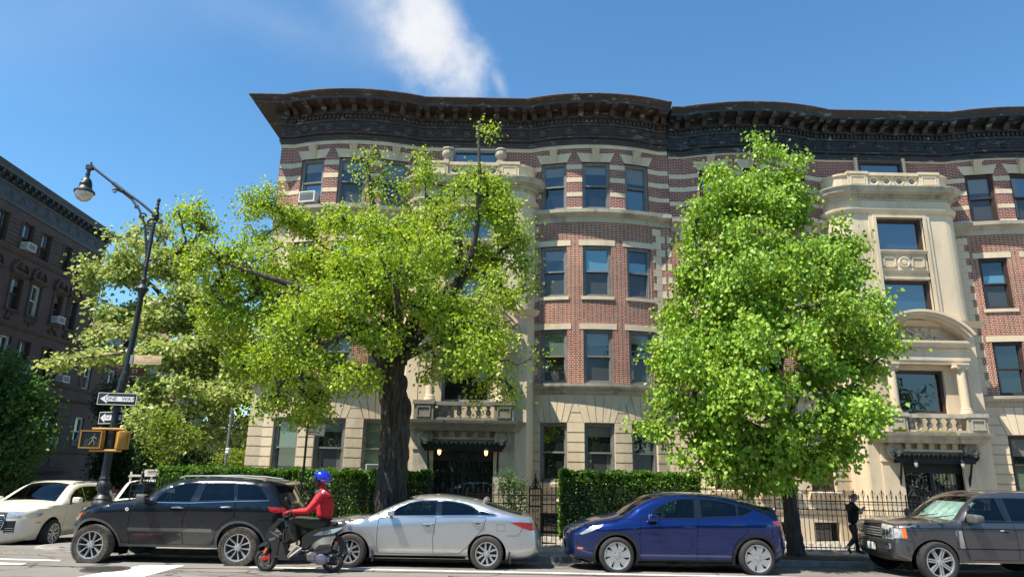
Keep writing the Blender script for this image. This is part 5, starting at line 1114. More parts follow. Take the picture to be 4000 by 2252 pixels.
PK_ = {}
def picket(par, x, y, z, tall):
    if tall not in PK_:
        o = picket_mesh(tall).build('picket', IR, par); PK_[tall] = o
    else: o = PK_[tall].copy(); col.objects.link(o); o.parent = par
    o.location = (x, y, z); return o
FY = 20.85
def fence(label, x0, x1, step=.125, y=FY):
    t = thing('iron_fence', label, 'fence', (0, 0, 0), group='black iron railings along the pavement')
    z = z_walk((x0 + x1) / 2, y) - .02; r = MB()
    t.location = ((x0 + x1) / 2, y, z); c = t.location
    for zz in (.12, 1.16, 1.40): r.box(x0 - c.x, x1 - c.x, -.014, .014, zz, zz + .028)
    r.build('rails', IR, t, smooth=False)
    n = int((x1 - x0) / step)
    for k in range(n): picket(t, lerp(x0, x1, (k + .5) / n) - c.x, 0, 0, k % 2)
    b = MB(); b.box(x0 - c.x, x1 - c.x, -.09, .09, -.1, .07); b.build('base_stone', MATS['limestone_dirty'], t, smooth=False)
def gate_post(label, x, y=FY, w=.34):
    z = z_walk(x, y) - .02; t = thing('gate_post', label, 'gate post', (x, y, z), group='openwork iron gate posts')
    p = MB(); h = 1.62
    for a in (-w / 2, w / 2):
        for d in (-w / 2, w / 2): p.box(a - .014, a + .014, d - .014, d + .014, 0, h)
    for zz in (.04, .3, 1.1, 1.4, h - .03): p.box(-w / 2, w / 2, -w / 2 - .012, -w / 2 + .012, zz, zz + .03); p.box(-w / 2, w / 2, w / 2 - .012, w / 2 + .012, zz, zz + .03); p.box(-w / 2 - .012, -w / 2 + .012, -w / 2, w / 2, zz, zz + .03); p.box(w / 2 - .012, w / 2 + .012, -w / 2, w / 2, zz, zz + .03)
    for k in (-1, 0, 1): p.tube([(k * .075, -w / 2, .05), (k * .075, -w / 2, h)], .008, 5)
    for s in (-1, 1):
        for zz in (1.3, 1.0, .75, .45): spiral(p, (s * .06, -w / 2 - .01, zz), .05, 1.3, 0, s, .008)
    p.build('frame', IR, t, smooth=False)
    f = MB(); f.lathe([(.10, 0), (.05, .04), (.03, .12), (.05, .15), (.02, .18), (.045, .26), (.03, .31), (.015, .34), (.035, .38), (0, .46)], (0, 0, h), 10)
    for s in (-1, 1): spiral(f, (s * .12, 0, h + .05), .075, 1.3, PI / 2, s, .011); spiral(f, (s * .06, 0, h + .17), .05, 1.2, PI / 2, s, .009); f.tube([(s * .17, 0, h), (s * .09, 0, h + .08), (s * .03, 0, h + .22)], .012, 5)
    f.build('finial', IR, t)
def gate(label, x0, x1, y=FY):
    z = z_walk((x0 + x1) / 2, y) + .02; t = thing('iron_gate', label, 'gate', ((x0 + x1) / 2, y - .03, z), group='tall narrow iron gates'); w = (x1 - x0) / 2; g = MB()
    for a, b, c, d in ((-w, -w + .03, 0, 1.75), (w - .03, w, 0, 1.75), (-w, w, .05, .08), (-w, w, 1.12, 1.15), (-w, w, 1.38, 1.41), (-w, w, .7, .73)): g.box(a, b, -.015, .015, c, d)
    g.build('frame', IR, t, smooth=False); s_ = MB(); n = max(3, int(2 * w / .12))
    for k in range(1, n): x = lerp(-w, w, k / n); s_.tube([(x, 0, .06), (x, 0, 1.55)], .009, 5); s_.lathe([(0, 0), (.02, .03), (.012, .05), (0, .12)], (x, 0, 1.55), 6)
    for q in (-1, 1):
        for zz in (1.27, .9, .55, .2): spiral(s_, (q * w * .5, -.01, zz), .06, 1.3, 0, q, .007)
        s_.lathe([(0, 0), (.03, .03), (.015, .06), (0, .14)], (q * (w - .015), 0, 1.75), 8)
    s_.build('bars', IR, t)
fence('black iron railing before the long hedge behind the black SUV', -10.6, -2.5, .16)
gate_post('openwork iron post at the left of the doorway numbered 92', -2.32, w=.2)
fence('black iron railing across the doorway numbered 92', -2.15, .55, .15)
gate_post('scrolled iron post with tall finial right of the doorway numbered 92', .80)
gate('narrow scrolled iron gate beside the tall finial post', 1.0, 1.42)
fence('black iron railing in front of the hedge behind the blue car', 1.55, 7.75, .155)
gate('narrow iron gate behind the right hand trunk', 7.8, 8.25)
fence('black iron railing with spear points beside the walking man', 8.3, 11.75, .135)
gate_post('openwork iron post with finial behind the walking man, left of the lion head doorway', 11.95)
fence('black iron railing behind the grey SUV', 12.2, 21.8, .16)
# side railing round the corner of the long hedge, with its gate post
sf = thing('iron_fence', 'black iron railing returning down the side street beside the hedge', 'fence', (-10.75, 22.3, -.2), group='black iron railings along the pavement')
m = MB(); m.box(-.014, .014, -1.4, 1.4, .12, .15); m.box(-.014, .014, -1.4, 1.4, 1.3, 1.33); m.box(-.014, .014, -1.4, 1.4, 1.5, 1.53); m.build('rails', IR, sf, smooth=False)
for k in range(16): o = picket(sf, 0, -1.3 + k * .173, 0, k % 2)
gate_post('openwork iron corner post at the left end of the long hedge', -10.72, 20.75, .38)
# ================================================================== cars
def paint(name, c, metal=0.0, rough=0.35, dirt=0.0):
    m = mat(name, c, rough, 0.0, metal=metal, coat=1.0); nt = m.node_tree; L = nt.links; b = nt.nodes['Principled BSDF']
    if dirt:
        tc = N(nt, 'ShaderNodeTexCoord'); sp = N(nt, 'ShaderNodeSeparateXYZ'); L.new(tc.outputs['Object'], sp.inputs[0])
        n = N(nt, 'ShaderNodeTexNoise', inp={'Scale': 5.0, 'Detail': 9.0, 'Roughness': 0.75}); L.new(tc.outputs['Object'], n.inputs['Vector'])
        h = N(nt, 'ShaderNodeMapRange', inp={'From Min': 0.3, 'From Max': 0.95, 'To Min': 0.55, 'To Max': 0.0}); L.new(sp.outputs[2], h.inputs[0])
        f = math_node(nt, 'ADD', h.outputs[0], math_node(nt, 'SUBTRACT', n.outputs[0], 0.62)); f = math_node(nt, 'MULTIPLY', f, dirt, clamp=True)
        x = N(nt, 'ShaderNodeMixRGB'); L.new(f, x.inputs[0]); x.inputs[1].default_value = (*c, 1); x.inputs[2].default_value = (0.16, 0.13, 0.095, 1); L.new(x.outputs[0], b.inputs['Base Color'])
        r = N(nt, 'ShaderNodeMapRange', inp={'From Min': 0, 'From Max': 1, 'To Min': rough, 'To Max': 0.8}); L.new(f, r.inputs[0]); L.new(r.outputs[0], b.inputs['Roughness'])
        L.new(math_node(nt, 'SUBTRACT', 1.0 if metal else 0.65, f, clamp=True), b.inputs['Coat Weight']); b.inputs['Specular IOR Level'].default_value = 0.5 if metal else 0.3
    return m
paint('paint_silver', (0.60, 0.63, 0.66), .85, .34, .3); paint('paint_blue', (0.004, 0.024, 0.16), .8, .27, .2); paint('paint_black', (0.005, 0.007, 0.012), 0.0, .25, .38)
paint('paint_grey', (0.10, 0.10, 0.115), .8, .38, .5); paint('paint_white', (0.72, 0.67, 0.55), 0.0, .4, .3); paint('paint_van', (0.68, 0.68, 0.64), 0, .5, .3)
mat('plastic_black', (0.022, 0.022, 0.023), 0.6, .2, 8); mat('plastic_grey', (0.075, 0.077, 0.08), 0.65, .2, 8, stain=(.16, .13, .1), sscale=6, samt=.4); mat('gap_black', (0.004, 0.004, 0.004), 0.9, spec=.1)
mat('rubber', (0.022, 0.021, 0.02), 0.85, .25, 14); mat('rubber_dusty', (0.095, 0.08, 0.062), 0.95, .5, 14, stain=(.03, .027, .024), sscale=9, samt=.8); mat('rubber_brown', (0.045, 0.036, 0.032), 0.9, .3, 12)
mat('alloy', (0.55, 0.55, 0.56), 0.35, .05, metal=.75); mat('alloy_dark', (0.03, 0.03, 0.032), 0.4, metal=.3); mat('chrome', (0.75, 0.75, 0.77), 0.12, metal=1.0); mat('brake_rust', (0.16, 0.10, 0.07), .7, .4, 20, metal=.4)
mat('lamp_red', (0.42, 0.008, 0.012), 0.15, coat=1.0); mat('lamp_clear', (0.55, 0.56, 0.56), 0.12, .4, 14, metal=.4, coat=1.0); mat('lamp_amber', (0.75, 0.16, 0.02), 0.2, coat=1.0); mat('lamp_smoke', (0.05, 0.05, 0.055), 0.1, .6, 20, coat=1.0)
mat('seat_dark', (0.03, 0.03, 0.032), .8); mat('seat_tan', (0.16, 0.145, 0.12), .8); mat('gloss_black', (0.006, 0.006, 0.007), 0.12, coat=1.0)
mat('plate_white', (0.65, 0.65, 0.62), .5); mat('plate_blue', (0.04, 0.06, 0.16), .5)
glass_mat('glass_clear', (0.66, 0.88, 0.86), .9, 1.5); glass_mat('glass_privacy', (0.35, 0.45, 0.50), .22, 1.55); glass_mat('glass_screen', (0.70, 0.88, 0.85), .85, 1.55); glass_mat('glass_mid', (0.45, 0.65, 0.68), .55, 1.55)

def inside(p, poly):
    x, y = p; c = False; j = len(poly) - 1
    for i in range(len(poly)):
        (xi, yi), (xj, yj) = poly[i], poly[j]
        if (yi > y) != (yj > y) and x < (xj - xi) * (y - yi) / (yj - yi) + xi: c = not c
        j = i
    return c
def smooth_outline(ctrl, n=4):
    """control points (x, z[, 'c'=corner]) -> dense points with their control parameter"""
    pts, par = [], []; K = len(ctrl); seg = [0] + [i for i in range(1, K - 1) if len(ctrl[i]) > 2] + [K - 1]
    for a, b in zip(seg, seg[1:]):
        C = catmull([(c[0], c[1], 0) for c in ctrl[a:b + 1]], n)
        for k, p in enumerate(C[:-1]): pts.append((p.x, p.y)); par.append(a + k / n)
    pts.append(ctrl[-1][:2]); par.append(K - 1); return pts, par

def make_car(S, root):
    ctrl = S['outline']; out, par = smooth_outline(ctrl); n = len(out)
    top = np.array(out); Wm = S['half']; zb = S['belt']; xa, xb = S['xend']
    r0 = S.get('round', .07); tum = S.get('tumble', .40); crease = S.get('crease')
    def W(x, z):
        w = Wm
        f = max(0., (xa + S['ft'][1] - x) / S['ft'][1]); w -= S['ft'][0] * f ** 2.6
        f = max(0., (x - (xb - S['rt'][1])) / S['rt'][1]); w -= S['rt'][0] * f ** 2.6
        h = max(0., z - zb(x)); w -= tum * h * min(1, h / .12 + .35) + S.get('hunch', 0) * (1 if h > 0.004 else 0)
        if z < .5: w -= .10 * ((.5 - z) / .35) ** 2
        if crease:
            for cz, a, b in crease:
                q = z - interp(x, cz); w -= (a * q if q > 0 else -b * q) if abs(q) < .3 else (a * .3 if q > 0 else b * .3)
        d = math.sqrt(float(np.min((top[:, 0] - x) ** 2 + (top[:, 1] - z) ** 2)))
        # distance to the polyline, refined on the two neighbouring segments
        i = int(np.argmin((top[:, 0] - x) ** 2 + (top[:, 1] - z) ** 2))
        for a, b in ((max(i - 1, 0), i), (i, min(i + 1, n - 1))):
            if a == b: continue
            ax, ay = top[a]; bx, by = top[b]; L = (bx - ax) ** 2 + (by - ay) ** 2; t = min(1, max(0, ((x - ax) * (bx - ax) + (z - ay) * (by - ay)) / max(L, 1e-9)))
            d = min(d, math.hypot(x - ax - t * (bx - ax), z - ay - t * (by - ay)))
        if d < r0: w -= r0 - math.sqrt(max(0., r0 * r0 - (r0 - d) ** 2))
        return w
    arches = S['arches']; cl = S.get('clad', 0)
    V, Ed = [], []
    def addpoly(P, closed=True):
        i = len(V); V.extend(P); k = len(P); Ed.extend([(i + j, i + (j + 1) % k) for j in range(k if closed else k - 1)])
    def dens(P, m=.06, closed=True):
        o = []; k = len(P)
        for j in range(k if closed else k - 1):
            a, b = P[j], P[(j + 1) % k]; q = max(1, int(math.hypot(b[0] - a[0], b[1] - a[1]) / m)); o += [(lerp(a[0], b[0], t / q), lerp(a[1], b[1], t / q)) for t in range(q)]
        return o if closed else o + [P[-1]]
    zs = S['sill']; bottom = dens([out[-1], (out[-1][0] - .15, zs), (out[0][0] + .15, zs), out[0]], .1, False)[1:-1]
    poly = out + bottom; addpoly(poly)
    circ = [[(cx + r * math.cos(k * PI / 18), cz + r * math.sin(k * PI / 18)) for k in range(36)] for cx, cz, r in arches]
    for c in circ: addpoly(c)
    clc = [[(cx + (r + cl) * math.cos(k * PI / 18), cz + (r + cl) * math.sin(k * PI / 18)) for k in range(36)] for cx, cz, r in arches] if cl else []
    for c in clc: addpoly(c)
    if S.get('sillclad'): addpoly([(lerp(min(p[0] for p in out), max(p[0] for p in out), k / 60), S['sillclad']) for k in range(61)], False)
    feats = [(nm, dens(P, .05), m) for nm, P, m in S['feats']]
    for nm, P, m in feats: addpoly(P)
    g = .065; x0, x1, z0, z1 = min(top[:, 0]), max(top[:, 0]), zs, max(top[:, 1])
    VA = np.array(V)
    for i in range(int((x1 - x0) / g) + 1):
        for j in range(int((z1 - z0) / g) + 1):
            p = (x0 + (i + (j % 2) * .5) * g, z0 + j * g)
            if inside(p, poly) and np.min((VA[:, 0] - p[0]) ** 2 + (VA[:, 1] - p[1]) ** 2) > (.025) ** 2: V.append(p)
    r = geometry.delaunay_2d_cdt([Vector(p) for p in V], Ed, [], 0, 1e-5); vv, ff = r[0], r[2]
    Wc = [W(v.x, v.y) for v in vv]
    cls = {}
    for f in ff:
        c = (sum(vv[i].x for i in f) / len(f), sum(vv[i].y for i in f) / len(f))
        if not inside(c, poly) or any((c[0] - a) ** 2 + (c[1] - b) ** 2 < r * r * .995 for a, b, r in arches): continue
        k = 'body'
        if cl and any((c[0] - a) ** 2 + (c[1] - b) ** 2 < (r + cl) ** 2 * .995 for a, b, r in arches): k = 'clad'
        if S.get('sillclad') and c[1] < S['sillclad'] : k = 'clad'
        for q, (nm, P, m) in enumerate(feats):
            if inside(c, P): k = q
        cls.setdefault(k, []).append(f)
    # the strips running across the car
    T = [-1, -.95, -.86, -.7, -.5, -.3, -.1, .1, .3, .5, .7, .86, .95, 1]
    Wo = [W(*p) for p in out]; bul = [interp(p, S['bulge']) for p in par]
    nrm = []
    for i in range(n):
        a, b = out[max(i - 1, 0)], out[min(i + 1, n - 1)]; dx, dz = b[0] - a[0], b[1] - a[1]; L = math.hypot(dx, dz) or 1; nrm.append((-dz / L, dx / L))
    def SP(i, t, off=0.0):
        x, z = out[i]; q = bul[i] * (1 - abs(t) ** 2.2) + off; return Vector((x + nrm[i][0] * q, t * Wo[i], z + nrm[i][1] * q))
    def front(z, t, off=0.0):
        best = min((i for i in range(n) if par[i] < S['hood']), key=lambda i: abs(out[i][1] - z)); p = SP(best, t, off); p.z += z - out[best][1]; return p
    body = MB(); body.m = 0; meshes = {}
    def sidemesh(mb, faces, s, off=0.0):
        m = {}
        for f in faces:
            idx = []
            for i in f:
                if i not in m: m[i] = mb.add([(vv[i].x, s * (Wc[i] + off), vv[i].y)])[0] if False else mb.add([(vv[i].x, s * (Wc[i] + off), vv[i].y)])
                idx.append(m[i])
            mb.face(idx if s < 0 else idx[::-1])
    for s in (-1, 1): sidemesh(body, cls.get('body', []), s)
    strips = {}; S_t0 = {q[4]: q[2] for q in S['strips']}
    for i in range(n - 1):
        pm = (par[i] + par[i + 1]) / 2
        for k in range(len(T) - 1):
            tm = abs(T[k] + T[k + 1]) / 2; c = 'body'
            for (p0, p1, t0, t1, nm) in S['strips']:
                if p0 <= pm <= p1 and t0 <= tm <= t1: c = nm
            mb = body if c == 'body' else strips.setdefault((c, (T[k] > 0) if S_t0[c] > .3 else 0), MB())
            mb.quad(SP(i, T[k]), SP(i, T[k + 1]), SP(i + 1, T[k + 1]), SP(i + 1, T[k]))
    P = MATS[S['paint']]
    bo = body.build('body', P, root, smooth=True, angle=40, merge=True)
    for c, mb in strips.items():
        nm, m = S['stripmat'][c[0]]; mb.build(nm, MATS[m], root, smooth=True, angle=50, merge=True)
    for k, faces in cls.items():
        if k == 'body': continue
        if k == 'clad':
            mb = MB()
            for s in (-1, 1): sidemesh(mb, faces, s, .008)
            mb.build('cladding', MATS[S.get('cladmat', 'plastic_black')], root, smooth=True, angle=40); continue
        nm, Pp, m = feats[k]
        for s in (-1, 1):
            mb = MB(); gl = nm == 'window'; sidemesh(mb, faces, s, -.006 if gl else (.004 if 'light' in nm or nm == 'reflector' else 0)); o = mb.build(nm, P if m is None else MATS[m], root, smooth=True, angle=50)
            if gl:
                tr = MB(); ribbon(tr, Pp, W, s, .013, .004); tr.build('seal', MATS[S.get('seal', 'gloss_black')], o)
            if nm == 'door':
                tr = MB(); ribbon(tr, Pp, W, s, .0045, .0015); tr.build('shut_line', MATS['gap_black'], o)
    # arch lips and liners, floor
    ln = MB()
    for (cx, cz, r) in arches:
        A = [a for a in np.linspace(-.45, PI + .45, 22)]
        for s in (-1, 1):
            w0 = W(cx, cz + r) + .004
            for a, b in zip(A, A[1:]):
                q = lambda a, y: (cx + r * math.cos(a), s * y, max(cz + r * math.sin(a), .16))
                ya, yb = W(cx + r * math.cos(a), max(cz + r * math.sin(a), .2)) + .004, W(cx + r * math.cos(b), max(cz + r * math.sin(b), .2)) + .004
                ln.quad(q(a, ya), q(b, yb), q(b, w0 - .45), q(a, w0 - .45))
            P_ = [(cx + r * math.cos(a), s * (w0 - .45), max(cz + r * math.sin(a), .16)) for a in A]; i = ln.add(P_); ln.face(range(i, i + len(P_)))
    ln.box(x0 + .25, x1 - .25, -Wm + .28, Wm - .28, zs + .01, zs + .2); ln.box(arches[0][0] + arches[0][2] + .05, arches[1][0] - arches[1][2] - .05, -Wm + .08, Wm - .08, zs + .012, zs + .15)
    ln.build('underbody', MATS['gap_black'], root, smooth=False)
    # cabin
    ca, cb, hb = S['cabin']; it = MB(); it.box(ca - .1, cb, -Wm + .17, Wm - .17, zs + .21, zs + .34); it.box(ca - .5, ca + .1, -Wm + .2, Wm - .2, zs + .3, hb - .06)
    it.box(cb, cb + .3, -Wm + .25, Wm - .25, zs + .3, hb - .05); it.box(ca - .15, cb + .3, -Wm + .1, -Wm + .16, zs + .3, hb - .03); it.box(ca - .15, cb + .3, Wm - .16, Wm - .1, zs + .3, hb - .03)
    io = it.build('cabin_trim', MATS['seat_dark'], root, smooth=False); st = MB()
    for q, (xs, w_) in enumerate(S['seats']):
        for sy in ((-.37, .37) if w_ < .4 else (0,)):
            M = Matrix.Translation((xs, sy * 1.0, zs + .34)); st.bbox(-.25, .25, -w_, w_, 0, .22, .05, M); M2 = M @ Matrix.Translation((.22, 0, .15)) @ Matrix.Rotation(math.radians(16), 4, 'Y'); st.bbox(-.08, .08, -w_, w_, 0, hb - zs - .30, .05, M2)
            for hy in ((0,) if w_ < .4 else (-.36, .36)): st.bbox(-.05, .06, hy - .13, hy + .13, hb - zs - .26, hb - zs - .06, .04, M2)
    st.build('seats', MATS[S.get('seatmat', 'seat_dark')], root, smooth=True)
    sw = MB(); M = Matrix.Translation((ca + .30, -.37, hb + .0)) @ Matrix.Rotation(math.radians(-66), 4, 'Y'); sw.lathe([(.185, -.012), (.20, 0), (.185, .012), (.17, 0), (.185, -.012)], (0, 0, 0), 24, M); sw.box(-.17, .17, -.02, .02, -.01, .01, M); sw.build('steering_wheel', MATS['plastic_black'], root)
    # wheels
    for ax, (cx, cz, r) in enumerate(arches):
        for s in (-1, 1):
            M = Matrix.Translation((cx, s * (Wm - S.get('track', .02)), S['wr'])) @ Matrix.Rotation(PI / 2 if s < 0 else -PI / 2, 4, 'X') @ Matrix.Rotation(.3 + 1.1 * ax, 4, 'Z')
            wheel(root, M, S['wr'], S['rim'], S['wheel'], S.get('tyre', 'rubber'), S.get('tread', 0))
    # mirrors and handles
    for s in (-1, 1):
        mx, mz = S['mirror']; y = W(mx, mz) ; m = MB(); mw = S.get('mirrorsize', (.13, .20, .15)); c = (mx, s * (y + .17), mz + .07)
        bm = bmesh.new(); bmesh.ops.create_cube(bm, size=1); bmesh.ops.subdivide_edges(bm, edges=bm.edges, cuts=2, use_grid_fill=True)
        for v in bm.verts: q = v.co * 2; l = max(abs(q.x), abs(q.y), abs(q.z)); e = q.normalized() * l if l > 0 else q; q = q.lerp(e, .55); v.co = Vector((c[0] + q.x * mw[0] * (.62 if q.x < 0 else 1) , c[1] + q.y * mw[1] * .72, c[2] + q.z * mw[2] * .62 * (1 - .15 * q.x)))
        bmesh.ops.subdivide_edges(bm, edges=bm.edges, cuts=1, smooth=.4, use_grid_fill=True); m.bm(bm)
        mo = m.build('mirror', P if S.get('mirrorpaint', True) else MATS['plastic_grey'], root, smooth=True, angle=60)
        m = MB(); m.tube([(mx - .02, s * (y - .01), mz - .02), (mx, s * (y + .07), mz + .0), (mx + .01, s * (y + .12), mz + .03)], [.04, .03, .028], 8); m.quad(*[(c[0] + mw[0] * .93, c[1] + a * mw[1] * .55, c[2] + b * mw[2] * .45) for a, b in ((-1, -1), (1, -1), (1, 1), (-1, 1))]); m.build('mirror_arm', MATS['gloss_black'], mo)
        for hx, hz in S['handles']:
            h = MB(); L_ = .12
            if S.get('flush'): h.prism([(-L_, -.014), (L_ * .6, -.012), (L_ * .75, -.02), (L_, -.012), (L_, .012), (-L_, .012)], lambda p: (hx + p[0], s * (W(hx + p[0], hz + p[1]) + .003), hz + p[1]), lambda p: (hx + p[0], s * (W(hx, hz) - .03), hz + p[1]))
            else:
                h.tube([(hx - L_, s * (W(hx - L_, hz) - .005), hz), (hx - L_ * .7, s * (W(hx, hz) + .03), hz + .003), (hx + L_ * .7, s * (W(hx, hz) + .03), hz + .003), (hx + L_, s * (W(hx + L_, hz) - .005), hz)], [.014, .018, .018, .012], 8)
            h.build('handle', MATS[S.get('handlemat', 'chrome')], root)
            if not S.get('flush'):
                cu = MB(); cu.ball((hx, s * (W(hx, hz - .01) - .004), hz - .01), .075, .008, .035, 12, 6); cu.build('handle_recess', MATS['gap_black'], root)
    return W, SP, front, out, par
def ribbon(mb, P, W, s, hw, off):
    """thin band along a closed line drawn on the car's flank"""
    k = len(P); A = []
    for i in range(k):
        a, b = P[i - 1], P[(i + 1) % k]; dx, dz = b[0] - a[0], b[1] - a[1]; L = math.hypot(dx, dz) or 1; nx, nz = -dz / L * hw, dx / L * hw
        q = [(P[i][0] + nx * e, P[i][1] + nz * e) for e in (-1, 1)]; A.append(mb.add([(x, s * (W(x, z) + off), z) for x, z in q]))
    for i in range(k): j = (i + 1) % k; mb.face((A[i], A[j], A[j] + 1, A[i] + 1) if s > 0 else (A[i], A[i] + 1, A[j] + 1, A[j]))
def line(mb, P, W, s, hw=.004, off=.0015):
    Q = []
    for a, b in zip(P, P[1:]):
        q = max(1, int(math.hypot(b[0] - a[0], b[1] - a[1]) / .06)); Q += [(lerp(a[0], b[0], t / q), lerp(a[1], b[1], t / q)) for t in range(q)]
    Q.append(P[-1]); A = []
    for i, p in enumerate(Q):
        a, b = Q[max(i - 1, 0)], Q[min(i + 1, len(Q) - 1)]; dx, dz = b[0] - a[0], b[1] - a[1]; L = math.hypot(dx, dz) or 1; nx, nz = -dz / L * hw, dx / L * hw
        A.append(mb.add([(p[0] + e * nx, s * (W(p[0] + e * nx, p[1] + e * nz) + off), p[1] + e * nz) for e in (-1, 1)]))
    for a, b in zip(A, A[1:]): mb.face((a, b, b + 1, a + 1) if s > 0 else (a, a + 1, b + 1, b))
def wheel(par, M, r, rim, style, tyre, tread):
    """lying in its own XY plane, outer face towards +Z"""
    h = .115; t = MB()
    t.lathe([(rim, -h * .9), (rim + .02, -h), (r - .03, -h), (r - .006, -h * .8), (r, -h * .5), (r, h * .5), (r - .006, h * .8), (r - .03, h), (rim + .03, h + .004), (rim + .004, h - .012), (rim, h - .03)], (0, 0, 0), 56, M, caps=False)
    if tread:
        for k in range(46):
            for q, (z0, z1, da) in enumerate(((.02, h + .004, .0), (-h, -.02, .5))):
                a = 2 * PI * (k + da) / 46; R = M @ Matrix.Rotation(a, 4, 'Z'); t.box(r - .02, r + .003, -.019, .019, z0, z1, R)
                if q == 0: t.box(r - .055, r - .004, -.014, .014, h - .01, h + .012, R)
    ty = t.build('tyre', MATS[tyre], None, smooth=True, angle=30)
    n, kind, mat_ = style; w = MB(); dark = MB(); zf = h - .022
    dark.lathe([(0, zf - .085), (rim * .98, zf - .09)], (0, 0, 0), 32, M, caps=False); dark.lathe([(rim * .99, zf - .1), (rim * .97, zf)], (0, 0, 0), 40, M, caps=False)
    w.lathe([(rim + .006, zf + .01), (rim + .004, zf + .022), (rim - .014, zf + .018), (rim - .022, zf - .03), (rim - .02, zf - .08)], (0, 0, 0), 56, M, caps=False)
    def spoke(a, P, z0, z1):
        R = M @ Matrix.Rotation(a, 4, 'Z'); w.prism(P, lambda p: R @ Vector((p[0], p[1], lerp(z0, z1, min(1, p[0] / rim)))), lambda p: R @ Vector((p[0], p[1] * 1.15, lerp(z0, z1, min(1, p[0] / rim)) - .035)))
    ri = rim - .015
    for k in range(n):
        a = 2 * PI * k / n
        if kind == 'twin':
            for s in (-1, 1): spoke(a + s * .02, [(.045, s * .012), (ri * .5, s * rim * .10), (ri, s * rim * .17), (ri, s * rim * .33), (ri * .5, s * rim * .25), (.045, s * rim * .2)], zf - .005, zf + .004)
        elif kind == 'vee':
            for s in (-1, 1): spoke(a, [(.03, s * .01), (ri * .42, s * rim * .11), (ri, s * rim * .20), (ri, s * rim * .31), (ri * .42, s * rim * .185), (.03, s * rim * .10)], zf - .02, zf + .006)
        elif kind == 'turbine':
            spoke(a, [(.04, -.035), (ri * .6, -rim * .30), (ri, -rim * .36), (ri, rim * .30), (ri * .75, rim * .16), (.05, .035)], zf + .004, zf + .002)
        else:
            spoke(a, [(.04, -.03), (ri, -rim * .13), (ri, -rim * .03), (.04, -.006)], zf, zf + .004); spoke(a, [(.04, .006), (ri, rim * .03), (ri, rim * .13), (.04, .03)], zf, zf + .004)
    w.lathe([(rim * .30, zf - .02), (rim * .28, zf + .004), (rim * .16, zf + .008), (rim * .15, zf + .012), (0, zf + .014)], (0, 0, 0), 24, M)
    for k in range(5): a = 2 * PI * (k + .5) / 5; c = M @ Vector((rim * .235 * math.cos(a), rim * .235 * math.sin(a), zf + .004)); dark.ball(c, .011, .011, .011, 6, 4)
    o = bpy.data.objects.new('wheel', None); col.objects.link(o); o.parent = par; ty.parent = o
    w.build('rim', MATS[mat_], o, smooth=True, angle=30); dark.build('brake', MATS['alloy_dark'], o)
    return o
def plate(par, p, nrm_z, w=.31, h=.155, txt=None, white=True):
    M = Matrix.Translation(p) @ Matrix.Rotation(nrm_z, 4, 'Z'); m = MB(); m.bbox(-.012, 0, -w / 2, w / 2, -h / 2, h / 2, .004, M); o = m.build('number_plate', MATS['plate_white'], par)
    f = MB(); f.box(-.008, .01, -w / 2 - .012, w / 2 + .012, -h / 2 - .012, h / 2 + .012, M); f.build('plate_frame', MATS['plastic_black'], o, smooth=False)
    if txt:
        me = text_mesh(txt, .085, thick=.003); me.transform(M @ Matrix.Translation((-.0135, 0, -.005)) @ Matrix.Rotation(-PI / 2, 4, 'Z') @ FACE_Y); me.materials.clear(); me.materials.append(MATS['plate_blue']); link('plate_number', me, o)

def warp(root, z0, zk, k0, k1, xl, skip=True):
    """settle a drawn body: lower its height a little and stand its uprights true"""
    done = set()
    def go(o):
        for c in [x for x in col.objects if x.parent is o]:
            if skip and c.name.split('.')[0] == 'wheel': continue
            if c.type == 'MESH' and c.data.name not in done:
                done.add(c.data.name); n = len(c.data.vertices); a = np.empty(n * 3, np.float32); c.data.vertices.foreach_get('co', a); a = a.reshape(-1, 3)
                h = a[:, 2] - z0; a[:, 0] -= (k0 + (k1 - k0) * np.clip(a[:, 0] / xl, 0, 1)) * h; a[:, 2] = np.where(h > 0, z0 + h * zk, a[:, 2]); c.data.vertices.foreach_set('co', a.ravel()); c.data.update()
            go(c)
    go(root)
def draw(ox, oy, s, z0, tilt=0.0): return lambda *P: [((x - ox) / s, z0 + (oy + (x - ox) * tilt - y) / s) for x, y in P]
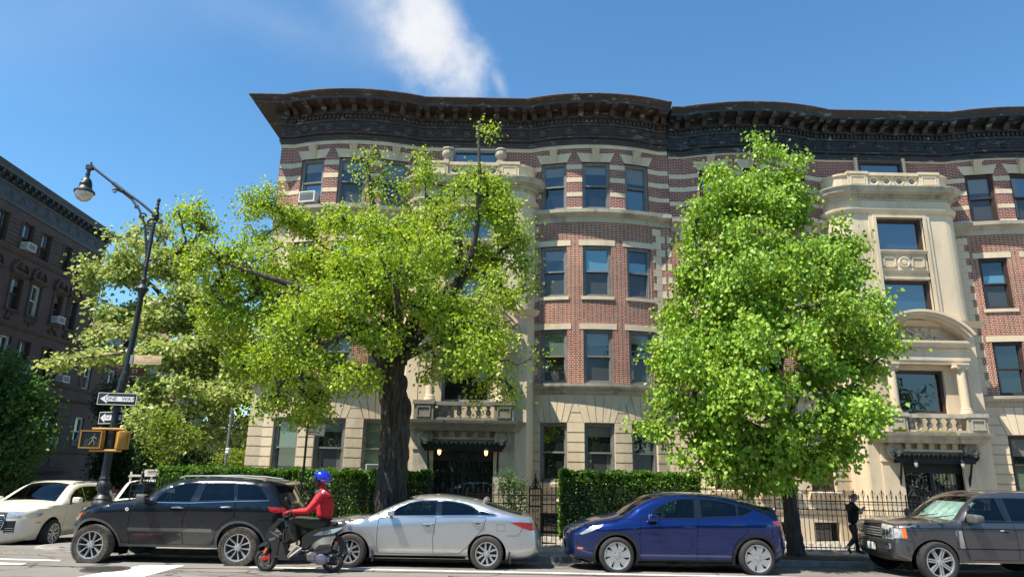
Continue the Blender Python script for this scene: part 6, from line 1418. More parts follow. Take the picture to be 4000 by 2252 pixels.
# ---- silver sedan
d1 = draw(1125, 1205, 460, .335, .011); d2 = lambda *P: d1(*[(x + 1450, y) for x, y in P])
SON = dict(outline=[(-.78, .21), (-.90, .30), (-.94, .48), (-.92, .64), (-.80, .76), (-.40, .915), (0, .99), (.36, 1.03), (.88, 1.265), (1.25, 1.40), (1.69, 1.465), (2.05, 1.465), (2.62, 1.365), (3.08, 1.215), (3.45, 1.115), (3.74, 1.07, 'c'), (3.80, .93), (3.87, .64), (3.85, .40), (3.70, .25), (3.35, .21)],
    half=.915, belt=lambda x: interp(x, [(-1, .86), (.4, 1.0), (1.8, 1.06), (2.8, 1.09), (3.9, 1.03)]), xend=(-.94, 3.87), ft=(.30, 1.0), rt=(.22, 1.0), tumble=.46, round=.07,
    crease=[([(-.6, .70), (.32, .80), (1.75, .915), (2.6, .97), (3.9, 1.0)], .16, .05), ([(-.6, .3), (1, .38), (3.9, .40)], -.05, .12)],
    arches=[(0, .335, .395), (2.795, .335, .395)], sill=.20, hood=5.2, bulge=[(0, .12), (4, .13), (5, .05), (6.5, .045), (7, .05), (9, .07), (11, .035), (12, .05), (14, .06), (15, .03), (16, .05), (18, .10), (20, .1)],
    strips=[(7.05, 9.3, 0, .86, 'ws'), (12.2, 14.2, 0, .86, 'rg'), (1.5, 3.4, 0, .6, 'gr')], stripmat=dict(ws=('windscreen', 'glass_screen'), rg=('rear_window', 'glass_mid'), gr=('grille', 'plastic_black')), paint='paint_silver',
    feats=[('door', [(.60, 1.03), (.55, .62), (.56, .30), (1.70, .295), (1.69, .6), (1.775, 1.055)], None), ('door', [(1.775, 1.055), (1.69, .6), (1.70, .295), (2.22, .315), (2.40, .46), (2.56, .66), (2.73, .83), (2.79, 1.075)], None),
           ('window', [(.80, 1.06), (.92, 1.18), (1.12, 1.295), (1.38, 1.37), (1.79, 1.385), (1.765, 1.085)], 'glass_clear'), ('pillar', [(1.775, 1.085), (1.80, 1.385), (1.87, 1.385), (1.855, 1.09)], 'gloss_black'), ('window', [(1.865, 1.09), (1.88, 1.38), (2.10, 1.375), (2.36, 1.325), (2.56, 1.25), (2.62, 1.11)], 'glass_mid'),
           ('pillar', [(2.63, 1.11), (2.575, 1.245), (2.63, 1.215), (2.70, 1.115)], 'gloss_black'), ('window', [(2.71, 1.115), (2.66, 1.195), (2.85, 1.15), (3.0, 1.115)], 'glass_privacy'), ('taillight', [(3.29, .975), (3.50, .985), (3.77, .965), (3.79, .90), (3.80, .82), (3.72, .80), (3.53, .865)], 'lamp_red'), ('headlight', [(-.86, .62), (-.78, .75), (-.35, .87), (-.20, .86), (-.45, .76), (-.75, .64)], 'lamp_clear')],
    cabin=(.75, 2.75, 1.06), seats=[(1.45, .26), (2.35, .6)], seatmat='seat_tan', wr=.335, rim=.225, wheel=(5, 'twin', 'alloy'), tyre='rubber_brown', mirror=(.86, 1.07), mirrorsize=(.10, .15, .10), handles=[(1.60, .905), (2.62, .97)], seal='gloss_black')
son = thing('parked_sedan', 'silver four door sedan parked between the scooter rider and the blue car', 'car', (-3.16, 15.48, -.035)); son.scale = (.985,) * 3; wr = make_car(SON, son)
W = wr[0]; m = MB(); line(m, [(.85, 1.06), (1.78, 1.087), (2.65, 1.112), (3.0, 1.112)], W, -1, .008, .004); line(m, [(.62, 1.01), (.80, 1.055), (.95, 1.22), (1.2, 1.345), (1.5, 1.405), (1.9, 1.41), (2.3, 1.36), (2.6, 1.27), (3.04, 1.12)], W, -1, .006, .004); m.build('chrome_strip', MATS['chrome'], son)
m = MB(); ribbon(m, [(3.0, .80), (3.0, .93), (3.17, .93), (3.18, .80)], W, -1, .004, .0015); line(m, [(3.2, .70), (3.44, .70), (3.55, .86)], W, -1); line(m, [(2.45, .265), (.42, .25)], W, -1, .006); m.build('panel_gap', MATS['gap_black'], son)
m = MB(); m.prism([(0, 0), (.10, .0), (.14, .09), (.10, .075)], lambda p: (2.72 + p[0], -.015, 1.375 + p[1] - p[0] * .25), lambda p: (2.72 + p[0], .015, 1.375 + p[1] - p[0] * .25)); m.build('roof_aerial', MATS['paint_silver'], son, smooth=False)
for x in (.44, 3.25): m = MB(); m.box(x, x + .03, -.90, -.70, .14, .36); m.build('mud_flap', MATS['plastic_black'], son, smooth=False)

# ---- blue crossover
d = draw(440, 528, 276.8, .355, .0188)
MY = dict(outline=[tuple(p) for p in d((300, 572), (222, 552), (186, 535), (181, 490), (174, 412), (202, 388), (256, 358), (335, 335), (470, 311), (560, 254), (650, 209), (740, 187), (840, 178), (950, 182), (1060, 197), (1150, 220), (1240, 252), (1330, 286))] + [(*d((1385, 301))[0], 'c')] + d((1394, 322), (1407, 375), (1426, 450), (1428, 520), (1395, 562), (1340, 580)),
    half=.955, belt=lambda x: interp(x, [(-1, .80), (.5, 1.0), (1.6, 1.09), (2.6, 1.14), (3.6, 1.1)]), xend=(-.95, 3.6), ft=(.34, 1.05), rt=(.26, 1.0), tumble=.42, round=.085,
    crease=[([(-.6, .86), (.6, .93), (1.75, .97), (2.6, .99), (3.6, 1.0)], .18, .07), ([(-.6, .33), (1, .42), (3.6, .5)], -.06, .10)],
    arches=[(0, .355, .425), (2.89, .355, .425)], clad=.06, sill=.19, sillclad=.285, hood=7, bulge=[(0, .07), (3, .08), (4, .08), (5, .06), (6, .05), (7, .05), (8, .06), (10, .08), (12, .04), (15, .05), (17, .12), (18, .16), (20, .2), (24, .2)],
    strips=[(8.05, 10.6, 0, .86, 'ws'), (10.8, 14.6, 0, .8, 'rf'), (14.8, 17.6, 0, .82, 'rg'), (.8, 2.2, 0, .8, 'gr'), (3.9, 6.6, .62, .99, 'hl')], stripmat=dict(ws=('windscreen', 'glass_screen'), rf=('glass_roof', 'gloss_black'), rg=('rear_window', 'glass_privacy'), gr=('lower_grille', 'plastic_black'), hl=('headlight', 'lamp_smoke')), paint='paint_blue',
    feats=[('door', d((575, 325), (570, 430), (586, 555), (905, 558), (898, 440), (905, 318)), None), ('door', d((905, 318), (898, 440), (905, 558), (1100, 560), (1106, 500), (1135, 445), (1188, 395), (1186, 330), (1165, 306)), None),
           ('pillar', d((590, 322), (640, 276), (648, 276), (638, 318)), 'gloss_black'), ('window', d((640, 318), (652, 274), (700, 243), (760, 217), (815, 205), (893, 202), (888, 316)), 'glass_clear'), ('pillar', d((890, 316), (896, 202), (922, 203), (922, 313)), 'gloss_black'), ('window', d((925, 312), (925, 204), (1000, 209), (1070, 221), (1132, 238), (1132, 305)), 'glass_privacy'),
           ('window', d((1138, 304), (1138, 240), (1200, 257), (1232, 270), (1200, 290), (1165, 301)), 'glass_privacy'), ('headlight', d((228, 408), (290, 366), (362, 351), (352, 365), (290, 394), (240, 414)), 'lamp_clear'), ('taillight', d((1335, 336), (1388, 332), (1400, 370), (1360, 356)), 'lamp_red'), ('reflector', d((220, 486), (252, 488), (252, 498), (222, 497)), 'lamp_amber'), ('bumper_duct', d((254, 488), (276, 489), (270, 499), (254, 498)), 'plastic_black'), ('repeater', d((520, 380), (560, 382), (540, 394)), 'gloss_black')],
    cabin=(.75, 2.7, 1.09), seats=[(1.35, .26), (2.25, .6)], wr=.355, rim=.262, wheel=(7, 'turbine', 'alloy'), mirror=(.70, 1.09), mirrorsize=(.13, .18, .13), handles=[(1.49, .975), (2.48, 1.025)], flush=True, handlemat='gloss_black', track=.015)
my = thing('parked_crossover', 'glossy dark blue crossover car parked in front of the right hand hedge', 'car', (2.20, 15.48, -.035)); my.scale = (.972,) * 3; wr = make_car(MY, my); W = wr[0]
m = MB(); line(m, d((590, 322), (888, 318), (1132, 307), (1200, 292), (1234, 270)), W, -1, .007, .003); line(m, d((590, 322), (652, 270), (760, 213), (896, 198), (1000, 205), (1132, 234), (1234, 268)), W, -1, .006, .003); m.build('window_trim', MATS['gloss_black'], my)
m = MB(); line(m, d((470, 322), (575, 325)), W, -1); line(m, d((300, 372), (372, 345), (470, 320)), W, -1); line(m, d((1335, 350), (1340, 440)), W, -1); m.build('panel_gap', MATS['gap_black'], my)
plate(my, Vector((-1.06, 0, .50)), 0, txt=None)
m = MB(); m.prism([(0, 0), (.12, .04), (.13, .06), (0, .035)], lambda p: (3.33 + p[0], -.7, 1.175 + p[1]), lambda p: (3.33 + p[0], .7, 1.175 + p[1])); m.build('spoiler', MATS['gloss_black'], my, smooth=False)

# ---- black SUV
d = draw(860, 1140, 478.6, .375, .0179); d_ = lambda *P: d(*[(x + 2175, y) for x, y in P])
JEEP = dict(outline=[tuple(p) for p in d((690, 1195), (640, 1175), (606, 1130), (606, 1010), (640, 950), (690, 868), (735, 812), (800, 786), (900, 764), (1040, 745), (1180, 732), (1290, 716), (1400, 640), (1500, 580), (1620, 538), (1750, 516), (1900, 507), (2100, 507), (2350, 516), (2480, 528))] + [(3.56, 1.68, 'c'), (3.62, 1.52), (3.72, 1.28), (3.80, 1.12), (3.85, .85), (3.83, .62), (3.76, .48), (3.6, .40)],
    half=.97, belt=lambda x: interp(x, [(-1, 1.0), (.9, 1.23), (2, 1.25), (4, 1.28)]), xend=(-.55, 3.85), ft=(.26, .75), rt=(.20, .9), tumble=.36, round=.07,
    crease=[([(-.6, .98), (.6, 1.06), (2, 1.10), (4, 1.12)], .16, .04), ([(-.6, .66), (1, .70), (4, .72)], -.02, .14)],
    arches=[(0, .375, .475), (2.915, .375, .475)], clad=.05, cladmat='plastic_grey', sill=.34, sillclad=.40, hood=8, bulge=[(0, .30), (4, .34), (5, .26), (6, .12), (7, .06), (10, .05), (11, .06), (13, .08), (15, .04), (19, .04), (21, .06), (24, .08), (27, .06)],
    strips=[(11.1, 14.2, 0, .86, 'ws'), (20.3, 22.6, 0, .86, 'rg'), (4.2, 6.0, 0, .6, 'gr'), (5.0, 6.3, .6, .99, 'hl'), (23.1, 24.4, .55, .99, 'tl'), (1.2, 3, 0, .75, 'lg')], stripmat=dict(ws=('windscreen', 'glass_screen'), rg=('rear_window', 'gloss_black'), gr=('grille', 'gloss_black'), hl=('headlight', 'lamp_smoke'), tl=('taillight', 'lamp_red'), lg=('lower_grille', 'plastic_black')), paint='paint_black',
    feats=[('door', d((1310, 748), (1225, 830), (1190, 950), (1185, 1140), (1700, 1146), (1700, 1000), (1720, 900), (1785, 742)), None), ('door', d((1785, 742), (1720, 900), (1700, 1000), (1702, 1146), (1985, 1150), (2020, 1020), (2090, 940), (2200, 880), (2222, 725)), None),
           ('pillar', d((1390, 735), (1470, 668), (1478, 668), (1440, 733)), 'gloss_black'), ('window', d((1440, 732), (1500, 655), (1600, 590), (1720, 555), (1852, 548), (1790, 735)), 'glass_clear'), ('pillar', d((1795, 733), (1856, 548), (1910, 550), (1856, 727)), 'gloss_black'), ('window', d((1862, 725), (1915, 553), (2185, 553), (2212, 720)), 'glass_privacy'), ('window', d((2228, 718), (2215, 560), (2400, 568), (2450, 592), (2530, 716)), 'glass_privacy'),
           ('headlight', d((690, 885), (722, 832), (750, 836), (712, 890)), 'lamp_amber'), ('taillight', [(3.52, 1.10), (3.48, 1.19), (3.84, 1.17), (3.85, 1.08), (3.64, 1.06)], 'lamp_red')],
    cabin=(.95, 3.0, 1.24), seats=[(1.5, .27), (2.4, .6)], wr=.375, rim=.255, wheel=(5, 'vee', 'alloy'), tyre='rubber_dusty', tread=1, mirror=(1.06, 1.25), mirrorsize=(.12, .17, .15), mirrorpaint=False, handles=[(1.68, 1.14), (2.66, 1.17)], track=.0)
jeep = thing('parked_suv', 'dusty black four wheel drive SUV with muddy tyres in front of the street lamp', 'car', (-8.25, 15.43, -.035)); wr = make_car(JEEP, jeep); W = wr[0]
m = MB(); line(m, d((1190, 995), (1700, 1003), (1990, 1010)), W, -1, .035, .012); line(m, d((1120, 1150), (2010, 1160)), W, -1, .008, .006); m.build('rub_strip', mat('strip_gloss', (.05, .055, .06), .25, coat=1.0), jeep)
m = MB(); line(m, d((1440, 738), (1790, 742), (2222, 727), (2535, 720)), W, -1, .006, .005); m.build('window_strip', MATS['chrome'], jeep)
m = MB(); ribbon(m, d_((165, 770), (165, 830), (255, 830), (262, 770)), W, -1, .004, .0015); line(m, d_((20, 560), (50, 735), (35, 890)), W, -1); line(m, d_((270, 910), (450, 905)), W, -1); m.build('panel_gap', MATS['gap_black'], jeep)
for s in (-1, 1):
    m = MB(); P = [(1.62, s * .66, 1.735), (1.75, s * .665, 1.785), (2.3, s * .67, 1.80), (2.9, s * .67, 1.785), (3.3, s * .66, 1.74), (3.38, s * .655, 1.70)]; m.tube(P, .018, 8); m.build('roof_rail', mat('rail_satin', (.30, .30, .31), .4, metal=.7), jeep)
m = MB(); m.prism([(3.36, 1.705), (3.48, 1.712), (3.84, 1.645), (3.85, 1.62), (3.60, 1.62), (3.4, 1.64)], lambda p: (p[0], -.68, p[1]), lambda p: (p[0], .68, p[1])); m.build('spoiler', MATS['paint_black'], jeep, smooth=False)
for t_, x, z, sz in (('GRAND', .90, .585, .05), ('CHEROKEE', 1.22, .59, .05)):
    me = text_mesh(t_, sz, thick=.004, sx=1.25); me.transform(Matrix.Translation((x, -W(x, z) - .004, z)) @ FACE_Y); me.materials.clear(); me.materials.append(mat('badge_red', (.22, .05, .045), .4)); link('badge_lettering', me, jeep)
m = MB(); M = Matrix.Translation((.69, -W(.69, 1.09) - .002, 1.09)) @ Matrix.Rotation(PI / 2, 4, 'X'); m.lathe([(.036, 0), (.036, .004), (0, .004)], (0, 0, 0), 20, M); o = m.build('round_badge', MATS['plate_white'], jeep)
m = MB(); m.box(-.016, .016, -.012, .012, .004, .006, M); m.build('badge_mark', MATS['lamp_red'], o)

# ---- grey SUV at the right
RR = dict(outline=[(-0.560, .36), (-0.672, .42), (-0.712, .56), (-0.708, .74), (-0.688, .80), (-0.692, 1.0), (-0.664, 1.09), (-0.560, 1.135), (0, 1.19), (.50, 1.215), (.82, 1.49), (1.08, 1.715), (1.30, 1.81), (1.7, 1.85), (2.3, 1.865), (3.2, 1.85), (3.75, 1.80), (3.90, 1.74, 'c'), (3.98, 1.45), (4.07, 1.15), (4.10, .8), (4.08, .55), (3.9, .40), (3.7, .36)],
    half=.975, belt=lambda x: interp(x, [(-1, 1.02), (.5, 1.16), (4, 1.20)]), xend=(-.71, 4.1), ft=(.20, .7), rt=(.16, .8), tumble=.30, round=.06,
    crease=[([(-1, 1.03), (4.1, 1.07)], .14, .03), ([(-1, .62), (4.1, .64)], -.02, .10)], arches=[(0, .372, .46), (2.88, .372, .46)], sill=.36, hood=7, bulge=[(0, .05), (4, .05), (6, .05), (7, .04), (9, .05), (10, .10), (11, .08), (13, .04), (16, .04), (18, .05), (23, .06)],
    strips=[(9.05, 11.5, 0, .86, 'ws'), (17.2, 18.7, 0, .82, 'rg'), (4.1, 6.0, 0, .47, 'gr'), (4.1, 6.0, .48, .99, 'hl'), (.2, 1.7, 0, .8, 'lg')], stripmat=dict(ws=('windscreen', 'glass_screen'), rg=('rear_window', 'glass_privacy'), gr=('grille', 'gloss_black'), hl=('headlight', 'lamp_clear'), lg=('lower_grille', 'plastic_black')), paint='paint_grey',
    feats=[('door', [(.60, 1.20), (.57, 1.05), (.62, .70), (.68, .42), (1.66, .42), (1.66, .8), (1.62, 1.215)], None), ('door', [(1.62, 1.215), (1.66, .8), (1.66, .42), (2.30, .42), (2.36, .70), (2.6, .92), (2.62, 1.22)], None), ('window', [(.68, 1.24), (.93, 1.60), (1.02, 1.69), (1.10, 1.715), (1.45, 1.73), (1.50, 1.25)], 'glass_clear'), ('pillar', [(1.51, 1.25), (1.46, 1.73), (1.58, 1.735), (1.60, 1.25)], 'gloss_black'), ('window', [(1.62, 1.25), (1.60, 1.735), (2.45, 1.73), (2.50, 1.25)], 'glass_privacy'), ('window', [(2.62, 1.25), (2.58, 1.73), (3.5, 1.68), (3.72, 1.25)], 'glass_privacy'),
           ('headlight', [(-.69, .83), (-.69, 1.035), (-.59, 1.045), (-.57, .84)], 'lamp_clear'), ('indicator', [(-.57, .84), (-.59, 1.045), (-.52, 1.048), (-.50, .845)], 'lamp_amber'), ('side_vent', [(.44, 1.03), (.43, .96), (.50, .66), (.60, .655), (.57, 1.03)], 'alloy'), ('taillight', [(3.9, .9), (3.86, 1.3), (4.04, 1.28), (4.1, .9)], 'lamp_red')],
    cabin=(.85, 3.0, 1.22), seats=[(1.45, .27), (2.35, .6)], wr=.375, rim=.27, wheel=(7, 'pair', 'alloy'), mirror=(.76, 1.22), mirrorsize=(.13, .24, .16), mirrorpaint=False, handles=[(1.46, 1.04), (2.45, 1.06)], handlemat='paint_grey', track=.02)
rr = thing('parked_suv', 'boxy metallic grey SUV with silver sunshade behind its windscreen at the right edge', 'car', (8.54, 15.35, -.05)); wr = make_car(RR, rr); W, SP, front = wr[:3]
m = MB(); line(m, [(-.5, 1.065), (4.0, 1.085)], W, -1, .005, .002); line(m, [(.42, .65), (4.05, .655)], W, -1, .008, .003); line(m, [(.48, 1.20), (.56, 1.06), (.60, .64), (.66, .38)], W, -1, .004); line(m, [(-.55, .80), (-.40, .77), (-.42, .42)], W, -1); m.build('panel_gap', MATS['gap_black'], rr)
m = MB(); line(m, [(.60, 1.225), (3.75, 1.235)], W, -1, .010, .004); m.build('window_strip', MATS['gloss_black'], rr)
m = MB()
for k in range(8): z = .70 + k * .042; line(m, [(.445, z), (.49 + .0 * k, z + .022)], W, -1, .012, .006)
m.build('vent_mesh', MATS['plastic_black'], rr)
gm = MB()
for k in range(4): z = .845 + k * .055; gm.tube([front(z, t, .012) for t in np.linspace(-.46, .46, 12)], .012, 6)
for k in range(18): t = -.45 + .9 * k / 17; gm.tube([front(.84, t, .004), front(1.02, t, .004)], .006, 4)
gm.build('grille_bars', mat('grille_silver', (.42, .42, .42), .4, metal=.7), rr)
for s in (-1, 1):
    lm = MB()
    for t, r_ in ((.60, .085), (.76, .075), (.90, .05)): p = front(.935, s * t, -.015); M = Matrix.Translation(p) @ Matrix.Rotation(-PI / 2, 4, 'Y'); lm.lathe([(r_, 0), (r_ * .95, .03), (r_ * .6, .045), (0, .05)], (0, 0, 0), 20, M)
    lm.build('headlamp_lens', MATS['chrome'], rr)
    fg = MB(); p = front(.64, s * .80, -.01); M = Matrix.Translation(p) @ Matrix.Rotation(-PI / 2, 4, 'Y'); fg.lathe([(.075, 0), (.07, .025), (.055, .02), (0, .01)], (0, 0, 0), 20, M); fg.build('fog_light', MATS['chrome'], rr)
plate(rr, front(.60, 0, .02), 0)
for i, ch in enumerate('RANGE ROVER'):
    t = -.34 + .068 * i * 1.0
    if ch == ' ': continue
    p = front(1.082, -t * -1, .006) if False else SP(min(range(len(wr[3])), key=lambda q: abs(wr[3][q][0] + .63) + (0 if wr[4][q] < 9 else 9)), t, .006)
    me = text_mesh(ch, .075, thick=.004); me.transform(Matrix.Translation(p) @ Matrix.Rotation(-PI / 2, 4, 'Z') @ Matrix.Rotation(math.radians(40), 4, 'X')); me.materials.clear(); me.materials.append(MATS['chrome']); link('bonnet_lettering', me, rr)
ss = MB()                                              # crinkled reflective shade behind the windscreen
for k in range(9):
    for t in range(10):
        q = lambda a, b: Vector((.60 + .50 * b + .04 * (a % 2), -.70 + .14 * a, 1.18 + .44 * b)) * 1.0
        ss.quad(q(t, k / 9), q(t + 1, k / 9), q(t + 1, (k + 1) / 9), q(t, (k + 1) / 9))
ss.build('sunshade', mat('foil', (.85, .88, .88), .35, .25, 8, bump=1.0, bscale=9, metal=.6), rr, smooth=False)
for a in (-.1, .45): m = MB(); m.tube([(.50, a, 1.235), (.60, a - .25, 1.29), (.66, a - .55, 1.34)], [.014, .010, .006], 6); m.build('wiper', MATS['plastic_black'], rr)

# ---- white SUV coming out of the side street
Q5 = dict(outline=[(-.70, .24), (-.83, .30), (-.88, .45), (-.89, .74), (-.87, .93), (-.76, 1.02), (-.1, 1.12), (.40, 1.15), (.85, 1.38), (1.22, 1.56), (1.7, 1.645), (2.4, 1.65), (3.0, 1.60), (3.35, 1.52, 'c'), (3.55, 1.25), (3.72, 1.05), (3.76, .75), (3.72, .5), (3.5, .35), (3.3, .28)],
    half=.945, belt=lambda x: interp(x, [(-1, .94), (.5, 1.10), (3.7, 1.15)]), xend=(-.89, 3.76), ft=(.24, .9), rt=(.2, .9), tumble=.42, round=.07, crease=[([(-1, .90), (3.8, .98)], .15, .05), ([(-1, .4), (3.8, .45)], -.04, .12)],
    arches=[(0, .36, .43), (2.82, .36, .43)], sill=.24, hood=6, bulge=[(0, .12), (3, .14), (5, .08), (7, .06), (9, .08), (11, .04), (14, .06), (19, .1)],
    strips=[(7.05, 9.3, 0, .88, 'ws'), (13.1, 14.6, 0, .86, 'rg'), (2.25, 4.0, 0, .43, 'gr'), (3.3, 4.35, .5, .99, 'hl'), (1.9, 3.0, .52, .9, 'in')], stripmat=dict(ws=('windscreen', 'glass_screen'), rg=('rear_window', 'glass_privacy'), gr=('grille', 'plastic_black'), hl=('headlight', 'lamp_clear'), **{'in': ('air_intake', 'plastic_black')}), paint='paint_white',
    feats=[('door', [(.62, 1.08), (.58, .7), (.60, .34), (1.62, .34), (1.62, 1.11)], None), ('door', [(1.62, 1.11), (1.62, .34), (2.25, .36), (2.4, .6), (2.65, .9), (2.66, 1.13)], None), ('window', [(.75, 1.12), (1.0, 1.32), (1.25, 1.45), (1.58, 1.52), (1.60, 1.14)], 'glass_mid'), ('window', [(1.66, 1.14), (1.64, 1.53), (2.3, 1.53), (2.65, 1.47), (2.60, 1.16)], 'glass_privacy'), ('window', [(2.68, 1.16), (2.72, 1.45), (3.1, 1.38), (3.2, 1.19)], 'glass_privacy'),
           ('headlight', [(-.86, .76), (-.83, .86), (-.50, .92), (-.42, .87), (-.6, .80)], 'lamp_clear'), ('reflector', [(-.62, .655), (-.60, .685), (-.44, .69), (-.45, .66)], 'lamp_amber'), ('taillight', [(3.4, .98), (3.4, 1.08), (3.72, 1.05), (3.75, .9)], 'lamp_red')],
    cabin=(.8, 2.7, 1.12), seats=[(1.4, .26), (2.3, .6)], wr=.36, rim=.25, wheel=(5, 'twin', 'alloy'), mirror=(.80, 1.12), mirrorsize=(.12, .17, .14), handles=[(1.45, .97), (2.45, 1.0)], handlemat='paint_white')
q0 = at(186, 2136, Z=-.33); hd = math.atan2(BD.y, BD.x)
q5 = thing('white_suv', 'white SUV at the mouth of the side street behind the black SUV', 'car', (q0.x - .95 * math.sin(hd) , q0.y + .95 * math.cos(hd), -.33), rz=hd); wr = make_car(Q5, q5); W, SP, front = wr[:3]
gm = MB()
for k in range(6): z = .52 + k * .058; gm.tube([front(z, t, .014) for t in np.linspace(-.42, .42, 10)], .009, 5)
gm.tube([front(z, t, .016) for z, t in ((.86, -.42), (.86, 0), (.86, .42), (.80, .47), (.62, .45), (.50, .36), (.49, 0), (.50, -.36), (.62, -.45), (.80, -.47), (.86, -.42))], .016, 6); gm.build('grille_bars', MATS['chrome'], q5)
lg = MB()
for k in range(4):
    p = front(.775, -.105 + .07 * k, .03); M = Matrix.Translation(p) @ Matrix.Rotation(-PI / 2, 4, 'Y'); lg.lathe([(.052, -.006), (.058, 0), (.052, .006), (.046, 0), (.052, -.006)], (0, 0, 0), 20, M)
lg.build('ring_emblem', MATS['chrome'], q5)
plate(q5, front(.60, 0, .03), 0, txt='680')
for s in (-1, 1):
    m = MB(); m.tube([(1.35, s * .60, 1.615), (1.5, s * .615, 1.66), (2.2, s * .62, 1.685), (3.0, s * .60, 1.63), (3.15, s * .59, 1.59)], .016, 6); m.build('roof_rail', MATS['rail_satin'], q5)
    m = MB()
    for k in range(3): m.tube([front(.70 + .02 * k, s * t, .012) for t in (.6, .75, .9)], .006, 4) if k == 9 else m.tube([front(.47 + .045 * k, s * t, .014) for t in (.55, .7, .85)], .007, 4)
    m.build('intake_bars', MATS['chrome'], q5)

# ---- white works van and dark hatchback farther up the side street
VAN = dict(outline=[(-.6, .35), (-.75, .45), (-.78, .8), (-.70, 1.0), (-.3, 1.12), (.15, 1.2), (.75, 1.78), (1.0, 1.92), (1.6, 1.97), (3.4, 1.97), (3.6, 1.9, 'c'), (3.66, 1.2), (3.66, .6), (3.5, .4)], half=.93, belt=lambda x: 1.2, xend=(-.78, 3.66), ft=(.16, .6), rt=(.05, .4), tumble=.16, round=.08, crease=None, arches=[(0, .33, .40), (2.75, .33, .40)], sill=.3, hood=4, bulge=[(0, .12), (4, .08), (6, .1), (7, .06), (13, .04)],
    strips=[(5.05, 6.5, 0, .88, 'ws'), (1.6, 2.8, 0, .5, 'gr'), (2.0, 3.0, .55, .99, 'hl')], stripmat=dict(ws=('windscreen', 'glass_screen'), gr=('grille', 'plastic_black'), hl=('headlight', 'lamp_clear')), paint='paint_van',
    feats=[('door', [(.35, 1.2), (.4, .4), (1.4, .4), (1.45, 1.22)], None), ('window', [(.42, 1.26), (.85, 1.70), (1.35, 1.74), (1.38, 1.26)], 'glass_mid'), ('taillight', [(3.58, .8), (3.58, 1.2), (3.65, 1.2), (3.65, .8)], 'lamp_red')], cabin=(.5, 1.6, 1.2), seats=[(1.1, .27)], wr=.33, rim=.2, wheel=(5, 'pair', 'alloy_dark'), mirror=(.55, 1.25), mirrorsize=(.1, .16, .2), mirrorpaint=False, handles=[(1.25, 1.0)], handlemat='plastic_black')
v0 = at(508, 1990, Y=30); vz = z_road(0, 30.5)
van = thing('work_van', 'white van with a ladder rack waiting in the side street behind the lamp', 'van', (v0.x + .1, 30, vz), rz=hd); make_car(VAN, van)
rk = MB()
for x in (1.1, 2.2, 3.2):
    for s in (-1, 1): rk.box(x - .03, x + .03, s * .78 - .03, s * .78 + .03, 1.9, 2.34)
    rk.box(x - .03, x + .03, -.82, .82, 2.16, 2.22)
for s in (-1, 1): rk.box(.95, 3.4, s * .78 - .035, s * .78 + .035, 2.12, 2.18)
rk.build('ladder_rack', MATS['paint_van'], van, smooth=False)
m = MB(); m.lathe([(.12, -1.1), (.12, 1.1)], (0, 0, 0), 14, Matrix.Translation((2.2, .2, 2.32)) @ Matrix.Rotation(PI / 2, 4, 'Y')); m.build('conduit_tube', MATS['paint_van'], van)
HB = dict(Q5); HB.update(paint='paint_black', outline=[(x, z * .9) if len(p) == 2 else (x, z * .9, 'c') for p in Q5['outline'] for x, z in [p[:2]]], feats=[(a, [(x, z * .9) for x, z in P], m) for a, P, m in Q5['feats']], belt=lambda x: .9 * interp(x, [(-1, .90), (.5, 1.06), (3.7, 1.12)]), arches=[(0, .33, .39), (2.82, .33, .39)], wr=.33, rim=.21, mirror=(.80, 1.0), handles=[(1.45, .87), (2.45, .9)], crease=None, cabin=(.8, 2.7, 1.0), sill=.22, handlemat='plastic_black')
h0 = at(70, 1985, Y=31)
hb = thing('dark_hatchback', 'dark car almost hidden behind the white SUV at the left edge', 'car', (h0.x - .2, 30.5, z_road(0, 31)), rz=hd); make_car(HB, hb)

warp(jeep, .375, .945, .19, .13, 2.9); warp(son, .335, .945, .08, .04, 2.8); warp(my, .355, .945, -.045, -.075, 2.9); warp(rr, .375, .90, -.0, -.0, 2.9)
# ================================================================== rider, scooter, walking man
mat('skin_brown', (0.075, 0.038, 0.024), 0.5); mat('skin_fair', (0.42, 0.24, 0.17), 0.5); mat('hair_grey', (0.13, 0.11, 0.095), .9, .3, 40); mat('cloth_red', (0.50, 0.012, 0.022), .75, .2, 9, bump=1.0, bscale=8); mat('cloth_grey', (0.045, 0.047, 0.055), .8); mat('cloth_white', (0.7, 0.7, 0.7), .8)
mat('cloth_olive', (0.035, 0.036, 0.020), .85, .2, 10, bump=.4, bscale=18); mat('cloth_black', (0.008, 0.008, 0.009), .9, .2, 10, bump=.3, bscale=16); mat('helmet_blue', (0.010, 0.035, 0.50), .2, metal=.3, coat=1.0); mat('shoe_tan', (0.24, 0.19, 0.14), .8, .2, 20); mat('shoe_black', (.01, .01, .011), .7); mat('white_rubber', (.6, .6, .58), .7)
glass_mat('visor', (.45, .5, .52), .6, 1.5)
def skin_mesh(name, verts, edges, rad, m, parent, sub=2):
    """one continuous surface grown round a jointed skeleton"""
    me = bpy.data.meshes.new(name); me.from_pydata([tuple(v) for v in verts], edges, []); o = bpy.data.objects.new(name, me); col.objects.link(o)
    sk = o.modifiers.new('skin', 'SKIN'); sk.use_smooth_shade = True
    for i, r in enumerate(rad): d = me.skin_vertices[0].data[i]; d.radius = r if isinstance(r, tuple) else (r, r); d.use_root = (i == 0)
    sb = o.modifiers.new('sub', 'SUBSURF'); sb.levels = sub; sb.render_levels = sub
    dg = bpy.context.evaluated_depsgraph_get(); dg.update(); nm = bpy.data.meshes.new_from_object(o.evaluated_get(dg)); bpy.data.objects.remove(o); bpy.data.meshes.remove(me)
    nm.name = name; nm.materials.clear(); nm.materials.append(m); nm.shade_smooth(); return link(name, nm, parent)
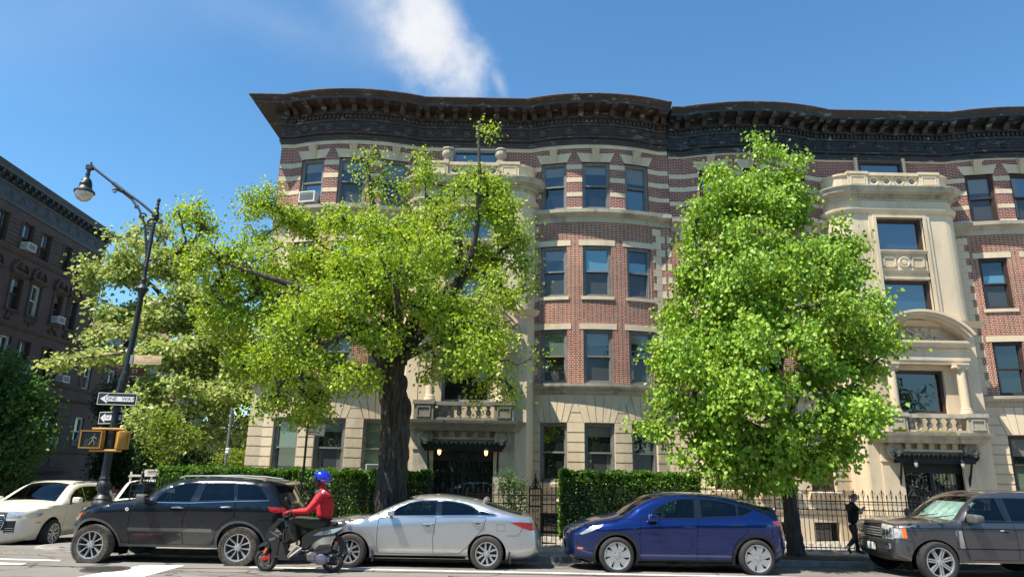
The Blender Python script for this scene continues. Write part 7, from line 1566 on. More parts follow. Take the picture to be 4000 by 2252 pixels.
def chain(*P): return list(P), [(i, i + 1) for i in range(len(P) - 1)]
def hand(par, wrist, fwd, palm, side, m, curl=.9, sc=1.0):
    """palm, four unequal bent fingers and a thumb leaving the side of the palm"""
    f, u = Vector(fwd).normalized(), Vector(palm).normalized(); u = (u - f * u.dot(f)).normalized(); s = f.cross(u) * side
    w = Vector(wrist); V = [w, w + f * .05 * sc, w + f * .085 * sc]; Ed = [(0, 1), (1, 2)]; R = [(.026 * sc, .02 * sc), (.036 * sc, .018 * sc), (.036 * sc, .016 * sc)]
    o = skin_mesh('hand', V, Ed, R, m, par, 1)
    for k, L in enumerate((.070, .080, .075, .058)):
        p = w + f * .082 * sc + s * (.030 - .020 * k) * sc; P = [p]; a = 0.25
        for seg, q in ((.45, 1), (.32, 1), (.23, 1)): d = f * math.cos(a) + u * math.sin(a); P.append(P[-1] + d * L * seg * sc); a += curl
        fg = MB(); fg.tube(P, [.0095 * sc, .009 * sc, .0085 * sc, .006 * sc], 7); fg.build('finger', m, o)
    p = w + f * .03 * sc + s * .030 * sc; tb = MB(); tb.tube([p, p + f * .03 * sc + s * .022 * sc + u * .01, p + f * .055 * sc + s * .012 * sc + u * .025 * sc], [.012 * sc, .0105 * sc, .007 * sc], 7); tb.build('thumb', m, o)
    return o
def head_mesh(M, m, par, hair=None):
    h = MB(); bm = bmesh.new(); bmesh.ops.create_uvsphere(bm, u_segments=28, v_segments=20, radius=1)
    for v in bm.verts:
        x, y, z = v.co                                # face looks towards -x; height 0.235
        X, Y, Z = x * .098, y * .076, z * .118
        if z < -.1: k = min(1, (-.1 - z) / .9); Y *= 1 - .30 * k; X = X * (1 - .22 * k) - .022 * k
        if x < 0: X -= .012 * math.exp(-((z + .05) ** 2) / .12) * math.exp(-(y / .25) ** 2 * 1) + .020 * math.exp(-((z + .12) / .13) ** 2 - (y / .17) ** 2); X += .010 * math.exp(-((z - .12) / .10) ** 2 - ((abs(y) - .40) / .2) ** 2); X -= .006 * math.exp(-((z + .42) / .08) ** 2 - (y / .28) ** 2); X -= .006 * math.exp(-((z - .3) / .1) ** 2 - (y / .5) ** 2)
        v.co = Vector((X, Y, Z))
    h.bm(bm, M)
    for s in (-1, 1): h.ball((.008, s * .076, -.005), .026, .012, .034, 10, 7, M)
    o = h.build('head', m, par, smooth=True, angle=70)
    e = MB()
    for s in (-1, 1): e.ball((-.086, s * .031, .014), .010, .013, .008, 8, 6, M)
    e.build('eyes', MATS['gloss_black'], o); l = MB(); l.ball((-.102, 0, -.050), .008, .024, .006, 8, 5, M); l.build('mouth', mat('lip', (.09, .035, .03), .6), o)
    if hair:
        b = MB(); bm = bmesh.new(); bmesh.ops.create_uvsphere(bm, u_segments=24, v_segments=16, radius=1)
        bmesh.ops.delete(bm, geom=[v for v in bm.verts if v.co.z < .10 - .35 * v.co.x * 1.0 - (.25 if v.co.x > .2 else 0) or (v.co.x < -.62 and v.co.z < .55)], context='VERTS')
        for v in bm.verts: v.co = Vector((v.co.x * .104 + .002, v.co.y * .081, v.co.z * .124))
        b.bm(bm, M); b.build('hair', hair, o)
    return o
def slab(mb, poly, w, sh=.86, y=0.0, M=None):
    cx = sum(p[0] for p in poly) / len(poly); cz = sum(p[1] for p in poly) / len(poly); n = len(poly); R = []
    for yy, k in ((-w, sh), (-w * .6, 1), (w * .6, 1), (w, sh)): R.append(mb.add([(cx + (x - cx) * k, y + yy, cz + (z - cz) * k) for x, z in poly]))
    for a, b in zip(R, R[1:]):
        for i in range(n): j = (i + 1) % n; mb.face((a + i, a + j, b + j, b + i))
    mb.face([R[0] + i for i in reversed(range(n))]); mb.face([R[-1] + i for i in range(n)])
sp0 = at(1033, 2229, Z=0); SCX, SCY = sp0.x, sp0.y + .02
d = draw(150, 710, 365, .205, .03); D1 = lambda x, y: d((x, y))[0]
def scooter():
    t = thing('motor_scooter', 'black motor scooter ridden past the parked cars', 'scooter', (SCX, SCY, 0)); B = mat('scooter_black', (.008, .009, .012), .22, coat=1.0); DK = MATS['plastic_black']
    for nm, c, r, rr in (('front', D1(150, 710), .205, .135), ('rear', D1(607, 722), .21, .135)):
        w = bpy.data.objects.new('wheel', None); col.objects.link(w); w.parent = t; M = Matrix.Translation((c[0], 0, r)) @ Matrix.Rotation(PI / 2, 4, 'X')
        k = MB(); k.lathe([(rr, -.05), (rr + .03, -.058), (r - .012, -.045), (r, -.018), (r, .018), (r - .012, .045), (rr + .03, .058), (rr, .05), (rr - .01, 0), (rr, -.05)], (0, 0, 0), 40, M); k.build('tyre', MATS['rubber'], w)
        k = MB(); k.lathe([(rr + .003, -.04), (rr + .003, .04), (rr - .012, .045), (rr - .018, .02), (rr - .018, -.02), (rr - .012, -.045), (rr + .003, -.04)], (0, 0, 0), 40, M)
        k.build('rim', MATS['alloy'], w)
        k = MB()
        for q in range(6): k.box(.03, rr - .012, -.012, .012, -.015, .015, M @ Matrix.Rotation(q * PI / 3 + .3, 4, 'Z'))
        k.lathe([(.045, -.05), (.045, .05)], (0, 0, 0), 14, M); k.build('spokes', MATS['alloy_dark'], w)
        if nm == 'front': k = MB(); k.lathe([(.095, .048), (.095, .053), (.045, .053), (.045, .048), (.095, .048)], (0, 0, 0), 28, M); k.build('brake_disc', mat('disc_steel', (.32, .26, .22), .4, metal=.8), w); k = MB(); slab(k, d((120, 705), (135, 690), (170, 680), (188, 668), (188, 700), (165, 705), (150, 715)), .02, .9, -.065); k.build('brake_caliper', mat('caliper_red', (.5, .02, .02), .4), w)
    f = MB(); slab(f, d((98, 628), (120, 598), (160, 583), (185, 582), (180, 600), (140, 618)), .075); f.build('front_fender', mat('fender_blue', (.02, .035, .06), .2, coat=1.0), t)
    f = MB()
    for s in (-1, 1): f.tube([(*D1(150, 708)[:1], s * .07, D1(150, 708)[1]), (D1(185, 600)[0], s * .07, D1(185, 600)[1]), (D1(215, 520)[0], s * .05, D1(215, 520)[1])], .017, 8)
    f.build('fork', DK, t); f = MB(); slab(f, d((140, 655), (160, 628), (172, 632), (152, 668)), .012, .9, -.085); f.build('reflector', MATS['lamp_amber'], t)
    f = MB(); slab(f, d((155, 540), (190, 480), (250, 425), (300, 418), (310, 428), (275, 440), (215, 500), (250, 540), (265, 575), (240, 690), (215, 700), (190, 590), (165, 570)), .14, .9); f.build('front_fairing', B, t)
    f = MB(); slab(f, d((188, 562), (240, 548), (232, 568), (190, 580)), .15, .95); slab(f, d((195, 505), (255, 540), (262, 560), (215, 530)), .146, .95); f.build('fairing_trim', mat('scooter_silver', (.10, .11, .12), .25, coat=1.0), t)
    f = MB(); slab(f, d((250, 590), (275, 580), (300, 690), (420, 680), (470, 640), (480, 660), (430, 715), (250, 712), (235, 690)), .13, .95); f.build('footboard', DK, t)
    f = MB(); slab(f, d((285, 490), (330, 478), (352, 490), (345, 560), (300, 600), (280, 590)), .10, .9); f.build('front_bag', MATS['cloth_black'], t); f = MB(); f.tube([(D1(x, y)[0], -.105, D1(x, y)[1]) for x, y in ((292, 500), (284, 560), (290, 592))], .012, 6); f.build('bag_strap', MATS['cloth_grey'], t)
    f = MB(); slab(f, d((395, 560), (440, 520), (520, 485), (640, 470), (700, 480), (690, 520), (640, 548), (560, 560), (500, 590), (430, 650), (395, 640)), .15, .86); f.build('rear_body', B, t)
    f = MB(); slab(f, d((490, 545), (530, 520), (700, 486), (694, 500), (640, 528), (575, 540)), .158, .97); f.build('side_panel', mat('scooter_pale', (.36, .45, .50), .3, coat=1.0), t); po = list(col.objects)[-1]
    c = D1(592, 520); me = text_mesh('JOG', .075, thick=.003, sx=1.25); me.transform(Matrix.Translation((c[0], -.161, c[1])) @ Matrix.Rotation(-.2, 4, 'Y') @ FACE_Y); me.materials.clear(); me.materials.append(B); link('side_lettering', me, po)
    f = MB(); slab(f, d((430, 520), (440, 490), (520, 470), (600, 455), (640, 452), (660, 470), (600, 490), (500, 505)), .14, .85); f.build('seat', MATS['cloth_black'], t)
    f = MB()
    for s in (-1, 1): f.tube([(D1(x, y)[0], s * .10, D1(x, y)[1]) for x, y in ((600, 478), (660, 455), (730, 445), (762, 447))], .012, 6); f.tube([(D1(x, y)[0], s * .10, D1(x, y)[1]) for x, y in ((665, 470), (720, 460), (762, 447))], .010, 6)
    f.tube([(D1(755, 447)[0], -.10, D1(755, 447)[1]), (D1(755, 447)[0], .10, D1(755, 447)[1])], .012, 6); f.build('luggage_rack', DK, t)
    f = MB(); slab(f, d((500, 640), (530, 610), (600, 605), (622, 615), (620, 650), (590, 668), (515, 662)), .07, .9, -.12); slab(f, d((508, 632), (600, 614), (606, 622), (512, 642)), .075, .95, -.12); f.build('air_filter', DK, t)
    f = MB(); slab(f, d((445, 670), (475, 655), (520, 668), (570, 672), (600, 690), (600, 725), (560, 742), (500, 735), (450, 715)), .07, .85, -.10); c = D1(548, 706); f.lathe([(.10, -.02), (.10, .03), (.085, .05), (.05, .058), (0, .06)], (0, 0, 0), 24, Matrix.Translation((c[0], -.16, c[1])) @ Matrix.Rotation(PI / 2, 4, 'X')); f.build('engine', mat('engine_grey', (.20, .19, .25), .4, .3, 14, metal=.6), t)
    f = MB()
    for k in range(6): c = D1(455 + 9 * k, 690); f.box(c[0] - .004, c[0] + .004, -.19, -.10, c[1] - .05, c[1] + .05)
    f.build('engine_fins', MATS['alloy'], t)
    f = MB(); f.tube([(*[D1(600, 720)[0], .12], D1(600, 720)[1]), (D1(450, 700)[0], .14, D1(450, 700)[1])], .05, 10); f.build('muffler', DK, t)
    f = MB(); slab(f, d((635, 545), (680, 560), (712, 640), (716, 680), (690, 690), (660, 620)), .05, .9); f.build('rear_mudguard', DK, t)
    f = MB(); c = D1(648, 592); f.lathe([(.033, 0), (.03, .008), (0, .01)], (0, 0, 0), 20, Matrix.Translation((c[0], -.10, c[1])) @ Matrix.Rotation(PI / 2, 4, 'X')); f.build('reflector', MATS['lamp_red'], t)
    f = MB(); f.tube([(D1(690, 640)[0], -.03, D1(690, 640)[1]), (D1(612, 722)[0], -.07, D1(612, 722)[1])], .022, 8); f.build('shock_absorber', MATS['alloy_dark'], t)
    f = MB(); f.tube([(D1(300, 425)[0], 0, D1(300, 425)[1]), (D1(318, 385)[0], 0, D1(318, 385)[1])], .03, 8); f.tube([(D1(335, 392)[0], -.34, D1(335, 392)[1]), (D1(322, 392)[0], -.2, D1(322, 392)[1]), (D1(318, 388)[0], 0, D1(318, 388)[1]), (D1(322, 392)[0], .2, D1(322, 392)[1]), (D1(335, 392)[0], .34, D1(335, 392)[1])], .015, 8)
    slab(f, d((285, 395), (330, 370), (350, 385), (330, 420), (290, 420)), .12, .85); f.build('handlebar', DK, t)
    for s, P, c in ((-1, ((340, 380), (345, 340), (328, 295)), None), (1, ((370, 380), (400, 340), (420, 315)), (428, 300))):
        f = MB(); f.tube([(D1(x, y)[0], s * .26, D1(x, y)[1]) for x, y in P], .009, 6); q = D1(*(c or (330, 292))); f.ball((q[0], s * .27, q[1]), .03 if s < 0 else .05, .05, .06, 12, 8); f.build('mirror', DK, t)
    f = MB(); slab(f, d((335, 340), (350, 325), (362, 345), (348, 362)), .04, .9, -.05); f.build('phone_mount', DK, t)
    warp(t, .2, .94, .115, .115, 1, False); return t
scooter()
def rider():
    t = thing('person', 'scooter rider in red jacket and blue helmet looking ahead', 'person', (SCX, SCY, 0))
    p = lambda x, y, Y=0.0: Vector((D1(x, y)[0], Y, D1(x, y)[1]))
    V = [p(560, 440), p(566, 395), p(572, 340), p(570, 285), p(560, 245), p(553, 215), p(553, 190)]; Ed = [(i, i + 1) for i in range(6)]; R = [(.125, .16), (.135, .17), (.145, .185), (.135, .19), (.095, .15), (.055, .06), (.05, .05)]
    for s in (-1, 1):
        b = len(V); V += [p(560, 258, s * .20), p(522, 320, s * .27), p(475, 372, s * .29), p(420, 372, s * .30), p(362, 373, s * .30)]; Ed += [(4, b)] + [(b + i, b + i + 1) for i in range(4)]; R += [.085, .074, .066, .056, .042]
    skin_mesh('jacket', V, Ed, R, MATS['cloth_red'], t)
    V = [p(560, 462), p(565, 440)]; Ed = [(0, 1)]; R = [(.13, .17), (.12, .16)]
    for s in (-1, 1):
        b = len(V); V += [p(535, 468, s * .11), p(450, 455, s * .15), p(352, 432, s * .17), p(358, 510, s * .17), p(372, 590, s * .16)]; Ed += [(0, b)] + [(b + i, b + i + 1) for i in range(4)]; R += [.115, .10, .082, .075, .05]
    skin_mesh('trousers', V, Ed, R, MATS['cloth_olive'], t)
    sk = MATS['skin_brown']; M = Matrix.Translation(p(538, 172)); ho = head_mesh(M, sk, t)
    n = MB(); n.tube([p(553, 212), p(548, 185)], [.058, .055], 12); n.build('neck', sk, ho)
    c = MB(); c.tube([p(556, 208), p(550, 193)], [.075, .07], 14); c.build('collar', MATS['cloth_red'], t)
    for s in (-1, 1):                               # grey and white yoke over the shoulders
        y = MB(); bm = bmesh.new(); bmesh.ops.create_uvsphere(bm, u_segments=16, v_segments=10, radius=1); q = p(556, 246, s * .175)
        for v in bm.verts: v.co = Vector((v.co.x * .088 + q.x - .02, v.co.y * .085 + q.y, v.co.z * .062 + q.z))
        y.bm(bm); y.build('shoulder_yoke', MATS['cloth_grey'], t)
    y = MB()
    for s in (-1, 1): y.ball(p(580, 244, s * .18), .030, .086, .052, 12, 8)
    y.build('shoulder_flash', MATS['cloth_white'], t)
    bt = MB(); bm = bmesh.new(); q = p(562, 436); bt.lathe([(1, -.012), (1.03, 0), (1, .012)], (0, 0, 0), 24, Matrix.Translation(q) @ Matrix.Diagonal((.145, .185, 1, 1)) ); bt.build('hem', MATS['cloth_black'], t)
    for s in (-1, 1):
        q = p(366, 374, s * .30); cf = MB(); cf.tube([q, q + Vector((-.025, 0, 0))], [.047, .046], 12); cf.build('cuff', MATS['cloth_grey'], t)
        hand(t, q + Vector((-.02, 0, .005)), (-1, 0, -.25), (0.1, 0, -1), -s, mat('glove_red', (.48, .02, .05), .7), .95, 1.15)
        sh = MB(); F0 = p(405, 620, s * .17); f1 = p(312, 688, s * .17); ax = (f1 - F0); L = ax.length; M = Matrix.Translation(F0) @ Matrix.Rotation(math.atan2(ax.z, -ax.x) * -1 + 0, 4, 'Y') 
        pr = [(0, .045, .0), (-.04, .055, .10), (-.10, .055, .095), (-.18, .052, .06), (-.25, .05, .045), (-.30, .035, .03)]; ang = math.atan2(-ax.z, -ax.x)
        Rm = Matrix.Translation(F0 + Vector((.02, 0, -.02))) @ Matrix.Rotation(-ang, 4, 'Y')
        A = []
        for x, w, h in pr: A.append(sh.add([Rm @ Vector((x, w * math.cos(a), .012 + max(h, .02) * (.5 + .5 * math.sin(a)))) for a in np.linspace(0, 2 * PI, 12, endpoint=False)]))
        for a, b in zip(A, A[1:]):
            for i in range(12): j = (i + 1) % 12; sh.face((a + i, a + j, b + j, b + i))
        sh.face([A[0] + i for i in reversed(range(12))]); sh.face([A[-1] + i for i in range(12)]); so_ = sh.build('shoe', MATS['shoe_tan'], t)
        sl = MB(); P = [(.01, -.04), (-.1, -.052), (-.25, -.05), (-.31, -.02), (-.31, .02), (-.25, .05), (-.1, .052), (.01, .04)]; sl.prism(P, lambda q_: Rm @ Vector((q_[0], q_[1], -.012)), lambda q_: Rm @ Vector((q_[0], q_[1], .016))); sl.build('sole', MATS['white_rubber'], so_, smooth=False)
    h = MB(); bm = bmesh.new(); bmesh.ops.create_uvsphere(bm, u_segments=36, v_segments=24, radius=1); q = p(556, 147)
    bmesh.ops.delete(bm, geom=[v for v in bm.verts if v.co.z < -.62 or (v.co.x < -.35 and v.co.z < .05 + .2 * (-.35 - v.co.x)) or (v.co.x < -.1 and v.co.z < -.35)], context='VERTS')
    for v in bm.verts: v.co = Vector((v.co.x * .180 + q.x, v.co.y * .145, v.co.z * .158 + q.z + .02))
    h.bm(bm); ho2 = h.build('helmet', MATS['helmet_blue'], t, smooth=True)
    v = MB(); rows = []
    for k in range(7):
        u = k / 6; rows.append(v.add([(q.x - (.165 + .06 * u) * math.cos(a) * 1.0 + .0, (.137 + .01 * u) * math.sin(a), q.z + .085 - .13 * u) for a in np.linspace(-1.15, 1.15, 15)]))
    for a, b in zip(rows, rows[1:]):
        for i in range(14): v.face((a + i, a + i + 1, b + i + 1, b + i))
    v.build('visor', MATS['visor'], ho2)
    v = MB()
    for s in (-1, 1): v.lathe([(.022, 0), (.02, .012), (0, .014)], (0, 0, 0), 12, Matrix.Translation((q.x - .07, s * .128, q.z + .05)) @ Matrix.Rotation(PI / 2 * -s * -1 if s < 0 else -PI / 2, 4, 'X')); v.tube([(q.x - .02, s * .115, q.z - .06), (q.x - .06, s * .085, q.z - .13), (q.x - .085, s * .03, q.z - .155)], .011, 6)
    v.build('chin_strap', MATS['cloth_black'], ho2)
    v = MB(); v.tube([(q.x + .15 * math.cos(a) + .012, .137 * math.sin(a), q.z - .035 + .02 * math.cos(a)) for a in np.linspace(-1.6, 1.6, 15)], .008, 5); v.build('helmet_stripe', mat('stripe_red', (.35, .02, .04), .3), ho2); return t
warp(rider(), .2, .94, .115, .115, 1, False)
def walker():
    wx = at(3325, 2165, Y=20.1); zg = z_walk(wx.x, 20.1); t = thing('person', 'man in black shirt and trousers walking along the railing looking at his phone', 'person', (wx.x, 20.1, zg))
    d = draw(150, 552, 270, 0.0); p = lambda x, y, Y=0.0: Vector((d((x, y))[0][0], Y, d((x, y))[0][1]))
    V = [p(162, 330), p(163, 290), p(160, 235), p(150, 195), p(150, 172), p(155, 155)]; Ed = [(i, i + 1) for i in range(5)]; R = [(.13, .16), (.13, .155), (.135, .17), (.12, .18), (.075, .10), (.055, .06)]
    for s, el in ((-1, (188, 232)), (1, (195, 235))):
        b = len(V); V += [p(145, 186, s * .19), p(160, 212, s * .22), p(172, 225, s * .23)]; Ed += [(3, b), (b, b + 1), (b + 1, b + 2)]; R += [.075, .068, .066]
    skin_mesh('shirt', V, Ed, R, MATS['cloth_black'], t)
    V = [p(162, 345), p(162, 322)]; Ed = [(0, 1)]; R = [(.135, .16), (.125, .155)]
    for s, K in ((-1, ((158, 370), (168, 425), (140, 470), (112, 497))), (1, ((172, 370), (200, 430), (208, 480), (212, 525)))):
        b = len(V); V += [p(*K[0], s * .09), p(*K[1], s * .09), p(*K[2], s * .09), p(*K[3], s * .09)]; Ed += [(0, b)] + [(b + i, b + i + 1) for i in range(3)]; R += [.098, .078, .07, .058]
    skin_mesh('trousers', V, Ed, R, MATS['cloth_black'], t)
    sk = MATS['skin_fair']; M = Matrix.Translation(p(163, 124)) @ Matrix.Rotation(math.radians(24), 4, 'Y') @ Matrix.Rotation(PI, 4, 'Z'); ho = head_mesh(M, sk, t, MATS['hair_grey'])
    n = MB(); n.tube([p(153, 160), p(160, 138)], [.058, .055], 12); n.build('neck', sk, ho)
    g = MB(); g.tube([M @ Vector(q) for q in ((.0, -.08, .02), (-.08, -.066, .018), (-.105, -.03, .014), (-.105, .03, .014), (-.08, .066, .018), (0, .08, .02))], .009, 6); g.build('glasses', MATS['gloss_black'], ho)
    for s in (-1, 1):
        a = MB(); a.tube([p(165, 218, s * .225), p(186, 240, s * .225), p(196, 240, s * .20), p(212, 222, s * .12), p(220, 214, s * .07)], [.048, .046, .044, .036, .028], 12); ao = a.build('arm', sk, t)
        hand(ao, p(219, 215, s * .07), (.8, -.25 * s, .35), (0, -s * .6, .6), s, sk, .7)
    ph = MB(); ph.bbox(-.006, .006, -.038, .038, -.075, .075, .004, Matrix.Translation(p(238, 208, 0)) @ Matrix.Rotation(math.radians(50), 4, 'Y')); ph.build('phone', MATS['gloss_black'], t)
    for s, hx, tx in ((-1, (96, 497), (132, 552)), (1, (205, 545), (238, 552))):
        A0, B0 = p(*hx, s * .09), p(*tx, s * .09); ax = B0 - A0; ang = math.atan2(ax.z, ax.x); Rm = Matrix.Translation(A0) @ Matrix.Rotation(-ang, 4, 'Y'); sh = MB(); A = []
        for x, w, h in ((0, .035, .07), (.05, .045, .11), (.11, .045, .085), (.19, .048, .06), (.25, .04, .04), (.28, .02, .025)): A.append(sh.add([Rm @ Vector((x, w * math.cos(a), h * (.5 + .5 * math.sin(a)))) for a in np.linspace(0, 2 * PI, 12, endpoint=False)]))
        for a, b in zip(A, A[1:]):
            for i in range(12): j = (i + 1) % 12; sh.face((a + i, a + j, b + j, b + i))
        sh.face([A[0] + i for i in reversed(range(12))]); sh.face([A[-1] + i for i in range(12)]); sh.build('shoe', MATS['shoe_black'], t)
        sc_ = MB(); K = (112, 497) if s < 0 else (212, 525); q = p(*K, s * .09); sc_.tube([q + Vector((-.01, 0, .02)), q + Vector((-.02, 0, -.05))], [.05, .045], 10); sc_.build('sock', MATS['cloth_white'] if s < 0 else MATS['cloth_black'], t)
    return t
warp(walker(), .0, .94, -.12, -.12, 1, False)
# ================================================================== street lamp, signals and signs
LPY = 17.5; mat('lamp_paint', (0.012, 0.016, 0.02), 0.45, .25, 8, spec=.6, bump=.2, bscale=30); mat('signal_yellow', (0.46, 0.235, 0.035), .5, .15, 6, stain=(.25, .14, .03), sscale=7, samt=.5); mat('sign_white', (.72, .72, .70), .45); mat('sign_black', (.012, .013, .014), .4); mat('sign_brown', (.16, .055, .028), .5, .1); mat('sign_faded', (.52, .35, .19), .5, .12, 5); mat('sign_red', (.38, .02, .03), .5); mat('galv', (.30, .31, .32), .45, .2, 8, metal=.7); mat('rust_steel', (.10, .06, .045), .75, .4, 12, metal=.4); mat('sign_ghost', (.60, .48, .34), .5)
def pole_pt(py):
    T = [(640, 655), (777, 622), (840, 608), (1038, 571), (1129, 556), (1390, 508), (1560, 462), (1700, 437), (1870, 408), (1970, 400)]
    return at(interp(py, T), py, Y=LPY)
def street_lamp():
    b = pole_pt(1968); t = thing('street_lamp', 'tall black ornate street lamp with bell shaped globe on a scrolled arm', 'street lamp', (b.x, LPY, z_walk(b.x, LPY)), world=True); LP = MATS['lamp_paint']
    def turned(prof, n=24, fl=0.0, name='part'):
        m = MB(); rings = []
        for py, r in prof:
            c = pole_pt(py); rings.append(m.add([(c.x + r * (1 - fl * (j % 2)) * math.cos(2 * PI * j / n), c.y + r * (1 - fl * (j % 2)) * math.sin(2 * PI * j / n), c.z) for j in range(n)]))
        for a, q in zip(rings, rings[1:]):
            for j in range(n): k = (j + 1) % n; m.face((a + j, a + k, q + k, q + j))
        m.face([rings[0] + j for j in reversed(range(n))]); m.face([rings[-1] + j for j in range(n)]); return m.build(name, LP, t, smooth=True, angle=30)
    turned([(1985, .26), (1962, .25), (1958, .235), (1950, .20), (1945, .21), (1938, .18), (1930, .135), (1920, .125), (1910, .155), (1895, .165), (1885, .15), (1875, .105), (1872, .115), (1866, .12), (1862, .105), (1855, .10)], 24, .05, 'base')
    turned([(1862, .098), (1700, .090), (1640, .085), (1600, .082)], 24, .10, 'shaft')
    turned([(1604, .10), (1596, .105), (1590, .085), (1545, .082), (1530, .095), (1515, .12), (1505, .10), (1495, .115), (1480, .12), (1468, .095), (1460, .105), (1450, .085)], 24, .08, 'ornament_collar')
    turned([(1455, .078), (1300, .074), (1160, .068), (1150, .09), (1142, .10), (1134, .15), (1128, .165), (1120, .12), (1112, .07), (1098, .065), (1092, .08), (1086, .06), (1046, .055), (1042, .065), (1036, .052), (850, .045)], 20, 0, 'upper_shaft')
    turned([(858, .06), (845, .10), (832, .09), (822, .05), (812, .055), (806, .035), (800, .045), (790, .03), (786, .048), (779, .045), (774, .01)], 16, 0, 'finial')
    arm = MB(); A = [at(x, y, Y=LPY - .02) for x, y in ((604, 838), (540, 785), (455, 724), (400, 682), (358, 648))]; arm.tube(catmull(A, 4), .036, 10); c = at(462, 730, Y=LPY - .02); dr = (A[-1] - A[0]).normalized()
    arm.tube([c - dr * .22, c + dr * .2], .052, 10)
    arm.tube([at(x, y, Y=LPY) for x, y in ((572, 1045), (571, 950), (566, 880), (545, 820), (515, 778), (480, 750), (450, 738), (442, 742), (446, 750), (454, 748))], .032, 8)
    for cx, cy, r, s in ((590, 872, .14, 1), (584, 908, .12, -1), (556, 845, .11, 1), (584, 948, .09, 1), (626, 868, .10, -1), (533, 808, .05, 1)):
        c = at(cx, cy, Y=LPY); P = [c + Vector((s * r * (1 - k / 16) * math.cos(k * .62), 0, r * (1 - k / 16) * math.sin(k * .62))) for k in range(14)]; arm.tube(P, .026, 6)
    arm.tube([at(x, y, Y=LPY) for x, y in ((608, 850), (622, 855), (632, 875), (628, 890))], .03, 8); arm.build('arm', LP, t)
    h = MB(); c = at(330, 750, Y=LPY); s = .00655
    h.lathe([(.255, -.03), (.262, 0), (.255, .025), (.21, .06), (.165, .13), (.155, .18), (.16, .20), (.145, .28), (.13, .33), (.09, .40), (.05, .43), (.05, .52), (.065, .53), (.05, .545), (.05, .60)], (c.x, c.y, c.z), 28)
    q = at(354, 652, Y=LPY); h.box(q.x - .1, q.x + .07, LPY - .06, LPY + .06, q.z - .08, q.z + .05); h.lathe([(.03, .05), (.035, .08), (.018, .10), (.03, .13), (0, .17)], (q.x, LPY, q.z), 10); h.tube([(c.x, c.y, c.z + .58), (c.x + .02, c.y, q.z)], .05, 10)
    ho = h.build('lamp_head', LP, t); g = MB(); g.lathe([(.235, -.02), (.225, -.08), (.19, -.17), (.13, -.23), (.06, -.265), (0, -.275)], (c.x, c.y, c.z), 24)
    g.build('globe', mat('globe_glass', (.50, .47, .40), .12, .35, 9, coat=1.0), ho); l = MB(); l.box(c.x + .0 - .05, c.x + .05, c.y - .165, c.y - .15, c.z + .235, c.z + .265); l.build('number_tag', MATS['sign_white'], ho, smooth=False)
street_lamp()
def sign_at(name, label, cat, px, py, Y, w, h, face, rz=0.0, roll=0.0, r=.03, group=None):
    p = at(px, py, Y=Y); t = thing(name, label, cat, tuple(p), rz=rz, group=group); t.rotation_euler = (0, roll, rz); m = MB(); m.bbox(-w / 2, w / 2, -.004, .004, -h / 2, h / 2, .0035); m.build('sign_plate', MATS[face], t); return t
def rect(par, name, x0, x1, z0, z1, m, y=-.0065): q = MB(); q.box(x0, x1, y, y + .002, z0, z1); return q.build(name, MATS[m], par, smooth=False)
def arrow_left(par, w, h, m='sign_white'):
    q = MB(); P = [(-w / 2, 0), (-w * .27, h * .5), (-w * .30, h * .26), (w / 2, h * .26), (w / 2, -h * .26), (-w * .30, -h * .26), (-w * .27, -h * .5)]
    q.prism(P, lambda p: (p[0], -.0085, p[1]), lambda p: (p[0], -.006, p[1])); return q.build('arrow', MATS[m], par, smooth=False)
def border(par, w, h, m='sign_white', t=.012):
    q = MB(); y0, y1 = -.0068, -.0045; q.box(-w / 2, w / 2, y0, y1, h / 2 - t, h / 2); q.box(-w / 2, w / 2, y0, y1, -h / 2, -h / 2 + t); q.box(-w / 2, -w / 2 + t, y0, y1, -h / 2 + t, h / 2 - t); q.box(w / 2 - t, w / 2, y0, y1, -h / 2 + t, h / 2 - t); q.build('border', MATS[m], par, smooth=False)
def bands(par, x, z0, z1): pass
s = sign_at('one_way_sign', 'larger one way sign with left arrow facing the avenue on the street lamp', 'sign', 458, 1557, LPY - .16, .98, .30, 'sign_black', 0, .01); border(s, .98, .30); arrow_left(s, .86, .235); text('lettering', 'ONE   WAY', .125, MATS['sign_black'], s, Matrix.Translation((.07, -.010, 0)) @ FACE_Y, thick=.002, sx=1.15)
s = sign_at('one_way_sign', 'smaller looking one way sign turned away behind the street lamp', 'sign', 433, 1630, LPY + .16, .90, .30, 'sign_black', math.radians(-25), .0); border(s, .90, .30); arrow_left(s, .78, .235); text('lettering', 'ONE   WAY', .115, MATS['sign_black'], s, Matrix.Translation((.06, -.010, 0)) @ FACE_Y, thick=.002, sx=1.15)
s = sign_at('street_name_sign', 'faded tan street name sign reading park west on the lamp', 'street sign', 575, 1404, LPY - .08, .78, .23, 'sign_faded', math.radians(-6), .02); border(s, .78, .23, 'sign_ghost', .008); text('lettering', 'PARK  WEST', .105, MATS['sign_ghost'], s, Matrix.Translation((0, -.0065, -.035)) @ FACE_Y, thick=.003, sx=1.05); text('lettering', 'PROSPECT', .05, MATS['sign_ghost'], s, Matrix.Translation((0, -.0065, .06)) @ FACE_Y, thick=.003)
rect(s, 'mounting_bracket', -.46, -.38, -.12, .12, 'galv', -.02)
s = sign_at('street_name_sign', 'brown numbered street sign reading 5 st on the lamp', 'street sign', 510, 1449, LPY + .22, .62, .22, 'sign_brown', math.radians(38), .0); text('lettering', '5  ST', .15, MATS['sign_white'], s, Matrix.Translation((.02, -.0065, 0)) @ FACE_Y, thick=.003); border(s, .62, .22, 'sign_brown', .01)
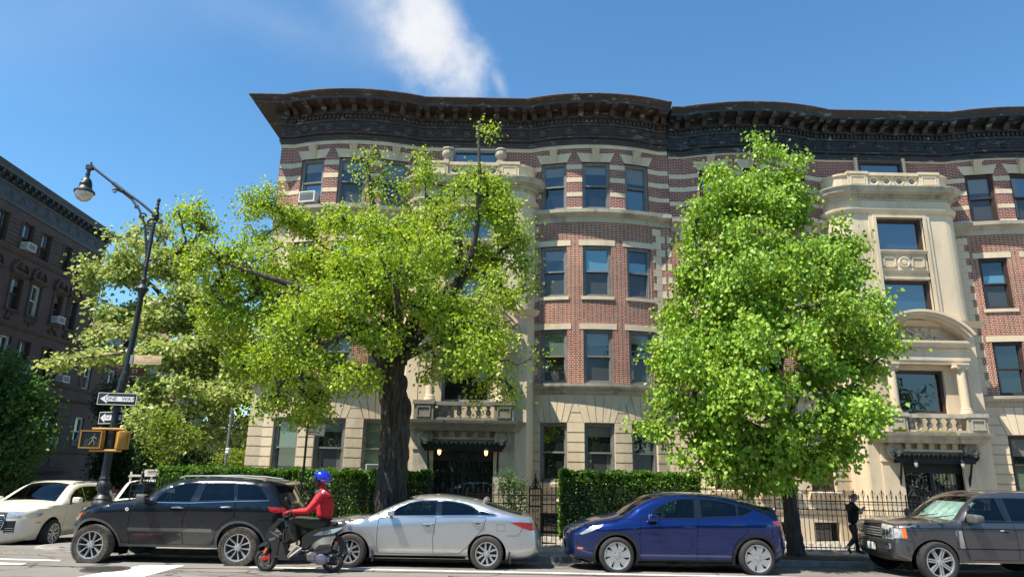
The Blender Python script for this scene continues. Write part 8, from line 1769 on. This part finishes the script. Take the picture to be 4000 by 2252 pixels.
def ped_signal(label, px, py, Y, rz, lit=True):
    p = at(px, py, Y=Y); t = thing('pedestrian_signal', label, 'pedestrian signal', tuple(p), rz=rz, group='yellow pedestrian signals on the street lamp'); m = MB(); m.bbox(-.245, .245, -.10, .12, -.215, .215, .03); m.build('housing', MATS['signal_yellow'], t)
    f = MB(); f.box(-.245, .245, -.15, -.10, .19, .215); f.box(-.245, .245, -.15, -.10, -.215, -.19); f.box(-.245, -.22, -.15, -.10, -.19, .19); f.box(.22, .245, -.15, -.10, -.19, .19); f.build('visor_frame', MATS['signal_yellow'], t, smooth=False)
    s = MB(); s.quad((-.215, -.112, -.185), (.215, -.112, -.185), (.215, -.112, .185), (-.215, -.112, .185)); so_ = s.build('screen', mat('signal_screen', (.05, .052, .045), .3, .4, 30, coat=.6), t, smooth=False)
    g = MB()
    for x in np.linspace(-.2, .2, 9): g.box(x - .003, x + .003, -.116, -.112, -.185, .185)
    g.build('louvre', MATS['sign_black'], so_, smooth=False)
    w = MB(); y = -.119                                  # unlit walking figure
    w.ball((.07, y, .12), .025, .003, .025, 12, 5)
    for P in (((.06, .08), (.05, 0)), ((.05, 0), (.09, -.06), (.10, -.13)), ((.05, 0), (.02, -.07), (-.02, -.13)), ((.06, .07), (.10, .03), (.13, .02)), ((.06, .07), (.01, .02))): w.tube([(a, y, b) for a, b in P], .013, 6)
    w.build('walking_figure', mat('figure_dim', (.22, .22, .17), .5), so_)
    bk = MB()
    for x in (-.12, 0, .12):
        for z in (-.12, 0, .12): bk.lathe([(.012, 0), (0, .006)], (0, 0, 0), 8, Matrix.Translation((x, .12, z)) @ Matrix.Rotation(-PI / 2, 4, 'X'))
    bk.build('rivets', MATS['frame_brown'], t)
    return t
ped_signal('yellow pedestrian signal facing the avenue, left of the lamp post', 362, 1715, LPY - .12, math.radians(10)); ped_signal('yellow pedestrian signal turned side on, right of the lamp post', 474, 1718, LPY - .02, math.radians(128))
bt = thing('signal_bracket', 'yellow pipe brackets holding the pedestrian signals to the lamp post', 'bracket', tuple(at(430, 1720, Y=LPY)), world=True)
for y0, x0, x1 in ((1673, 362, 486), (1757, 350, 474)):
    m = MB(); m.tube([at(x0, y0, Y=LPY - .12), at((x0 + x1) / 2, y0 + 1, Y=LPY - .14), at(x1, y0 + 2, Y=LPY - .1)], .03, 8); m.build('pipe', MATS['signal_yellow'], bt)
# alternate side parking sign on its perforated post
pb = at(1176, 1935, Y=17.1); t = thing('parking_sign', 'white parking rules sign with red arrow on a rusty perforated post', 'parking sign', (pb.x, 17.1, z_walk(pb.x, 17.1)), world=True)
A, B_ = at(1170, 2010, Y=17.1), at(1203, 1652, Y=17.1); A.z = z_walk(pb.x, 17.1); m = MB(); m.tube([A, B_], .032, 4); m.build('post', MATS['rust_steel'], t, smooth=False); m = MB()
for k in range(40): q = A.lerp(B_, k / 40); m.lathe([(.007, 0), (0, .001)], (0, 0, 0), 6, Matrix.Translation((q.x + .012, q.y - .0335, q.z)) @ Matrix.Rotation(PI / 2, 4, 'X'))
m.build('post_holes', MATS['gap_black'], t, smooth=False)
def on_sign(c, M): return M
c = at(1238, 1676, Y=17.04); MP = Matrix.Translation(c) @ Matrix.Rotation(math.radians(3.5), 4, 'Y') @ Matrix.Rotation(math.radians(8), 4, 'Z')
m = MB(); m.bbox(-.20, .20, -.003, .003, -.15, .15, .003, MP); so2 = m.build('sign_plate', MATS['sign_white'], t); m = MB()
for a, b, e, f in ((-.195, .195, .135, .142), (-.195, .195, -.142, -.135), (-.195, -.188, -.135, .135), (.188, .195, -.135, .135)): m.box(a, b, -.006, -.004, e, f, MP)
m.box(-.195, -.075, -.0065, -.004, .01, .142, MP); m.prism([(-.17, -.075), (-.13, -.05), (-.13, -.067), (.05, -.067), (.05, -.05), (.09, -.075), (.05, -.10), (.05, -.083), (-.13, -.083), (-.13, -.10)], lambda q: MP @ Vector((q[0], -.0065, q[1])), lambda q: MP @ Vector((q[0], -.004, q[1]))); m.build('red_marks', MATS['sign_red'], so2, smooth=False)
m = MB(); m.lathe([(.048, 0), (.048, .002), (.040, .002), (.040, 0), (.048, 0)], (0, 0, 0), 24, MP @ Matrix.Translation((-.135, -.007, .076)) @ Matrix.Rotation(PI / 2, 4, 'X')); m.box(-.005, .005, -.0095, -.007, -.045, .045, MP @ Matrix.Translation((-.135, 0, .076)) @ Matrix.Rotation(-.8, 4, 'Y')); m.build('no_parking_ring', MATS['sign_white'], so2)
for s_, x, z, sz, mt in (('P', -.135, .074, .075, 'sign_white'), ('Friday', .045, .105, .055, 'sign_black'), ('9am - 10:30am', .065, .045, .037, 'sign_black')): text('lettering', s_, sz, MATS[mt], so2, MP @ Matrix.Translation((x, -.0075, z)) @ FACE_Y, thick=.002)
# slim grey pole with a small camera in the corner garden
a0, a1 = at(874, 1850, Y=22.6), at(907, 1590, Y=22.6); t = thing('camera_pole', 'thin grey metal pole with a small white camera behind the long hedge', 'pole', (a0.x, 22.6, -.2), world=True); m = MB(); m.tube([(a0.x, 22.6, -.2), a1], .035, 10); m.build('pole', MATS['galv'], t)
q = at(886, 1757, Y=22.5); m = MB(); m.bbox(q.x - .02, q.x + .10, 22.42, 22.56, q.z - .02, q.z + .07, .015); m.ball((q.x + .04, 22.45, q.z - .08), .06, .06, .06, 12, 8); m.build('camera', MATS['sign_white'], t)
